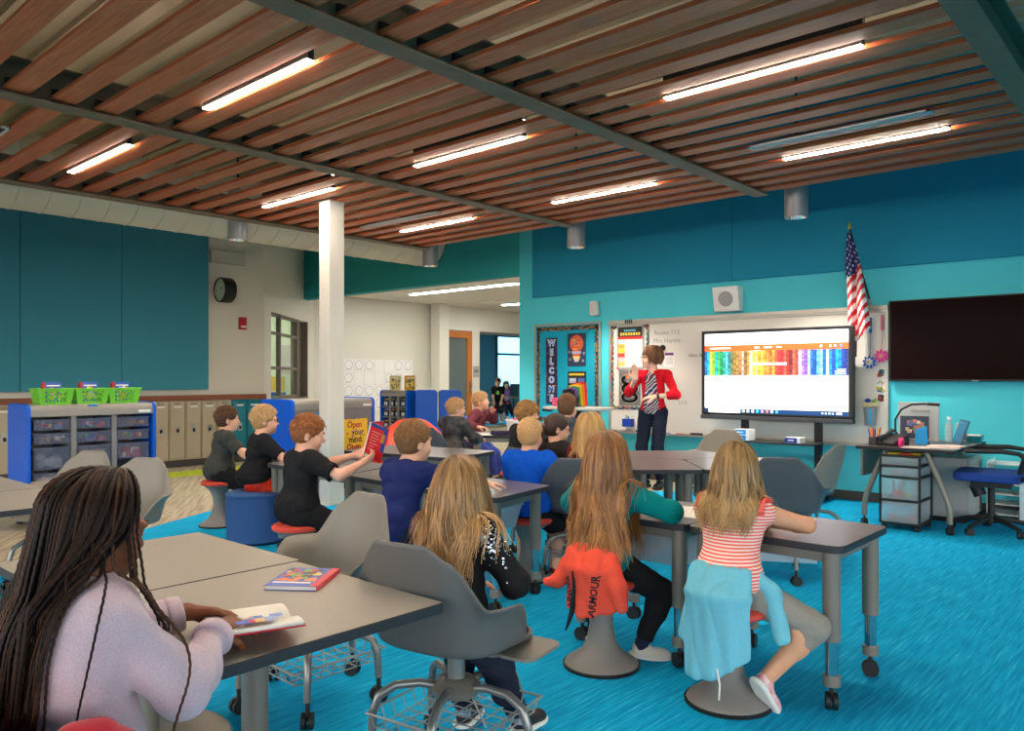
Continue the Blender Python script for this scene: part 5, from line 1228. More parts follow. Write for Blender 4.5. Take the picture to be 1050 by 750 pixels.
# bucket and papers on the far table
t = thing('white_bucket', 'white plastic bucket with a red mark on the far table', 'bucket', (-5.82, 6.62, .652)); MB().lathe([(.135, 0), (.165, .15), (.172, .152), (.172, .165), (.16, .165)], 30, capt=False, sx=1., sy=.8).build('tub', m_plate, t, solid=.004)
mb = MB(); F2 = Vector((.667, -.745, 0))
text_into(mb, 'b', .1, wallM(.667*.135, -.745*.135, .075, math.atan2(-.745, .667)), .002); mb.build('red_mark', mat('red marker', (220, 70, 80), .6), t)
MB().ball((-.02, -.03, .16), (.04, .04, .03), 10, 6).build('pink_sponge', mat('pink sponge', (236, 90, 140), .8), t); MB().box(-.03, .13, -.06, .08, .13, .17).build('white_cloth', m_page, t, bevel=.01)
for x, y, a, l in ((-6.12, 6.36, .6, 'open white worksheet on the far table in front of the camouflage jacket boy'), (-6.05, 6.58, .9, 'white paper on the far table beside the bucket'), (-1.90, 3.36, .2, 'white worksheet on the table between the teal top girl and coral top girl'), (-1.42, 3.42, .3, 'white paper by the left hand of the coral top girl')):
    t = thing('worksheet', l, 'paper', (x, y, .6512), a); MB().box(-.11, .11, -.15, .15, 0, .003).build('sheet', m_page, t); MB().box(-.11, .0, -.14, .14, .003, .0045).build('fold', m_page, t)
t = thing('pencil_case', 'dark purple pencil case on the far table', 'pencil case', (-5.93, 6.42, .652), .8); MB().prism(rrect(-.11, .11, -.04, .04, .03), 0, .045).build('pouch', mat('dark purple fabric', (50, 36, 70), .7), t, bevel=.012); MB().box(-.10, .10, -.004, .004, .045, .049).build('zip', m_black, t)
# books on the front tables
t = paperback('large colourful paperback with a red spine lying on the front table', (-2.23, 1.50, .656), -2.5, .165, .225, .014, [(66, 92, 190), (214, 44, 56), (240, 150, 50), (236, 120, 40), (60, 60, 50), (110, 170, 70), (240, 210, 90), (200, 70, 60), (40, 40, 40)], None, False)
t.location = (-2.225, 1.505, .6585)
paperback('closed book with a white edge on the table by the blond boy with glasses', (-5.68, 3.70, .656), .5, .16, .22, .02, [(150, 60, 90), (240, 238, 232), (150, 60, 90), (120, 60, 110)], None, False, False)
t = thing('scissors', 'small coloured scissors lying by the yellow poster on the table', 'scissors', (-5.05, 3.62, .652), .4); MB().tube([(-.05+.02*math.cos(a), .02*math.sin(a), .004) for a in [2*PI*k/14 for k in range(14)]], .004, 6, closed=True).build('handle', mat('blue handle', (50, 90, 180), .5), t); MB().box(-.03, .07, -.005, .005, .001, .005).build('blade', m_chrome, t)
# far room furniture
t = thing('far_bench', 'long dark bench table seen through the far glass wall', 'table', (-14.62, 16.75, 0), .73); MB().box(-.75, .75, -.25, .25, .70, .735).build('top', mat('olive top', (110, 120, 96), .5), t)
for x in (-.7, -.25, .25, .7):
    for y in (-.2, .2): MB().box(x-.02, x+.02, y-.02, y+.02, 0, .70).build('leg', mat('dark leg', (56, 74, 80), .5), t)
for k, (x, y) in enumerate(((-14.75, 16.62), (-14.45, 16.9))):
    t = thing('tall_stool', 'dark upright chair on the far bench behind the glass, '+('left', 'right')[k], 'chair', (x, y, .737), .73); MB().box(-.16, .16, -.02, .02, .0, .36).build('back', mat('dark teal chair', (40, 70, 84), .6), t); MB().box(-.16, .16, -.02, .18, .0, .02).build('seat', mat('dark teal chair', (40, 70, 84), .6), t)
t = thing('purple_box', 'purple box on the far bench behind the glass wall', 'box', (-14.2, 17.05, .737), .73); MB().box(-.14, .14, -.1, .1, 0, .34).build('carton', mat('dark purple', (70, 36, 110), .6), t, bevel=.01); MB().box(-.15, .15, -.11, .11, .30, .345).build('lid', mat('dark purple', (70, 36, 110), .6), t)
# ------------------------------------------------------------------ figures: smooth-blended solids meshed by surface nets
V3 = lambda *a: np.array(a, dtype=float)
def unit(v): return v/(np.linalg.norm(v)+1e-12)
class Solid:
    def __init__(s): s.ops = []
    def _add(s, kind, lo, hi, fn, k, op): s.ops.append((op, lo, hi, fn, k)); return s
    def cone(s, a, b, ra, rb, k=.02, op='+', sq=None, cap=None):
        """round cone; sq=(axis, factor) squashes the section along axis"""
        a = np.array(a, float); b = np.array(b, float); ba = b-a; L2 = max(ba@ba, 1e-9); R = max(ra, rb)
        def fn(P):
            q = P-a; t = np.clip((q@ba)/L2, 0, 1); q = q-t[..., None]*ba
            if sq is not None:
                ax = unit(np.array(sq[0], float)); c = q@ax; q = q+c[..., None]*ax*(1/sq[1]-1)
                return (np.sqrt((q*q).sum(-1))-(ra+(rb-ra)*t))*(sq[1] if sq[1] < 1 else 1)**.5
            return np.sqrt((q*q).sum(-1))-(ra+(rb-ra)*t)
        m = R*(max(1, sq[1]) if sq else 1)
        if cap is not None:
            f0 = fn; cp, cd = np.array(cap[0]), np.array(cap[1]); fn = lambda P: np.maximum(f0(P), (P-cp)@cd)
        return s._add('c', np.minimum(a, b)-m, np.maximum(a, b)+m, fn, k, op)
    def ell(s, c, r, k=.02, op='+', M=None):
        c = np.array(c, float); r = np.array(r, float); R = np.eye(3) if M is None else np.array(M, float)   # columns = local axes
        def fn(P):
            q = (P-c)@R; k0 = np.sqrt(((q/r)**2).sum(-1))+1e-9; k1 = np.sqrt(((q/(r*r))**2).sum(-1))+1e-9
            return k0*(k0-1)/k1
        m = r.max() if M is not None else r
        return s._add('e', c-m, c+m, fn, k, op)
    def halfspace(s, p, n, k=.004, lo=None, hi=None):
        """cut away everything on the +n side of p (inside the box lo..hi)"""
        p = np.array(p, float); n = unit(np.array(n, float))
        return s._add('h', lo, hi, lambda P: (P-p)@n, k, 'cut')
    def mesh(s, h, warp=None, bounds=None, shift=0.):
        adds = [o for o in s.ops if o[0] == '+']
        lo = np.min([o[1] for o in adds], 0)-3*h-.012; hi = np.max([o[2] for o in adds], 0)+3*h+.012
        if bounds is not None: lo = np.maximum(lo, bounds[0]); hi = np.minimum(hi, bounds[1])
        n = np.ceil((hi-lo)/h).astype(int)+1
        ax = [lo[i]+h*np.arange(n[i]) for i in range(3)]
        D = np.full(n, .5, dtype=np.float64)
        def apply(op, a, b, fn, k):
            mg = k+2*h+.01
            if a is None: i0 = np.zeros(3, int); i1 = n
            else:
                i0 = np.clip(np.floor((a-mg-lo)/h).astype(int), 0, n); i1 = np.clip(np.ceil((b+mg-lo)/h).astype(int)+1, 0, n)
            if (i1 <= i0).any(): return
            sl = tuple(slice(x, y) for x, y in zip(i0, i1))
            P = np.stack(np.meshgrid(ax[0][sl[0]], ax[1][sl[1]], ax[2][sl[2]], indexing='ij'), -1)
            d = fn(P); o = D[sl]
            if op == '+':
                hh = np.clip(.5+.5*(o-d)/k, 0, 1); D[sl] = o*(1-hh)+d*hh-k*hh*(1-hh)
            else:
                if op == '-': d = -d
                hh = np.clip(.5-.5*(o-d)/k, 0, 1); D[sl] = o*(1-hh)+d*hh+k*hh*(1-hh)
        for q in s.ops:
            if q[0] != 'cut': apply(*q)
        if warp is not None:
            P = np.stack(np.meshgrid(*ax, indexing='ij'), -1); near = np.abs(D) < .05
            D[near] += warp(P[near])
        for q in s.ops:
            if q[0] == 'cut': apply(*q)
        return nets(D+shift, lo, h)
def nets(D, lo, h):
    S = D < 0
    n = np.array(D.shape)
    c = np.zeros(n-1, int); acc = np.zeros((*(n-1), 3)); cnt = np.zeros(n-1)
    for dx in (0, 1):
        for dy in (0, 1):
            for dz in (0, 1):
                c += S[dx:n[0]-1+dx, dy:n[1]-1+dy, dz:n[2]-1+dz]
    act = (c > 0) & (c < 8)
    idx = -np.ones(n-1, int); cells = np.argwhere(act); idx[act] = np.arange(len(cells))
    pos = np.zeros((len(cells), 3)); w = np.zeros(len(cells))
    I, J, K = cells.T
    corners = [(a, b, d) for a in (0, 1) for b in (0, 1) for d in (0, 1)]
    for i, p in enumerate(corners):
        for q in corners[i+1:]:
            df = [q[j]-p[j] for j in range(3)]
            if sum(abs(x) for x in df) != 1: continue
            a = D[I+p[0], J+p[1], K+p[2]]; b = D[I+q[0], J+q[1], K+q[2]]
            m = (a < 0) != (b < 0); t = np.where(m, a/np.where(m, a-b, 1), 0)
            pos += np.where(m[:, None], np.array(p)+t[:, None]*np.array(df), 0); w += m
    pos = lo+h*(cells+pos/w[:, None])
    F = []
    for ax in range(3):
        o1, o2 = [(1, 2), (2, 0), (0, 1)][ax]
        sl0 = [slice(None)]*3; sl1 = [slice(None)]*3; sl0[ax] = slice(0, -1); sl1[ax] = slice(1, None)
        A, B = S[tuple(sl0)], S[tuple(sl1)]
        e = np.argwhere(A != B)
        ok = (e[:, o1] > 0) & (e[:, o2] > 0) & (e[:, o1] < n[o1]-1) & (e[:, o2] < n[o2]-1); e = e[ok]
        ins = A[tuple(e.T)]
        def at(d1, d2):
            g = e.copy(); g[:, o1] -= d1; g[:, o2] -= d2; return idx[tuple(g.T)]
        q = np.stack([at(1, 1), at(0, 1), at(0, 0), at(1, 0)], 1)
        q[~ins] = q[~ins][:, ::-1]; F.append(q)
    F = np.concatenate(F); F = F[(F >= 0).all(1)]
    return pos, F
def mesh_obj(name, parts, mats, parent=None, mi=None):
    """parts: list of (verts, quads)"""
    vs = []; fs = []; o = 0
    for v, f in parts: vs.append(v); fs.append(np.asarray(f)+o); o += len(v)
    v = np.concatenate(vs); f = np.concatenate(fs)
    me = bpy.data.meshes.new(name); me.vertices.add(len(v)); me.vertices.foreach_set('co', v.astype(np.float32).ravel())
    me.loops.add(f.size); me.loops.foreach_set('vertex_index', f.astype(np.int32).ravel())
    me.polygons.add(len(f)); k = f.shape[1]
    me.polygons.foreach_set('loop_start', np.arange(0, f.size, k, dtype=np.int32)); me.polygons.foreach_set('loop_total', np.full(len(f), k, dtype=np.int32))
    me.polygons.foreach_set('use_smooth', np.ones(len(f), bool))
    for m in (mats if isinstance(mats, (list, tuple)) else [mats]): me.materials.append(m)
    if mi is not None: me.polygons.foreach_set('material_index', mi.astype(np.int32))
    me.update(calc_edges=True); me.validate()
    ob = bpy.data.objects.new(name, me); COL.objects.link(ob)
    if parent: ob.parent = parent
    return ob
def folds(seed, amp, freq, ax=(1, 1, 1)):
    """soft cloth creases: two octaves of warped sines"""
    rs = np.random.RandomState(seed); OC = []
    for f, w in ((freq, 1.), (freq*2.3, .55)):
        K = rs.normal(size=(5, 3))*np.array(ax); K = K/np.linalg.norm(K, axis=1)[:, None]*f*rs.uniform(.6, 1.5, (5, 1)); OC.append((K, rs.uniform(0, 6.28, 5), rs.normal(size=(3, 3))*f*.5, f, w))
    def fn(P):
        d = 0
        for K, ph, W_, f, w in OC:
            Q = P+np.sin(P@W_+1.7)*.45/f
            s_ = sum(np.sin(Q@K[i]+ph[i]) for i in range(5))/2.6
            d = d+w*(1-2*np.abs(np.tanh(s_*1.1)))*.75
        return amp*d
    return fn
def Rz(a): c, s = math.cos(a), math.sin(a); return np.array([[c, -s, 0], [s, c, 0], [0, 0, 1]])
def Rx(a): c, s = math.cos(a), math.sin(a); return np.array([[1, 0, 0], [0, c, -s], [0, s, c]])
def Ry(a): c, s = math.cos(a), math.sin(a); return np.array([[c, 0, s], [0, 1, 0], [-s, 0, c]])
def ik(a, t, l1, l2, hint):
    d = t-a; L = min(np.linalg.norm(d), (l1+l2)*.995); u = unit(d); t = a+u*L
    x = (l1*l1-l2*l2+L*L)/(2*L); y = math.sqrt(max(l1*l1-x*x, 0)); hnt = np.array(hint, float); v = unit(hnt-u*(hnt@u))
    return a+u*x+v*y, t
def skin_mat(name, rgb):
    return mat('skin '+name, rgb, .5, spec=.35, noise=.05, nscale=30, bump=.04, bscale=500)
def fabric(name, rgb, rough=.9, noise=.08, nscale=180, **kw): return mat('cloth '+name, rgb, rough, spec=.15, noise=noise, nscale=nscale, bump=.25, bscale=420, **kw)

class Person:
    """local frame: +Y forward, +X to the person's right, Z up, origin on the floor below the hips"""
    def __init__(s, label, loc, face, seat=.40, k=1., lean=0., side=0., turn=0., yaw=0., pitch=0., roll=0., R=None, L=None, fR=None, fL=None,
                 kneeR=None, kneeL=None, eR=(.6, -.5, -.6), eL=(-.6, -.5, -.6), skin=(226, 172, 142), adult=False, h=.009, heavy=1., name='person', curlR=.5, curlL=.5, palmR=(0, 0, -1), palmL=(0, 0, -1), hand_dirR=None, hand_dirL=None, stand=None, reach=1.):
        s.k = k; s.h = h; s.heavy = heavy; s.adult = adult
        s.root = thing('person', label, 'person', (*loc, 0), face_rz(*face))
        s.skin = skin_mat('%d_%d_%d' % skin, skin)
        # adults are longer in the limb
        D = dict(tor=.375, up=.225, fo=.19, th=.33, sh=.31, shw=.128, hip=.068, neck=.075, head=1.0) if not adult else dict(tor=.47, up=.285, fo=.245, th=.43, sh=.41, shw=.165, hip=.085, neck=.10, head=1.08)
        for q in D:
            if q != 'head': D[q] *= k
        D['head'] *= k**.5 if not adult else 1
        D['up'] *= reach; D['fo'] *= reach
        s.D = D
        pz = (seat+.085*k) if stand is None else stand
        s.pel = V3(0, 0, pz)
        T = Rz(turn) @ Ry(side) @ Rx(-lean)
        s.T = T; s.up = T @ V3(0, 0, 1); s.rt = T @ V3(1, 0, 0); s.fw = T @ V3(0, 1, 0)
        s.nb = s.pel+s.up*D['tor']                      # base of the neck
        s.shR = s.nb-s.up*.05*k+s.rt*D['shw']; s.shL = s.nb-s.up*.05*k-s.rt*D['shw']
        H = Rz(yaw) @ Rx(pitch) @ Ry(roll); s.H = H; hs = D['head']
        s.hc = s.nb+(s.up*.55+V3(0, 0, .45))*(D['neck']+.045*hs)+H @ V3(0, .02, 0)*hs
        def P(q, default): return np.array(q, float) if q is not None else default
        s.elR, s.wrR = ik(s.shR, P(R, V3(.16, .22, pz+.08)), D['up'], D['fo'], eR)
        s.elL, s.wrL = ik(s.shL, P(L, V3(-.16, .22, pz+.08)), D['up'], D['fo'], eL)
        s.hpR = s.pel+V3(D['hip'], 0, -.02*k); s.hpL = s.pel+V3(-D['hip'], 0, -.02*k)
        s.knR, s.anR = ik(s.hpR, P(fR, V3(.10, .34*k, .06)), D['th'], D['sh'], kneeR or (.15, 1, .6))
        s.knL, s.anL = ik(s.hpL, P(fL, V3(-.10, .34*k, .06)), D['th'], D['sh'], kneeL or (-.15, 1, .6))
        s.curl = (curlR, curlL); s.palm = (np.array(palmR, float), np.array(palmL, float)); s.hdir = (hand_dirR, hand_dirL)
    # ---- pieces
    def hd(s, x, y, z): return s.hc+s.H @ (V3(x, y, z)*s.D['head'])
    def head(s, S, female=False):
        q = s.D['head']; H = s.H
        def e(c, r, k=.02, op='+', M=None): S.ell(s.hd(*c), V3(*r)*q, k*q, op, H if M is None else H @ M)
        e((0, -.014, .036), (.074, .094, .078)); e((0, .028, -.02), (.060, .060, .078), .03)
        e((0, .042, -.070), (.043, .040, .036), .03); e((0, .068, -.086), (.018, .015, .014), .02)
        for t in (-1, 1):
            e((t*.034, .056, -.036), (.028, .028, .028), .025); e((t*.030, .082, .022), (.022, .012, .010), .015)
            e((t*.030, .094, .004), (.015, .014, .010), .008, '-')
            e((t*.030, .079, .004), (.0125, .0125, .0105), .004)
            M = Rz(-t*.35) @ Ry(t*.12)
            e((t*.075, -.012, -.010), (.009, .020, .031), .008, '+', M); e((t*.083, -.008, -.006), (.006, .011, .018), .005, '-', M)
        S.cone(s.hd(0, .086, .010), s.hd(0, .107, -.024), .0075*q, .0105*q, .010*q)
        for t in (-1, 1): e((t*.0105, .096, -.028), (.0085, .009, .007), .006)
        e((0, .087, -.050), (.020, .010, .006), .006); e((0, .085, -.060), (.017, .010, .0065), .005); e((0, .097, -.0545), (.019, .006, .0016), .003, '-')
        n = (.046 if not s.adult else .052)*s.k**.5*(1.12 if s.heavy > 1.1 else 1)
        S.cone(s.nb-s.up*.03, s.hc+H @ V3(0, -.018, -.06)*q, n*1.08, n*.98, .03)
    def torso(s, S, g=0., k=.04):
        K = s.k; w = s.heavy; up, rt = s.up, s.rt; M = s.T
        t = s.D['tor']/.375
        def e(z, x, r, y=0.): S.ell(s.pel+up*z*t+rt*x*K+s.fw*y*K, (V3(*r)*K*V3(w, w, 1)+g)*V3(1, 1, t if r[2] > .1 else 1), k*K, '+', M)
        e(.0, 0, (.128, .100, .095)); e(.12, 0, (.112, .086, .12), .005); e(.24, 0, (.126, .086, .13)); e(.31, 0, (.110, .072, .075))
        S.cone(s.shL-up*.005, s.shR-up*.005, (.046*K+g), (.046*K+g), .04*K); S.cone(s.nb-up*.03, s.nb+up*.02, .06*K+g, .045*K+g*.5, .03*K)
    def arm(s, S, right, g=0., t0=0., t1=2., k=.02, flat=False):
        """t runs 0 shoulder, 1 elbow, 2 wrist"""
        a, b, c = (s.shR, s.elR, s.wrR) if right else (s.shL, s.elL, s.wrL); K = s.k*s.heavy**.7
        r = [(.045*K), (.034*K), (.0225*K)]
        def pt(t): return a+(b-a)*t if t <= 1 else b+(c-b)*(t-1)
        def rad(t): return (r[0]+(r[1]-r[0])*t if t <= 1 else r[1]+(r[2]-r[1])*(t-1))+g
        st = sorted({t0, t1} | {x for x in (1.,) if t0 < x < t1})
        d = unit(pt(t1)-pt(t1-.05)); cp = (pt(t1)-d*.004, d) if flat else None
        for u, v in zip(st[:-1], st[1:]): S.cone(pt(u), pt(v), rad(u), rad(v), k, cap=cp if v == t1 else None)
        if 1.05 < t1 and t0 < 1.4 and t1 > 1.4: S.ell(pt(1.28), V3(1, 1, 1)*(r[1]*1.03+g), k)
    def leg(s, S, right, g=0., t1=2., k=.03, flat=False, gt=None):
        a, b, c = (s.hpR, s.knR, s.anR) if right else (s.hpL, s.knL, s.anL); K = s.k*s.heavy**.7
        def pt(t): return a+(b-a)*t if t <= 1 else b+(c-b)*(t-1)
        r0, r1, r2 = .080*K, .052*K, .034*K
        if s.adult: r0, r1, r2 = .088, .060, .040
        def rad(t): return (r0+(r1-r0)*t if t <= 1 else r1+(r2-r1)*(t-1))+g
        ts = sorted({0., t1} | ({1.} if t1 > 1 else set()))
        d = unit(pt(t1)-pt(t1-.05)); cp = (pt(t1)-d*.004, d) if flat else None
        for u, v in zip(ts[:-1], ts[1:]): S.cone(pt(u), pt(v), rad(u), rad(v), k, cap=cp if v == t1 else None)
        if t1 > 1.4:
            bk = -unit((pt(1.3)-pt(1))*0+np.cross(np.cross(b-a, c-b), c-b)+1e-6); 
            back = unit(a-b-((a-b)@unit(c-b))*unit(c-b)+1e-6)
            S.ell(pt(1.28)+back*.014*K, V3(.047, .047, .075)*K*(1.1 if s.adult else 1)+g, k)
    def hand(s, right, h):
        """forearm end, palm, five separate fingers; returns mesh pieces"""
        el, wr = (s.elR, s.wrR) if right else (s.elL, s.wrL); curl = s.curl[0 if right else 1]; pal = s.palm[0 if right else 1]; hdr = s.hdir[0 if right else 1]
        K = s.k*(1. if s.adult else 1.0)*(1 if not s.adult else 1.28)
        d = unit(np.array(hdr, float)) if hdr is not None else unit(wr-el)
        n = unit(pal-d*(pal@d))                     # palm side
        x = np.cross(d, n)                          # palm down: towards the thumb for a left hand
        th = -x if right else x
        S = Solid(); K *= s.heavy**.4
        S.cone(wr-unit(wr-el)*.07*K, wr, .0245*K*s.heavy**.4, .0215*K, .012)
        fl = (.062, .070, .065, .052); off = (-.0235, -.008, .0075, .0225); kn = (.068, .072, .068, .061)
        for i in range(4):
            o = off[i]*K; base = wr+d*.006*K-th*o*.55; kk = wr+d*kn[i]*K-th*o
            S.cone(base, kk, .0135*K, .0095*K, .014*K)
            a0 = curl*(.9+.06*i); p = kk; ang = a0*.55; r = .0083*K*(1, 1.03, 1, .88)[i]
            spread = -th*off[i]*K*2.2*(1-curl)
            for j, f in enumerate((.45, .31, .24)):
                ang += a0*(.35, .62, .45)[j] if j else 0
                dr = unit(d*math.cos(ang)+n*math.sin(ang)+spread*(1 if j == 0 else .6)); q = p+dr*fl[i]*K*f*1.02
                S.cone(p, q, r*(1-.07*j), r*(1-.07*(j+1)), .004*K); p = q
        t0 = wr+d*.014*K+th*.014*K+n*.004*K; t1 = t0+unit(d*.62+th*.72+n*.35)*.034*K; t2 = t1+unit(d*(.85-.3*curl)+th*(.35-.5*curl)+n*(.25+.5*curl))*.028*K; t3 = t2+unit(d*(.9-.4*curl)+th*(.15-.5*curl)+n*(.2+.6*curl))*.022*K
        S.cone(t0, t1, .0135*K, .0105*K, .012*K); S.cone(t1, t2, .0098*K, .0088*K, .004*K); S.cone(t2, t3, .0088*K, .0070*K, .003*K)
        return S.mesh(h)
    def body(s, hands='RL', hand_h=None, cut_head=True, eyes=False, iris=(70, 90, 110), brow=(120, 84, 50), lips=None):
        S = Solid(); s.torso(S); s.head(S)
        for r in (True, False):
            has = ('R' if r else 'L') in hands
            s.arm(S, r, t1=1.75 if has else 2.0); s.leg(S, r, t1=2.)
            an, kn = (s.anR, s.knR) if r else (s.anL, s.knL)
        parts = [S.mesh(s.h)]
        for r in (True, False):
            if ('R' if r else 'L') in hands: parts.append(s.hand(r, hand_h or max(.0042, s.h*.5)))
            else:
                parts.append(s.hand(r, max(.006, s.h*.7)))
        v0 = parts[0][0]; f0 = parts[0][1]
        mats = [s.skin]; mi = None
        lm = lips or tuple(int(a*b) for a, b in zip((0.88, .66, .66), (1, 1, 1))) if False else lips
        if lips:
            mats.append(skin_mat('lips %d' % lips[1], lips)); nf = sum(len(p[1]) for p in parts); mi = np.zeros(nf, int)
            c = v0[f0].mean(1); q = (c-s.hc) @ s.H/s.D['head']
            mi[:len(f0)] = ((np.abs(q[:, 0]) < .021) & (np.abs(q[:, 2]+.0545) < .0105-.006*np.abs(q[:, 0])/.02) & (q[:, 1] > .078))
        s.obj = mesh_obj('body', parts, mats, s.root, mi)
        if eyes:
            for t in (-1, 1):
                mb = MB(); q = s.D['head']
                Mx = Matrix(((s.H[0, 0], s.H[0, 1], s.H[0, 2], s.hc[0]), (s.H[1, 0], s.H[1, 1], s.H[1, 2], s.hc[1]), (s.H[2, 0], s.H[2, 1], s.H[2, 2], s.hc[2]), (0, 0, 0, 1))) @ Matrix.Scale(q, 4)
                mb.M = Mx; mb.mat(0).ball((t*.030, .0795, .004), (.0105, .0128, .0072), 14, 10)
                mb.mat(1).ball((t*.0295, .0868, .004), (.0052, .006, .0056), 12, 8); mb.mat(2).ball((t*.0295, .0895, .004), (.0026, .0036, .003), 8, 6)
                mb.build('eye', [mat('eye white', (232, 228, 222), .3), mat('iris %d_%d_%d' % iris, iris, .3), mat('pupil', (16, 14, 14), .2)], s.root)
                b = MB(); b.M = Mx; pts = [(t*(.014+.032*u), .0985-.016*u*u, .024+.006*math.sin(PI*u*.9)) for u in [i/6 for i in range(7)]]
                b.tube(pts, [.002, .0034, .0036, .0034, .003, .0024, .0014], 6); b.build('eyebrow', mat('brow %d_%d_%d' % brow, brow, .8), s.root)
        return s.obj
    def garment(s, name, m, sleeve=.75, hem=-.06, g=.016, neck=True, seed=1, fold=.004, freq=30, h=None, wide=.006, extra=None, flat=True, label=None, hood=False, collar=.075, armsg=None, lo_flat=None):
        S = Solid(); s.torso(S, g)
        K = s.k
        if wide: S.ell(s.pel+s.up*.02+V3(0, -.012, 0), V3(.132*K*s.heavy+g+wide, .108*K*s.heavy+g+wide, .13*K), .05)
        ag = armsg if armsg is not None else g*.85+.004
        for r in (True, False):
            if sleeve > 0: s.arm(S, r, ag, 0, sleeve, .025, flat)
        # hem and neck opening
        p = s.pel+s.up*hem*K; S.halfspace(p, -s.up, .006)
        if neck:
            S.cone(s.nb+s.fw*.006-s.up*.0, s.nb+s.up*.16, collar*K*.80, collar*K*1.5, .008, '-')
        S.halfspace(s.nb+s.up*.045*K, s.up, .006, s.nb-.12, s.nb+.12)
        if hood:
            S.ell(s.nb-s.fw*.075*K+s.up*.0, V3(.10, .055, .06)*K, .02, '+', s.T @ Rx(-.3)); S.ell(s.nb-s.fw*.06*K+s.up*.045*K, V3(.06, .035, .04)*K, .015, '-', s.T)
        if extra: extra(S)
        o = mesh_obj(name, [S.mesh(h or s.h, folds(seed, fold, freq) if fold else None)], m, s.root)
        if label: o['label'] = label
        s.cloth = o
        return o
    def bottoms(s, name, m, t1=1.9, g=.012, seed=2, fold=.004, freq=34, h=None, top=.06, flare=0., label=None):
        S = Solid(); K = s.k
        S.ell(s.pel, V3(.130*K*s.heavy, .103*K*s.heavy, .10*K)+g, .04, '+')
        for r in (True, False): s.leg(S, r, g+.002, t1, .03, True)
        S.halfspace(s.pel+s.up*top*K, s.up, .006, s.pel-.3, s.pel+V3(.3, .3, .4))
        o = mesh_obj(name, [S.mesh(h or s.h, folds(seed, fold, freq))], m, s.root)
        if label: o['label'] = label
        return o
    def shoes(s, m, sole=None, toeR=None, toeL=None, name='shoe', size=1., sock=None, h=.006):
        for r in (True, False):
            an, kn = (s.anR, s.knR) if r else (s.anL, s.knL); K = s.k*size*(1.2 if s.adult else 1)
            td = toeR if r else toeL
            f = unit(np.array(td, float)) if td is not None else unit(V3(kn[0]-(s.hpR if r else s.hpL)[0], kn[1]-(s.hpR if r else s.hpL)[1], 0)+V3(0, .001, 0))
            u = V3(0, 0, 1); u = unit(u-f*(u@f)) if td is not None else u; x = np.cross(f, u)
            M = np.stack([x, f, u], 1); b = an-u*.0
            S = Solid()
            S.ell(b+f*.005*K-u*.015*K, V3(.036, .045, .048)*K, .02, '+', M); S.ell(b+f*.085*K-u*.030*K, V3(.040, .075, .030)*K, .03, '+', M); S.ell(b+f*.125*K-u*.034*K, V3(.040, .045, .026)*K, .02, '+', M)
            S.halfspace(b+u*.018*K, u, .006); S.halfspace(b-u*.048*K, -u, .003)
            o = mesh_obj(name, [S.mesh(h)], m, s.root)
            S = Solid(); S.ell(b+f*.0*K-u*.046*K, V3(.039, .052, .016)*K, .02, '+', M); S.ell(b+f*.115*K-u*.048*K, V3(.044, .062, .016)*K, .05, '+', M); S.cone(b-u*.047*K, b+f*.12*K-u*.047*K, .034*K, .036*K, .03, '+', (u, .42))
            S.halfspace(b-u*.038*K, u, .003); S.halfspace(b-u*.060*K, -u, .003)
            mesh_obj('sole', [S.mesh(h)], sole or mat('white sole', (226, 226, 222), .6), o)
            if sock:
                S = Solid(); S.cone(an-u*.01, an+(kn-an)*.22, .036*s.k, .038*s.k, .01); e = an+(kn-an)*.22; S.halfspace(e-unit(kn-an)*.008, unit(kn-an), .003); mesh_obj('sock', [S.mesh(.007)], sock, s.root)
    # ---- hair
    def scalp(s, m, thick=.012, low=-.045, front=.055, h=.006, fringe=0., seed=3, amp=.003, freq=110, fade=0., side=.55, nape=-.142, fc=.085):
        """short cropped hair: a shell over the skull ending at a hairline"""
        S = Solid(); q = s.D['head']; H = s.H; t = thick
        def e(c, r, k=.02, op='+', M=None): S.ell(s.hd(*c), V3(*r)*q, k*q, op, H if M is None else H @ M)
        e((0, -.012, .038), (.074+t*side, .094+t*.8, .078+t*1.3)); e((0, -.036, -.006), (.067+t*.35*side, .062+t*.55, .072), .03)
        # clear the face and the neck
        e((0, .105, -.055), (.10, fc, .105+(fc-.085)*.6), .012, '-'); e((0, -.03, nape), (.11, .135, .085), .010, '-')
        for d in (-1, 1): e((d*.088, .006, -.028), (.026, .034, .044), .008, '-')
        o = mesh_obj('hair', [S.mesh(h, folds(seed, amp, freq, (1, .5, 1)))], m, s.root)
        return o
    def tufts(s, c1, c2, n=900, L=.022, r=.0019, thick=.010, seed=4, up=.5, front=True, low=-.055, fwd=.5, swirl=0.):
        """short strands over the skull; c1 / c2 : colour range (sRGB)"""
        rs = np.random.RandomState(seed); q = s.D['head']; V = []; F = []; Cc = []; o = 0
        a1, a2 = np.array(lin(c1)), np.array(lin(c2))
        cnt = 0
        while cnt < n:
            d = unit(rs.normal(size=3)); p = V3(0, -.012, .038)+d*V3(.074+thick*.55, .094+thick*.8, .078+thick*1.3)
            if p[1] > .058-.0*p[2] and p[2] < .075: continue
            if p[2] < low or (abs(p[0]) > .058 and p[2] < .012 and p[1] > -.035) or (p[1] > .03 and p[2] < .04): continue
            cnt += 1
            nrm = unit(d/V3(.074, .094, .078)); grav = V3(0, fwd if p[2] > .06 else -.1, -.5 if p[2] < .09 else 0); flow = unit(grav-nrm*(grav@nrm)+rs.normal(size=3)*.25+1e-6); flow = unit(flow-nrm*(flow@nrm))
            ll = L*rs.uniform(.6, 1.3)*(1 if p[2] > .03 else .55); pts = [p-nrm*.004, p+flow*ll*.5+nrm*ll*up*.6, p+flow*ll*1.0+nrm*ll*up*.55]
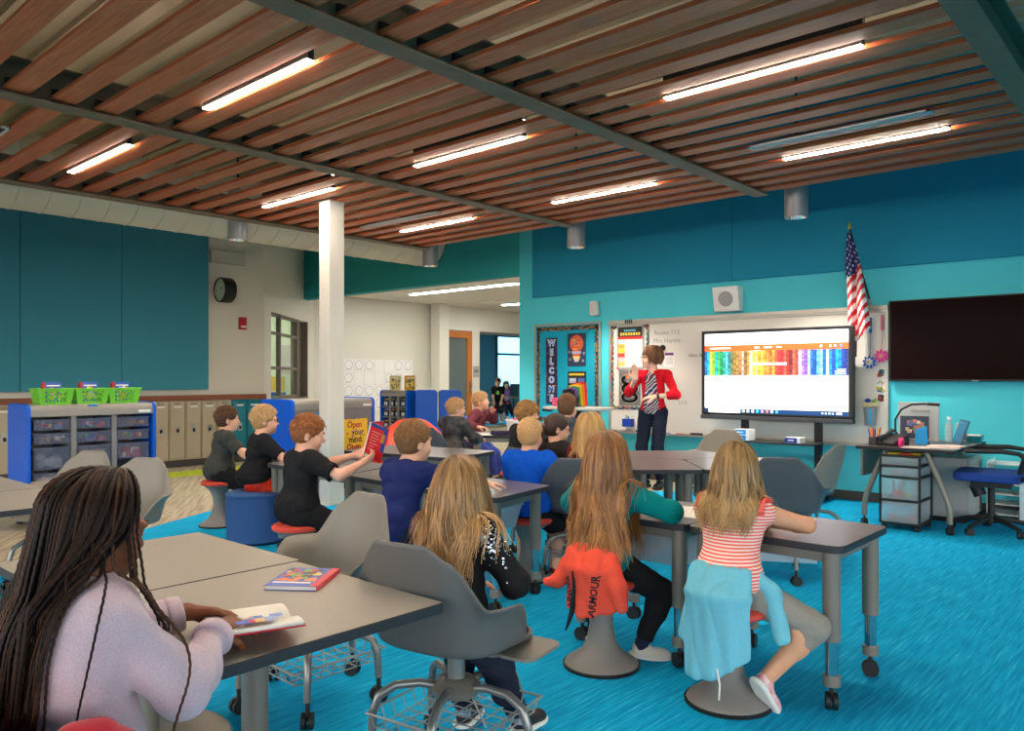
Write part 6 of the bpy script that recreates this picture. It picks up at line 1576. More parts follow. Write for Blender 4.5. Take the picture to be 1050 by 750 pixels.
            sd = np.cross(nrm, flow); c = a1+(a2-a1)*rs.uniform(); 
            for i, w in enumerate((1, .8, .15)):
                for u in (-1, 0, 1): V.append(s.hd(*(pts[i]+sd*r*w*u+nrm*(r*w if u == 0 else 0))))
            for i in (0, 1):
                for u in (0, 1): F.append((o+i*3+u, o+i*3+u+1, o+i*3+u+4, o+i*3+u+3)); Cc.append((*c, 1))
            o += 9
        return np.array(V), np.array(F), np.array(Cc)
    def crop(s, c1, c2, thick=.012, seed=3, n=1700, L=.028, amp=.004, **kw):
        o = s.scalp(mat('hair under %d_%d_%d' % c1, tuple(int(a*.7+b*.3) for a, b in zip(c1, c2)), .6, noise=.25, nscale=60, rgb2=c1), thick, seed=seed, amp=amp)
        V, F, Cc = s.tufts(c1, c2, n, L, seed=seed, thick=thick-.001, **kw)
        st = mesh_obj('hair_strands', [(V, F)], attr_mat('hair strands', rough=.5, spec=.3), o)
        a = st.data.attributes.new('Col', 'FLOAT_COLOR', 'FACE'); a.data.foreach_set('color', Cc.astype(np.float32).ravel()); st['kind'] = 'stuff'
        return o
    def long_hair(s, c1, c2, n=900, length=.42, spread=.12, r=.0019, seed=5, part=0., front=-.01, wav=.012, back=.0, clump=55, ang=(-2.2, 2.2), vol=.018, lift=0., taper=True, sideswept=0., npts=18, drape=None, curtain=.0):
        """long loose hair: clumped strands from the parting over the skull and down; ang = azimuth range around the back of the head"""
        rs = np.random.RandomState(seed); V = []; F = []; Cc = []; o = 0; q = s.D['head']
        a1, a2 = np.array(lin(c1)), np.array(lin(c2)); up = V3(0, 0, 1)
        cl = []
        for i in range(clump):
            u = (i+.5)/clump; cl.append(dict(a=ang[0]+(ang[1]-ang[0])*u+rs.normal()*.05, y0=rs.uniform(.055, -.06), len=length*rs.uniform(.66, 1.10), ph=rs.uniform(0, 6.28, 3), out=rs.uniform(-.3, 1.), c=rs.uniform()))
        for k in range(n):
            c = cl[rs.randint(clump)]; az = c['a']+rs.normal()*.09; lay = rs.uniform(0, 1)
            dirx, diry = math.sin(az), -math.cos(az)
            p0 = V3(part+rs.normal()*.004, c['y0']+rs.normal()*.012, .118+vol*.35)
            ctr = V3(0, -.014, .038); R = V3(.074, .094, .078)+vol*(.45+.65*lay)
            # equator point
            eq = ctr+V3(dirx*R[0], diry*R[1], 0)
            eq[2] = ctr[2]-.02
            pts = []
            for i in range(6):
                t = i/6*PI/2; b = ctr+(eq-ctr)*math.sin(t); b[2] = ctr[2]+R[2]*math.cos(t)*(1.0); w = (1-math.sin(t))
                sx = p0[0]*w; sy = (p0[1]-ctr[1])*w*.9
                pts.append(s.hd(b[0]+sx, b[1]+sy, b[2]))
            e = s.hd(*eq); L = c['len']*(rs.uniform(.80, 1.06)); ow = s.H @ V3(dirx, diry, 0); ow[2] = 0; ow = unit(ow)
            nd = npts-6
            jit = rs.normal(size=3)*.006
            for i in range(nd):
                t = (i+1)/nd; z = -L*t
                g = (1-t*.85)  # strands gather to their clump
                off = ow*(spread*(t**.9)*(.4+.5*c['out'])*.5+.010*lay*(1-t))+V3(0, 0, 1)*0
                wv = wav*t*np.array([math.sin(7*t+c['ph'][0]), math.sin(6*t+c['ph'][1]), 0])+wav*.35*np.array([math.sin(15*t+c['ph'][2]), math.cos(13*t+c['ph'][0]), 0])*t
                tang = unit(np.cross(ow, up))
                fan = tang*(az-c['a'])*.05*g*1.3+jit*t
                P = e+off+wv+fan+up*z-ow*curtain*t
                if drape is not None:
                    if i == 0: prevP, carry = P, np.zeros(3)
                    Q = P+carry; Q2 = drape(Q, t, lay); carry = carry*.97+(Q2-Q); P = Q2
                pts.append(P)
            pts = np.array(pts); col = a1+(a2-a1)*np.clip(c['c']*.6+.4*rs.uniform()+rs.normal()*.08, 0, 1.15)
            T = np.gradient(pts, axis=0); T /= np.linalg.norm(T, axis=1)[:, None]+1e-9
            cc = s.hc-V3(0, 0, .1); N = pts-cc; N[:, 2] *= .2; N -= (N*T).sum(1)[:, None]*T; N /= np.linalg.norm(N, axis=1)[:, None]+1e-9; B = np.cross(T, N)
            m = len(pts); w = r*(1-.75*np.linspace(0, 1, m)**3)*rs.uniform(.7, 1.4)
            ring = np.stack([pts-B*w[:, None]*1.3, pts+N*w[:, None]*.8, pts+B*w[:, None]*1.3], 1)
            V.append(ring.reshape(-1, 3))
            i = np.arange(m-1)
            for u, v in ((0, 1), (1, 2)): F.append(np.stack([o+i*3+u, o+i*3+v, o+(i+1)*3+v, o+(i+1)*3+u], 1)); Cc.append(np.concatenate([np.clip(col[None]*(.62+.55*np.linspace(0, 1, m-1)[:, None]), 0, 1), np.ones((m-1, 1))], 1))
            o += m*3
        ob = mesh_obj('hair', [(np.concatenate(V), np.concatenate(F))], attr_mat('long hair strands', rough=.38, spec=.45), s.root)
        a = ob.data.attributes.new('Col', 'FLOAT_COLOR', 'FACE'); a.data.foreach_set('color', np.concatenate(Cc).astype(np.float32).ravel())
        return ob
    def glasses(s, m):
        q = s.D['head']; mb = MB(); mb.M = Matrix(((s.H[0, 0], s.H[0, 1], s.H[0, 2], s.hc[0]), (s.H[1, 0], s.H[1, 1], s.H[1, 2], s.hc[1]), (s.H[2, 0], s.H[2, 1], s.H[2, 2], s.hc[2]), (0, 0, 0, 1))) @ Matrix.Scale(q, 4)
        for t in (-1, 1):
            mb.tube([(t*.031+.021*math.copysign(abs(math.cos(a))**.7, math.cos(a)), .103-.004*abs(math.cos(a)), .004+.016*math.copysign(abs(math.sin(a))**.7, math.sin(a))) for a in [2*PI*k/20 for k in range(20)]], .0022, 6, closed=True)
            mb.tube([(t*.052, .098, .008), (t*.072, .06, .010), (t*.080, .0, .008), (t*.081, -.018, -.002)], .0022, 6)
        mb.tube([(-.011, .105, .008), (0, .108, .010), (.011, .105, .008)], .0022, 6)
        return mb.build('glasses', m, s.root)
# ------------------------------------------------------------------ the class
def wl(loc, face):
    a = face_rz(*face); c, s_ = math.cos(-a), math.sin(-a)
    def f(x, y, z): dx, dy = x-loc[0], y-loc[1]; return V3(c*dx-s_*dy, s_*dx+c*dy, z)
    return f
def nrm2(x, y): n = math.hypot(x, y); return (x/n, y/n)
from mathutils.bvhtree import BVHTree
def bvh_of(o): return BVHTree.FromPolygons([v.co[:] for v in o.data.vertices], [q.vertices[:] for q in o.data.polygons])
def drape_for(p, g=.006, more=()):
    """keep hair outside the clothes it falls over"""
    T_ = [bvh_of(o) for o in ([p.cloth]+list(more))]
    def f(P, t, lay):
        for b in T_:
            h_ = b.find_nearest(Vector(P), .16)
            if h_[0] is None: continue
            n = np.array(h_[1]); q = np.array(h_[0]); d = (P-q)@n; off = g+.016*lay
            if d < off and d > -.12: P = q+n*off
        return P
    return f
def loose(p, c1, c2, under, n, length, **kw):
    b = p.scalp(mat('hair base %d_%d_%d' % under, under, .6, noise=.2, nscale=80), .014, amp=.001, h=max(p.h*.8, .006)); b.name = 'hair_base'
    return p.long_hair(c1, c2, n, length, drape=drape_for(p), **kw)
m_denim = fabric('navy denim', (44, 54, 82)); m_blk = fabric('black', (34, 34, 37)); m_char = fabric('charcoal', (58, 60, 62)); m_navy = fabric('navy', (34, 44, 96)); m_blacksh = mat('black shoe', (30, 30, 32), .5); m_graysh = mat('grey shoe', (200, 198, 192), .6)
FAIR = (228, 176, 148); FAIR2 = (222, 164, 134)
sock_b = fabric('black sock', (28, 28, 32)); sock_w = fabric('white sock', (226, 224, 220))

# 1 braided girl, foreground
loc, face = (-1.73, .57), nrm2(-.05, 1); W = wl(loc, face)
p = Person('person with long dark braids and a lilac sweater, holding a book at the front table', loc, face, .455, .91, .13, 0, 0, yaw=.10, pitch=-.20, R=W(-1.725, .90, .712), L=W(-1.925, .92, .71), reach=1.12, eR=(.7, -.2, -1), eL=(-.8, -.3, -.8), fR=V3(.10, .40, .06), fL=V3(-.10, .40, .06), skin=(132, 78, 52), h=.0065, heavy=1.3, curlR=.62, curlL=.45, palmR=(-.5, .2, -1), palmL=(.4, 0, -1), hand_dirR=(-.30, 1, -.06), hand_dirL=(.62, .85, -.05))
p.body('RL', .0032, eyes=True, iris=(60, 40, 30), brow=(40, 28, 22), lips=(150, 84, 74))
p.garment('sweater', mat('lilac marl knit', (206, 184, 196), .95, spec=.1, noise=.18, nscale=330, bump=.5, bscale=420, sheen=.3), 1.86, -.14, .022, True, 3, .011, 13, .0065, .01, armsg=.017, collar=.07)
def cuff(p, right, m, t=1.86, g=.024):
    S = Solid(); a, b = (p.elR, p.wrR) if right else (p.elL, p.wrL); q = a+(b-a)*.84; w = a+(b-a)*.97; S.cone(q, w, .026*p.k*p.heavy**.7+g*.8, .0225*p.k*p.heavy**.7+g*.72, .01); d = unit(b-a); S.halfspace(w, d, .003); S.halfspace(q-d*.01, -d, .003); o = mesh_obj('cuff', [S.mesh(.006)], m, p.root); return o
for r in (True, False): cuff(p, r, MATS['lilac marl knit'])
p.bottoms('trousers', fabric('dark leggings', (48, 46, 56)), 1.95, .012); p.shoes(m_blacksh)
b = p.scalp(mat('hair base dark', (24, 15, 12), .9, spec=.05, noise=.3, nscale=60), .004, amp=.002, fc=.124); b.name = 'hair_base'
def braids(p, n=240):
    rs = np.random.RandomState(2); q = p.D['head']; dr = drape_for(p, .008); V = []; F = []; Cc = []; o = 0; cols = [np.array(lin(c)) for c in ((34, 20, 14), (52, 29, 18), (26, 16, 12), (70, 40, 24), (42, 24, 16))]
    for k in range(n):
        az = rs.uniform(-2.3, 2.3); lay = rs.uniform(0, 1); az = rs.uniform(-2.3, 1.6) if az > 1.65 and rs.uniform() < .45 else az; az0 = az; az = max(-2.2, min(az, 1.95+.15*lay)); dx, dy = math.sin(az), -math.cos(az); ctr = V3(0, -.014, .038); R = V3(.076, .096, .080)+.006+.016*lay
        y0 = .066-.10*abs(math.cos(az0*.5))**2*rs.uniform(.2, 1); eq = V3(dx*R[0], ctr[1]+dy*R[1], ctr[2]-.02); pts = []
        for i in range(9):
            t = i/9*PI/2; bpt = ctr+(eq-ctr)*math.sin(t); bpt[2] = ctr[2]+R[2]*math.cos(t); bpt[1] += (y0-ctr[1])*(1-math.sin(t))*.8; pts.append(p.hd(*bpt))
        e = p.hd(*eq); ow = unit(p.H @ V3(dx, dy, 0)*V3(1, 1, 0)); L = rs.uniform(.42, .58) if abs(az) < 1.75 else rs.uniform(.22, .36); ph = rs.uniform(0, 6.28, 3); nd = 30; rs_keep = rs.uniform()
        back = -p.fw*V3(1, 1, 0)
        for i in range(nd):
            t = (i+1)/nd; P = e-V3(0, 0, L*t)+ow*(.016*math.sin(PI*min(1, t*1.1))+.018*t*lay)+back*((.030*t+.05*t*t)*max(0, math.cos(az*.6))+(.13*min(1, t/.3)*max(0, min(1, (az-.55)/.7)) if rs_keep > .12 else 0))+V3(math.sin(4*t+ph[0])*.012*t, math.cos(3.4*t+ph[1])*.010*t, 0)
            if i == 0: carry = np.zeros(3)
            Q = P+carry; Q2 = dr(Q, t, lay); carry = carry*.985+(Q2-Q); pts.append(Q2)
        P = np.array(pts); s_ = np.concatenate([[0], np.cumsum(np.linalg.norm(np.diff(P, axis=0), axis=1))]); m = int(s_[-1]/.0055); u = np.linspace(0, s_[-1], m); P = np.stack([np.interp(u, s_, P[:, j]) for j in range(3)], 1)
        for _ in range(3): P[1:-1] = P[1:-1]*.5+(P[:-2]+P[2:])*.25
        T = np.gradient(P, axis=0); T /= np.linalg.norm(T, axis=1)[:, None]; N = np.cross(T, V3(.3, .2, 1)); N /= np.linalg.norm(N, axis=1)[:, None]; B = np.cross(T, N)
        r = .0035*rs.uniform(.85, 1.15)*(1-.35*(np.linspace(0, 1, m))**2); sd = 6; ring = []
        for j in range(sd):
            a = 2*PI*j/sd; bump = 1+.26*np.sin(u/.0055*PI*.62+(a*1.0)); ring.append(P+(N*math.cos(a)+B*math.sin(a))*(r*bump)[:, None])
        V.append(np.stack(ring, 1).reshape(-1, 3)); i = np.arange(m-1); c = cols[rs.randint(5)]
        for j in range(sd):
            j2 = (j+1) % sd; F.append(np.stack([o+i*sd+j, o+i*sd+j2, o+(i+1)*sd+j2, o+(i+1)*sd+j], 1)); Cc.append(np.tile([*c, 1], (m-1, 1))*(1+.25*np.sin(u[:-1]/.0055*PI*.62+j)[:, None]))
        o += m*sd
    ob = mesh_obj('braids', [(np.concatenate(V), np.concatenate(F))], attr_mat('braided hair', rough=.55, spec=.22), p.root); a = ob.data.attributes.new('Col', 'FLOAT_COLOR', 'FACE'); a.data.foreach_set('color', np.clip(np.concatenate(Cc), 0, 1).astype(np.float32).ravel())
braids(p)
# her red jacket over the chair back
S = Solid(); jx, jy = -1.75, .52
for i in range(9):
    x = -.26+.065*i; S.cone((x, -.235-.02*math.cos(x*9), .72+.015*math.sin(i*2.1)), (x*1.05, -.27, .50+.03*math.sin(i*1.7)), .042, .05, .04); S.cone((x, -.235, .72), (x*.95, -.175+.02*math.sin(i*1.3), .60), .040, .045, .04)
for s_ in (-1, 1): S.cone((s_*.25, -.22, .70), (s_*.27, .02, .66), .055, .06, .05); S.cone((s_*.27, .02, .66), (s_*.29, .14, .58), .06, .05, .05)
o = mesh_obj('jacket', [S.mesh(.009, folds(12, .014, 20))], fabric('crimson fleece', (176, 26, 44), sheen=.3)); o.location = (jx, jy, -.035); tag(o, 'crimson red jacket draped over the chair behind the braided girl', 'jacket')

# 2 long-haired girl in sequin jacket
loc, face = (-1.89, 1.80), nrm2(-.16, 1); W = wl(loc, face)
p = Person('person with long blond hair and black sequinned jacket on the front grey chair', loc, face, .447, .80, .14, 0, 0, yaw=.16, pitch=-.05, R=V3(.12, .20, .565), L=V3(-.10, .22, .56), eR=(1.2, -.25, -.7), eL=(-.9, -.3, -.8), fR=V3(.09, .30, .075), fL=V3(-.12, .24, .075), skin=FAIR, h=.0075, curlR=.55, curlL=.55, palmR=(-.5, 0, -1), palmL=(.5, 0, -1), hand_dirR=(-.75, .6, -.05), hand_dirL=(.7, .6, 0))
p.body('RL', .0036, eyes=True, lips=(196, 110, 104))
p.garment('jacket', fabric('black jersey', (32, 32, 35), .7), 1.88, -.10, .02, True, 5, .005, 26, .0075, armsg=.02)
cuff(p, True, MATS['cloth black jersey'], g=.022); cuff(p, False, MATS['cloth black jersey'], g=.022)
bv = bvh_of(p.cloth); mb = MB(); rs = np.random.RandomState(4)
for side in (-1, 1):
    sh = p.shR if side > 0 else p.shL; el = p.elR if side > 0 else p.elL
    for k in range(420):
        t = abs(rs.normal())*.34; c = p.nb+(sh-p.nb)*min(1, .35+rs.uniform(0, .75))+(el-sh)*max(0, t-.05)*(1 if rs.uniform() < .6 else .2)-p.up*.02
        d = unit(p.rt*side*rs.uniform(-.2, 1)+p.up*rs.uniform(.1, 1)-p.fw*rs.uniform(-.6, 1.2)); h_ = bv.ray_cast(Vector(c+d*.2), Vector(-d), .3)
        if h_[0] is None: continue
        n = h_[1]; x = n.orthogonal().normalized(); y = n.cross(x); q = h_[0]+n*.0015; s_ = rs.uniform(.0034, .0052); mb.col((236, 236, 240) if rs.uniform() < .7 else (150, 150, 156))
        mb.add([q+x*s_, q+y*s_, q-x*s_, q-y*s_, q+n*.0012], [(0, 1, 4), (1, 2, 4), (2, 3, 4), (3, 0, 4)])
sq = mb.build('sequins', mat('silver sequin', (230, 232, 238), .18, .85), p.root); sq['label'] = 'silver sequins scattered over the shoulders'; sq['kind'] = 'stuff'
p.bottoms('leggings', fabric('navy leggings', (38, 42, 58)), 1.90, .008); p.shoes(m_blacksh, sock=fabric('patterned sock', (150, 170, 190), noise=.5, nscale=60))
loose(p, (112, 74, 42), (206, 158, 100), (108, 74, 44), 1700, .30, spread=.11, seed=6, vol=.02, wav=.014, ang=(-2.35, 2.35), r=.0020, clump=64)

# 3 teal girl
loc, face = (-2.06, 2.90), nrm2(-.22, .97); W = wl(loc, face)
p = Person('person with very long red-blond hair in a teal top, orange hoodie tied at the waist', loc, face, .405, .885, .14, 0, 0, yaw=.05, R=W(-1.86, 3.17, .69), L=W(-2.26, 3.18, .69), eR=(1.2, -.2, -.3), eL=(-1.2, -.2, -.3), fR=W(-1.97, 3.08, .065), fL=W(-2.26, 3.12, .065), kneeR=(1.1, .8, .5), kneeL=(-.3, 1, .5), skin=FAIR, h=.0075, curlR=.3, curlL=.3, hand_dirR=(-.5, .7, 0), hand_dirL=(.6, .6, 0))
p.body('RL', .004)
p.garment('shirt', fabric('teal jersey', (0, 122, 122)), 1.80, -.08, .014, True, 7, .004, 30, .0075, armsg=.018)
S = Solid()  # patterned hem of the shirt under the hoodie
p.bottoms('leggings', m_blk, 1.86, .006); p.shoes(mat('off white shoe', (206, 202, 190), .55), toeR=(.75, .55, -.15), toeL=(-.2, 1, 0), sock=fabric('navy sock', (40, 44, 70)))
loose(p, (104, 62, 30), (200, 140, 82), (98, 62, 36), 2300, .47, spread=.10, seed=8, vol=.026, wav=.022, ang=(-2.3, 2.3), r=.0021, clump=80)
def tied_hoodie(p, m, seed, zb, w, lobes, name='hoodie', amp=.011):
    K = p.k; S = Solid(); z0 = p.pel[2]; n = 15
    S.ell((0, -.004, z0+.060), (.145*K, .130*K, .042), .025)
    for i in range(n):
        u = -1+2*i/(n-1); x = w*u; y = -.176+.05*u*u; b = zb(u); wv = .010*math.sin(i*1.55+seed)
        S.cone((x*.86, -.115+.03*u*u, z0+.065), (x, y+wv*.3, z0-.02), .022, .020, .02); S.cone((x, y+wv*.3, z0-.02), (x*(1.0+.05*math.sin(seed+u*3)), y+.004+wv, b), .020, .014, .02)
    for a, b, ra, rb in lobes: S.cone(a, b, ra, rb, .025)
    return mesh_obj(name, [S.mesh(.0065, folds(seed, amp, 15, (1, .6, .28)))], m, p.root)
z0 = p.pel[2]
hd_ = tied_hoodie(p, fabric('neon orange fleece', (250, 92, 70), .85), 9, lambda u: .29-.02*math.cos(u*2.2), .105,
    [((.09, -.09, z0+.03), (.135, -.135, z0-.08), .034, .036), ((.135, -.135, z0-.08), (.15, -.14, .32), .036, .026), ((-.10, -.09, z0+.03), (-.15, -.135, z0-.08), .036, .036), ((-.15, -.135, z0-.08), (-.195, -.135, .385), .036, .030)], amp=.011)
bv = bvh_of(hd_)
def on_cloth(mb, bv, M, body, size, m=None, off=.002, bold=0.):
    """lettering laid on the back of a garment: text plane at -Y projected forwards"""
    me = text_mesh(body, size, 0., bold=bold); bm = bmesh.new(); bm.from_mesh(me); bmesh.ops.triangulate(bm, faces=bm.faces[:]); bmesh.ops.subdivide_edges(bm, edges=[e for e in bm.edges if e.calc_length() > .012], cuts=2, use_grid_fill=False); bmesh.ops.triangulate(bm, faces=bm.faces[:])
    vs = []
    for v in bm.verts:
        q = M @ v.co; h_ = bv.ray_cast(Vector((q.x, -1, q.z)), Vector((0, 1, 0)), 1.2); vs.append((q.x, (h_[0].y if h_[0] is not None else q.y)-off, q.z))
    mb.add(vs, [tuple(x.index for x in f.verts) for f in bm.faces]); bm.free(); bpy.data.meshes.remove(me)
mb = MB(); Rt = Matrix.Rotation(math.radians(97), 4, 'Y') 
def tM(x, z, a): return Matrix.Translation((x, -.2, z)) @ Matrix.Rotation(a, 4, 'Y') @ Matrix(((1, 0, 0, 0), (0, 0, -1, 0), (0, 1, 0, 0), (0, 0, 0, 1)))
on_cloth(mb, bv, tM(.045, .365, -1.40), 'ARMOUR', .044, bold=.0012); mb.build('lettering', m_black, hd_); mb = MB(); on_cloth(mb, bv, tM(-.085, .365, -1.72), 'UNDER', .038, bold=.0012); mb.build('lettering', m_black, hd_)
def strip_on(bv, pts, w, m, name, parent, off=.004):
    mb = MB(); P = []
    for x, z in pts:
        h_ = bv.ray_cast(Vector((x, -1, z)), Vector((0, 1, 0)), 1.2); P.append((x, (h_[0].y if h_[0] is not None else -.16)-off, z))
    mb.tube(P, w, 6); return mb.build(name, m, parent)
zp = [(-.055+.03*t-.075*t*t, z0-.02-.27*t) for t in [i/14 for i in range(15)]]
strip_on(bv, zp, [.004+.010*math.sin(PI*(i/14)**1.2) for i in range(15)], m_black, 'zip', hd_)
S = Solid(); S.ell((0, -.0, z0+.115), (.135*p.k, .112*p.k, .03), .02); S.halfspace((0, .02, 0), (0, 1, 0), .01); mesh_obj('patterned_hem', [S.mesh(.0075, folds(2, .003, 40))], mat('black white print', (210, 204, 196), .8, noise=.5, nscale=55, rgb2=(30, 28, 30), detail=1), p.root)

# 4 coral striped girl
def stripe_mat(name, c1, c2, n):
    m = bpy.data.materials.new(name); m.use_nodes = True; nt = m.node_tree; b = nt.nodes['Principled BSDF']; tc = nt.nodes.new('ShaderNodeTexCoord'); w_ = nt.nodes.new('ShaderNodeTexWave'); w_.bands_direction = 'Z'; w_.inputs['Scale'].default_value = n; w_.inputs['Distortion'].default_value = .35; w_.inputs['Detail Scale'].default_value = 2
    r = nt.nodes.new('ShaderNodeValToRGB'); r.color_ramp.elements[0].position = .5; r.color_ramp.elements[1].position = .6; r.color_ramp.elements[0].color = (*lin(c1), 1); r.color_ramp.elements[1].color = (*lin(c2), 1)
    nt.links.new(tc.outputs['Object'], w_.inputs['Vector']); nt.links.new(w_.outputs['Fac'], r.inputs['Fac']); nt.links.new(r.outputs['Color'], b.inputs['Base Color']); b.inputs['Roughness'].default_value = .9; b.inputs['Specular IOR Level'].default_value = .15
    return m
loc, face = (-1.45, 2.91), nrm2(-.12, 1); W = wl(loc, face)
p = Person('person with blond hair in coral striped top, pale blue hoodie tied at waist', loc, face, .405, .885, .22, 0, 0, yaw=.10, pitch=-.12, R=W(-1.38, 3.17, .685), L=W(-1.52, 3.19, .685), eR=(1.6, .15, -.1), eL=(-1.6, .15, -.1), fR=W(-1.30, 2.92, .13), fL=W(-1.66, 3.12, .065), kneeR=(1.3, .55, .2), kneeL=(-.5, 1, .4), skin=(224, 164, 128), h=.0075, curlR=.35, curlL=.35, hand_dirR=(-1, .25, 0), hand_dirL=(.9, .4, 0))
p.body('RL', .004)
m_cor = stripe_mat('coral and white stripes', (250, 112, 104), (250, 226, 214), 25.)
p.garment('top', m_cor, .0, -.03, .014, True, 11, .003, 34, .0075, collar=.082)
m_corp = fabric('coral frill', (250, 104, 98)); 
for s_, sh, el in ((1, p.shR, p.elR), (-1, p.shL, p.elL)):
    G = []
    for j in range(7):
        row = []
        for i in range(41):
            u = i/40; a = -2.3+u*4.6; base = sh+p.up*.05*math.cos(a)*.9+p.fw*(.062*math.sin(a))-p.rt*s_*.018; out = p.rt*s_*(.010+.034*j/6)+p.up*(.006*math.sin(u*34)*j/6+.012*j/6)+p.fw*.006*math.cos(u*30)*j/6; row.append(tuple(base+out))
        G.append(row)
    MB().grid(G).build('shoulder_frill', m_corp, p.root, solid=.003)
p.bottoms('leggings', fabric('grey marl leggings', (150, 146, 138), noise=.15, nscale=300), 1.30, .006); 
p.shoes(mat('pink trainer', (226, 90, 110), .6, noise=.4, nscale=40, rgb2=(230, 214, 214)), toeR=(.25, .55, -.9), toeL=(-.2, 1, 0), sock=None)
loose(p, (98, 68, 38), (204, 162, 104), (100, 72, 42), 1700, .27, spread=.07, seed=12, vol=.016, wav=.018, ang=(-2.2, 2.2), r=.0020, clump=46)
z0 = p.pel[2]
hb = tied_hoodie(p, fabric('pale blue fleece', (118, 196, 216), .9), 13, lambda u: .18+.05*u-.02*math.cos(u*2), .12,
    [((.10, -.03, z0+.05), (.16, .0, z0-.02), .036, .038), ((.16, .0, z0-.02), (.215, -.03, .30), .038, .032), ((-.10, -.08, z0+.04), (-.135, -.10, .28), .036, .030)], amp=.011)
MB().tube([(.02, -.185, .20), (.035, -.19, .14), (.03, -.185, .08)], .004, 6).build('drawstring', fabric('white cord', (226, 226, 220)), hb)
MB().lathe([(.028, -.004), (.031, 0), (.028, .004)], 20).build('bracelet', mat('gold wire', (200, 160, 60), .3, .9), p.root, loc=tuple(p.wrR+(p.elR-p.wrR)*.12))

def kid(label, loc, face, seat, k, crop=None, top=None, sleeve=.72, bottom=None, bt=1.02, lean=.08, yaw=0., pitch=0., R=None, L=None, fR=None, fL=None, skin=FAIR, h=.0095, shoe=None, eyes=True, thick=.014, seed=3, amp=.003, fold=.009, hem=-.085, g=.018, hood=False, hd=None, n=1700, L_=.026, world=True, sock=None, side=0., turn=0., iris=(80, 90, 100), heavy=1., stand=None, curl=.4, **kw):
    W = wl(loc, face)
    if world: R = W(*R) if R is not None else None; L = W(*L) if L is not None else None; fR = W(*fR) if fR is not None else None; fL = W(*fL) if fL is not None else None
    p = Person(label, loc, face, seat, k, lean, side, turn, yaw, pitch, R=R, L=L, fR=fR, fL=fL, skin=skin, h=h, curlR=curl, curlL=curl, heavy=heavy, stand=stand, **kw)
    p.body('RL', max(.0045, h*.55), eyes=eyes, iris=iris, brow=crop[0] if crop else (110, 76, 44), lips=tuple(int(v*.8) if i else int(v*.9) for i, v in enumerate(skin)))
    p.garment('hoodie' if hood else 'shirt', top, sleeve, hem, g, True, seed, fold, 21, h, hood=hood, wide=.012, armsg=g+.006 if sleeve < 1 else g)
    p.bottoms('shorts' if bt < 1.2 else 'trousers', bottom or m_char, bt, .020 if bt < 1.2 else .012, seed+1, h=h)
    p.shoes(shoe or m_blacksh, sock=sock)
    if crop: p.crop(crop[0], crop[1], thick*.85, seed, n, L_, amp)
    return p
# 5 dark grey boy
kid('person with short brown hair in a dark grey T-shirt, farthest left of the seated boys', (-6.47, 3.40), nrm2(.30, 1), .40, .90, ((70, 46, 30), (112, 78, 52)), fabric('dark grey jersey', (66, 68, 66)), .80, fabric('black shorts', (36, 36, 38)), 1.0, lean=.12, R=(-6.12, 3.62, .52), L=(-6.42, 3.76, .55), fR=(-6.22, 3.70, .06), fL=(-6.40, 3.75, .06), shoe=mat('white trainer', (222, 220, 214), .6), seed=21)
# 6 blond boy with glasses
p = kid('person with glasses, black T-shirt and shiny red shorts on the blue ottoman', (-5.66, 3.27), nrm2(.36, 1), .41, .93, ((176, 134, 84), (232, 198, 146)), m_blk, .82, mat('shiny red satin', (214, 52, 24), .28, noise=.35, nscale=14, stretch=(1, 3, 1), bump=.5, bscale=26), 1.0, lean=.14, yaw=-.1, R=(-5.28, 3.50, .55), L=(-5.52, 3.62, .55), fR=(-5.36, 3.64, .06), fL=(-5.56, 3.68, .06), seed=22, h=.0085, thick=.017, sock=sock_b)
p.glasses(mat('dark spectacle frame', (40, 48, 62), .3))
# 7 red-haired boy with the red book

p = kid('person with short red hair in a black T-shirt reading a red book', (-4.21, 2.72), nrm2(.16, 1), .405, .93, ((128, 72, 34), (190, 124, 70)), m_blk, .80, fabric('black shorts', (36, 36, 38)), 1.0, lean=.12, yaw=-.35, pitch=-.2, R=(-3.90, 2.98, .775), L=(-4.10, 3.07, .80), fR=(-4.02, 3.04, .06), fL=(-4.28, 3.08, .06), seed=23, h=.008, thick=.016, curl=.7, palmR=(-.7, 0, .5), palmL=(.7, 0, .3), skin=(232, 176, 150), sock=sock_b, iris=(70, 110, 150))
t = thing('paperback_book', 'open red paperback held up by the red haired boy', 'book', (-3.985, 3.07, .80))
fx = Vector((.78, .62, 0)).normalized()
mb = MB(); pg = MB(); sp_ = Vector((-.05, .02, 0)); up_ = Vector((.32, .05, .95)).normalized()*.225
def cover(mb, a, w, th, c1, face_n, flip):
    u = Vector(a)*w; n = Vector(a).cross(up_).normalized()*th
    mb.add([sp_, sp_+u, sp_+u+up_, sp_+up_, sp_+n, sp_+u+n, sp_+u+up_+n, sp_+up_+n], [(0, 3, 2, 1), (4, 5, 6, 7), (0, 1, 5, 4), (1, 2, 6, 5), (2, 3, 7, 6), (3, 0, 4, 7)])
a1 = Vector((.95, .10, -.25)).normalized(); a2 = Vector((-.35, .90, .0)).normalized()
mb.col((196, 28, 38)); cover(mb, a1, .155, .003, None, 1, 0); cover(mb, a2, .15, .003, None, 1, 0)
n1 = a1.cross(up_).normalized()
if n1.dot(Vector((2, -2, .2))) < 0: n1 = -n1
def onc(u0, u1, v0, v1, c, e=.0045):
    mb.col(c).add([sp_+a1*.155*u+up_*v+n1*e for u, v in ((u0, v0), (u1, v0), (u1, v1), (u0, v1))], [(0, 1, 2, 3), (3, 2, 1, 0)])
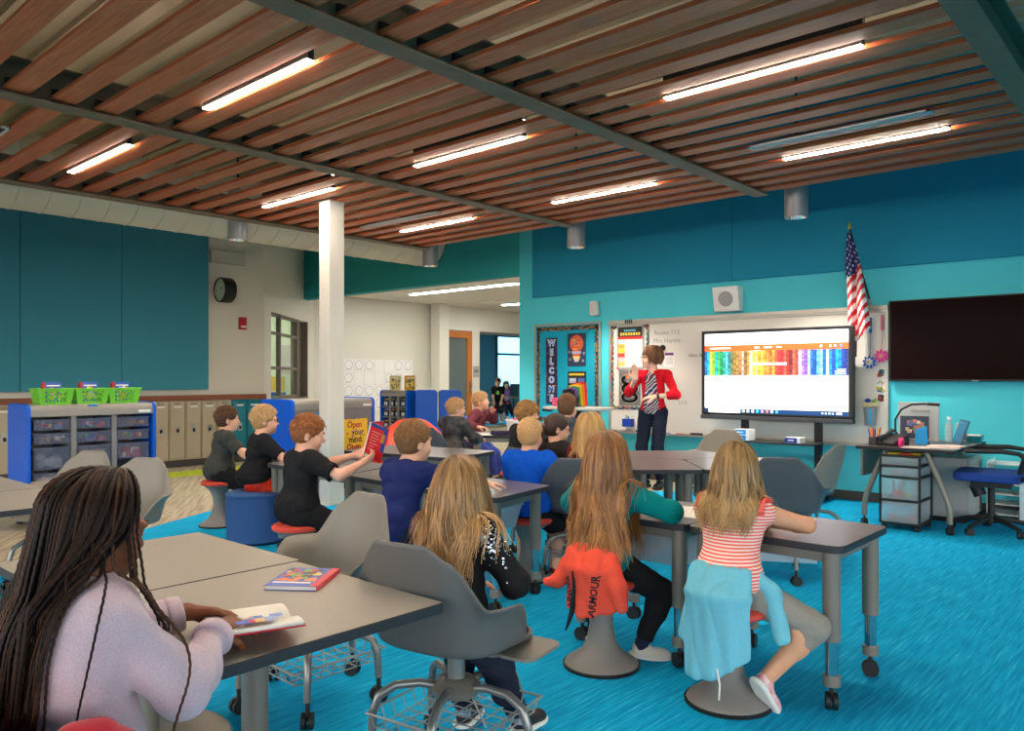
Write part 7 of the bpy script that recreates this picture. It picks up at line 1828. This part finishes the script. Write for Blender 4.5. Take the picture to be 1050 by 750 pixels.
onc(.0, 1, .90, 1.0, (60, 84, 180)); onc(.80, 1., .30, 1.0, (60, 84, 180)); onc(.72, .92, .55, .80, (216, 160, 60), .005); onc(0, .5, 0, .10, (110, 150, 60)); onc(.08, .38, .0, .085, (236, 234, 226), .005)
for k in range(7): onc(.14, .14+(.52, .45, .5, .38, .5, .3, .42)[k], .76-.085*k, .785-.085*k, (240, 170, 170), .005)
mb.build('cover', m_gloss, t)
for s_, a in ((1, a1), (-1, a2)):
    n = a.cross(up_).normalized(); n = n if n.dot(Vector((-.4, .5, 0))) > 0 else -n
    pg.add([sp_+n*.002+up_*.02, sp_+a*.148+n*.002+up_*.02, sp_+a*.148+n*.002+up_*.985, sp_+n*.002+up_*.985, sp_+n*.012+up_*.02, sp_+a*.146+n*.010+up_*.02, sp_+a*.146+n*.010+up_*.985, sp_+n*.012+up_*.985], [(0, 3, 2, 1), (4, 5, 6, 7), (0, 1, 5, 4), (1, 2, 6, 5), (2, 3, 7, 6), (3, 0, 4, 7)])
pg.build('pages', m_page, t)
# 8 navy boy
kid('person with short light brown hair in a navy T-shirt, arm resting on the table', (-3.31, 2.74), nrm2(-.02, 1), .405, .94, ((112, 76, 44), (168, 124, 80)), m_navy, .80, fabric('dark blue shorts', (38, 42, 58)), 1.0, lean=.30, yaw=-.15, R=(-3.04, 3.24, .69), L=(-3.50, 3.20, .69), fR=(-3.16, 3.06, .06), fL=(-3.42, 3.06, .06), seed=24, h=.008, thick=.015, curl=.35, sock=sock_w)
# 9 royal blue boy
kid('person with cropped pale blond hair in a royal blue T-shirt seen from behind', (-3.30, 3.84), nrm2(-.42, .9), .405, .88, ((196, 152, 100), (232, 196, 146)), fabric('royal blue jersey', (14, 84, 196)), .86, fabric('black shorts', (36, 36, 38)), 1.0, lean=.05, yaw=-.12, R=(-3.08, 4.04, .56), L=(-3.50, 4.05, .56), fR=(-3.20, 3.98, .06), fL=(-3.46, 3.96, .06), seed=25, h=.008, thick=.011, amp=.0015, shoe=mat('red black trainer', (150, 40, 44), .6, noise=.6, nscale=30), sock=sock_b, heavy=1.08, L_=.016)
# 10 black jacket boy facing right
kid('person with curly blond hair in a black jacket leaning his chin on a hand', (-4.80, 5.42), nrm2(.30, .95), .43, .90, ((140, 98, 52), (206, 160, 98)), fabric('black fleece', (38, 38, 40)), 1.88, fabric('pale grey trousers', (170, 164, 156)), 1.9, lean=.24, yaw=-.35, R=(-4.44, 5.62, .86), L=(-4.62, 5.74, .80), seed=26, h=.011, thick=.022, amp=.007, g=.026, fold=.006, L_=.035)
# 11 ponytail girl
p = kid('person with dark ponytail and glasses, behind the boy in royal blue', (-3.60, 4.42), nrm2(.15, 1), .455, .80, None, fabric('dark brown jersey', (44, 38, 36)), 1.86, fabric('black leggings', (34, 34, 36)), 1.9, lean=.16, yaw=-.55, pitch=-.1, seed=27, h=.0105)
b = p.scalp(mat('hair base brown', (62, 42, 32), .5, noise=.3, nscale=70), .013, amp=.001, h=.008)
S = Solid(); S.cone(p.hd(0, -.10, .02), p.hd(0, -.135, -.03), .022, .030, .02); S.cone(p.hd(0, -.135, -.03), p.hd(0, -.12, -.14), .030, .028, .03); S.cone(p.hd(0, -.12, -.14), p.hd(.0, -.125, -.24), .028, .010, .03); mesh_obj('ponytail', [S.mesh(.007, folds(4, .004, 60, (1, 1, .1)))], MATS['hair base brown'], p.root)
mb = MB(); mb.M = Matrix.Translation(tuple(p.hd(0, -.104, .016))); mb.ball((0, 0, 0), .024, 12, 8).build('hair_tie', mat('mauve hair tie', (150, 80, 140), .7), p.root)
p.glasses(mat('dark spectacle frame', (40, 48, 62), .3))
# 12 grey hoodie boy
kid('person with short brown hair in a grey hoodie seen from behind, below the WELCOME board', (-4.07, 5.22), nrm2(-.45, .9), .485, .95, ((96, 66, 42), (150, 112, 76)), fabric('grey sweatshirt', (84, 88, 92)), 1.9, m_denim, 1.9, lean=.06, yaw=-.15, seed=28, h=.0105, thick=.010, amp=.001, hood=True, g=.026, L_=.014)
# 13 small blond girl in maroon
p = kid('person with shoulder-length blond hair in a maroon top on the dark grey chair', (-3.05, 4.12), nrm2(.05, 1), .455, .84, None, fabric('maroon jersey', (112, 30, 44)), 1.86, m_denim, 1.9, lean=.10, seed=29, h=.0105)
loose(p, (170, 122, 66), (228, 184, 118), (160, 116, 66), 700, .19, spread=.05, seed=15, vol=.018, wav=.006, ang=(-2.4, 2.4), r=.0028, clump=36)
# 14 camouflage boy
def camo():
    m = mat('black camouflage nylon', (62, 62, 66), .45, noise=.6, nscale=24, rgb2=(26, 26, 30), detail=1); return m
kid('person with short blond hair in a black camouflage jacket, back to the camera', (-5.79, 5.55), nrm2(-.25, .97), .478, .84, ((176, 136, 90), (226, 186, 136)), camo(), 1.9, m_denim, 1.9, lean=.10, yaw=-.7, R=(-5.66, 5.82, .66), L=(-5.95, 5.85, .66), seed=30, h=.0115, thick=.013, g=.028, fold=.006, hood=True)
# 15 maroon boy looking right
p = kid('person with blond hair in a maroon shirt with red front, chin propped, looking right', (-6.9, 7.0), nrm2(.55, .25), .455, .92, ((170, 132, 88), (226, 188, 138)), fabric('maroon sweatshirt', (110, 54, 64)), 1.9, mat('cloth blue jeans', (52, 70, 150), .9), 1.9, lean=.16, yaw=.1, pitch=.12, L=(-6.62, 7.02, .88), R=(-6.62, 6.80, .69), eL=(-.8, .3, -1), seed=31, h=.0115, thick=.017, g=.024, amp=.005)
# 16 teacher
loc = (-4.94, 8.00); face = nrm2(.216, -.976); W = wl(loc, face)
p = Person('person in a red cardigan and glasses raising a hand before the white board', loc, face, k=1.0, adult=True, stand=.895, lean=.0, yaw=-.95, pitch=.04, R=W(-4.97, 7.66, 1.27), L=W(-4.79, 7.80, 1.07), eR=(.55, .1, -1), eL=(-1.2, -.4, -.3), fR=V3(.075, .02, .075), fL=V3(-.10, .05, .075), kneeR=(.1, 1, 0), kneeL=(-.1, 1, 0), skin=(232, 184, 160), h=.0095, curlR=.12, curlL=.45, palmR=(0, 1, .1), palmL=(.2, -.2, -1), hand_dirR=(-.05, .12, 1), hand_dirL=(1, .35, -.1), heavy=.90)
p.body('RL', .0045, eyes=True, lips=(190, 96, 96), brow=(110, 70, 44))
def swirl_mat():
    m = bpy.data.materials.new('printed blouse'); m.use_nodes = True; nt = m.node_tree; b = nt.nodes['Principled BSDF']; tc = nt.nodes.new('ShaderNodeTexCoord'); mp = nt.nodes.new('ShaderNodeMapping'); mp.inputs['Rotation'].default_value = (0, .9, 0); w_ = nt.nodes.new('ShaderNodeTexWave'); w_.inputs['Scale'].default_value = 4.2; w_.inputs['Distortion'].default_value = 7; w_.inputs['Detail Scale'].default_value = 1.1
    r = nt.nodes.new('ShaderNodeValToRGB'); r.color_ramp.interpolation = 'CONSTANT'
    st = ((0, (40, 56, 86)), (.22, (210, 216, 214)), (.42, (70, 130, 146)), (.56, (210, 216, 214)), (.68, (190, 44, 54)), (.86, (44, 50, 70)))
    while len(r.color_ramp.elements) < len(st): r.color_ramp.elements.new(.5)
    for e, (q, c) in zip(r.color_ramp.elements, st): e.position = q; e.color = (*lin(c), 1)
    nt.links.new(tc.outputs['Object'], mp.inputs['Vector']); nt.links.new(mp.outputs['Vector'], w_.inputs['Vector']); nt.links.new(w_.outputs['Fac'], r.inputs['Fac']); nt.links.new(r.outputs['Color'], b.inputs['Base Color']); b.inputs['Roughness'].default_value = .85
    return m
p.garment('blouse', swirl_mat(), 0, -.03, .013, True, 40, .003, 24, .0095, collar=.085)
m_card = fabric('red cardigan knit', (206, 24, 40))
def open_front(S):
    c = p.pel+p.up*.02
    S.ell(p.pel+p.up*.10+p.fw*.25, V3(.135, .225, .60), .012, '-', p.T)
p.garment('cardigan', m_card, 1.45, -.17, .027, True, 41, .006, 18, .0085, .002, armsg=.016, extra=open_front, collar=.09)
p.bottoms('jeans', fabric('dark denim', (28, 34, 50)), 1.94, .006, 42); p.shoes(mat('black patent shoe', (20, 20, 22), .25), mat('dark sole', (30, 28, 28), .6))
p.glasses(mat('thin spectacle frame', (110, 80, 70), .3))
b = p.scalp(mat('hair base chestnut', (112, 70, 42), .5, noise=.25, nscale=60), .020, amp=.002, h=.007); b.name = 'hair_base'
p.long_hair((96, 56, 30), (168, 112, 70), 800, .085, .02, .0026, 17, part=-.02, vol=.026, wav=.004, clump=40, ang=(-2.25, 2.25), curtain=.03)
# fringe
mbf = Solid(); q = p.D['head']
for i in range(9):
    x = -.055+.0135*i; mbf.cone(p.hd(x*.6, .050, .118), p.hd(x*1.05, .088-.25*x*x*6, .062-.02*abs(x)/.05), .014*q, .009*q, .012*q)
mesh_obj('fringe', [mbf.mesh(.006, folds(3, .002, 120))], MATS['hair base chestnut'], p.root)
S = Solid(); a_, b_ = p.wrL, p.elL; MB().cyl(tuple(a_+(b_-a_)*.06), tuple(a_+(b_-a_)*.17), .031, n=16).build('watch', m_black, p.root)
# 17 / 18 children in the far room
kid('person in a black T-shirt with green print standing behind the glass wall', (-14.95, 16.1), nrm2(.6, -.75), .40, 1.0, ((84, 54, 34), (124, 84, 56)), fabric('black tee', (30, 30, 33)), .85, fabric('dark shorts', (50, 52, 60)), 1.05, lean=.0, R=(-14.7, 15.98, .66), L=(-14.68, 16.25, .66), fR=V3(0, 0, 0) is None, fL=None, seed=33, h=.014, stand=.62) if False else None
loc = (-14.95, 16.1); face = nrm2(.6, -.75)
p = Person('person in a black T-shirt with green print standing behind the glass wall', loc, face, k=1.0, stand=.64, yaw=-.3, R=V3(.10, .22, .62), L=V3(-.10, .22, .62), fR=V3(.08, .02, .06), fL=V3(-.08, .0, .06), kneeR=(.1, 1, 0), kneeL=(-.1, 1, 0), skin=FAIR2, h=.013)
p.body('RL', .006, eyes=True); p.garment('shirt', fabric('black tee', (30, 30, 33)), .85, -.07, .02, h=.013); p.bottoms('shorts', fabric('dark shorts', (50, 52, 60)), 1.05, .02, h=.013); p.shoes(m_graysh); p.crop((84, 54, 34), (124, 84, 56), .015, n=400)
S = Solid(); S.ell(p.pel+p.up*.21+p.fw*.108, V3(.05, .012, .06), .01); mesh_obj('shirt_print', [S.mesh(.009)], mat('green print', (150, 200, 60), .7), p.root)
loc = (-15.55, 17.05); face = nrm2(.9, -.2)
p = Person('person with long dark hair in a purple top sitting behind the far bench', loc, face, .55, .86, .1, yaw=-.2, skin=FAIR2, h=.013)
p.body('RL', .006); p.garment('shirt', fabric('purple top', (160, 110, 190)), 1.8, -.07, .018, h=.013); p.bottoms('trousers', fabric('dark trousers', (40, 44, 60)), 1.9, .012, h=.013); p.shoes(m_graysh)
loose(p, (30, 22, 22), (54, 40, 38), (34, 26, 26), 300, .22, spread=.05, seed=18, r=.004, clump=24)
stool('red topped stool behind the far glass wall under the purple-topped child', (-15.55, 17.05, 0), .55)
stool('red topped stool behind the glass wall beside the child in the black T-shirt', (-14.85, 15.7, 0), .42)
# book in the braided girl's hands
t = thing('paperback_book', 'open paperback in the hands of the braided girl', 'book', (-1.80, 1.03, .672), -.35); 
mb = MB(); pg = MB()
for s_ in (-1, 1):
    G = [[(s_*.135*i/8, y, .004+.020*math.sin(PI*min(1, i/8*.95))*.55+.028*(i/8 if s_ > 0 else .1*i/8)) for i in range(9)] for y in (-.10, 0, .10)]
    pg.grid(G); mb.col((190, 40, 60)).grid([[(q[0]*1.03, q[1]*1.03, q[2]-.006) for q in r] for r in G])
pg.build('pages', m_page, t, solid=.008); mb.build('cover', m_gloss, t, solid=.002)
mb = MB(); 
for k in range(16): mb.col(random.choice(((90, 120, 210), (220, 60, 80), (240, 200, 120), (130, 170, 220)))); x, y = random.uniform(.02, .11), random.uniform(-.09, .06); mb.box(x, x+.025, y, y+.03, .0205+.2*x+.008, .0212+.2*x+.008)
mb.build('picture', m_gloss, t)
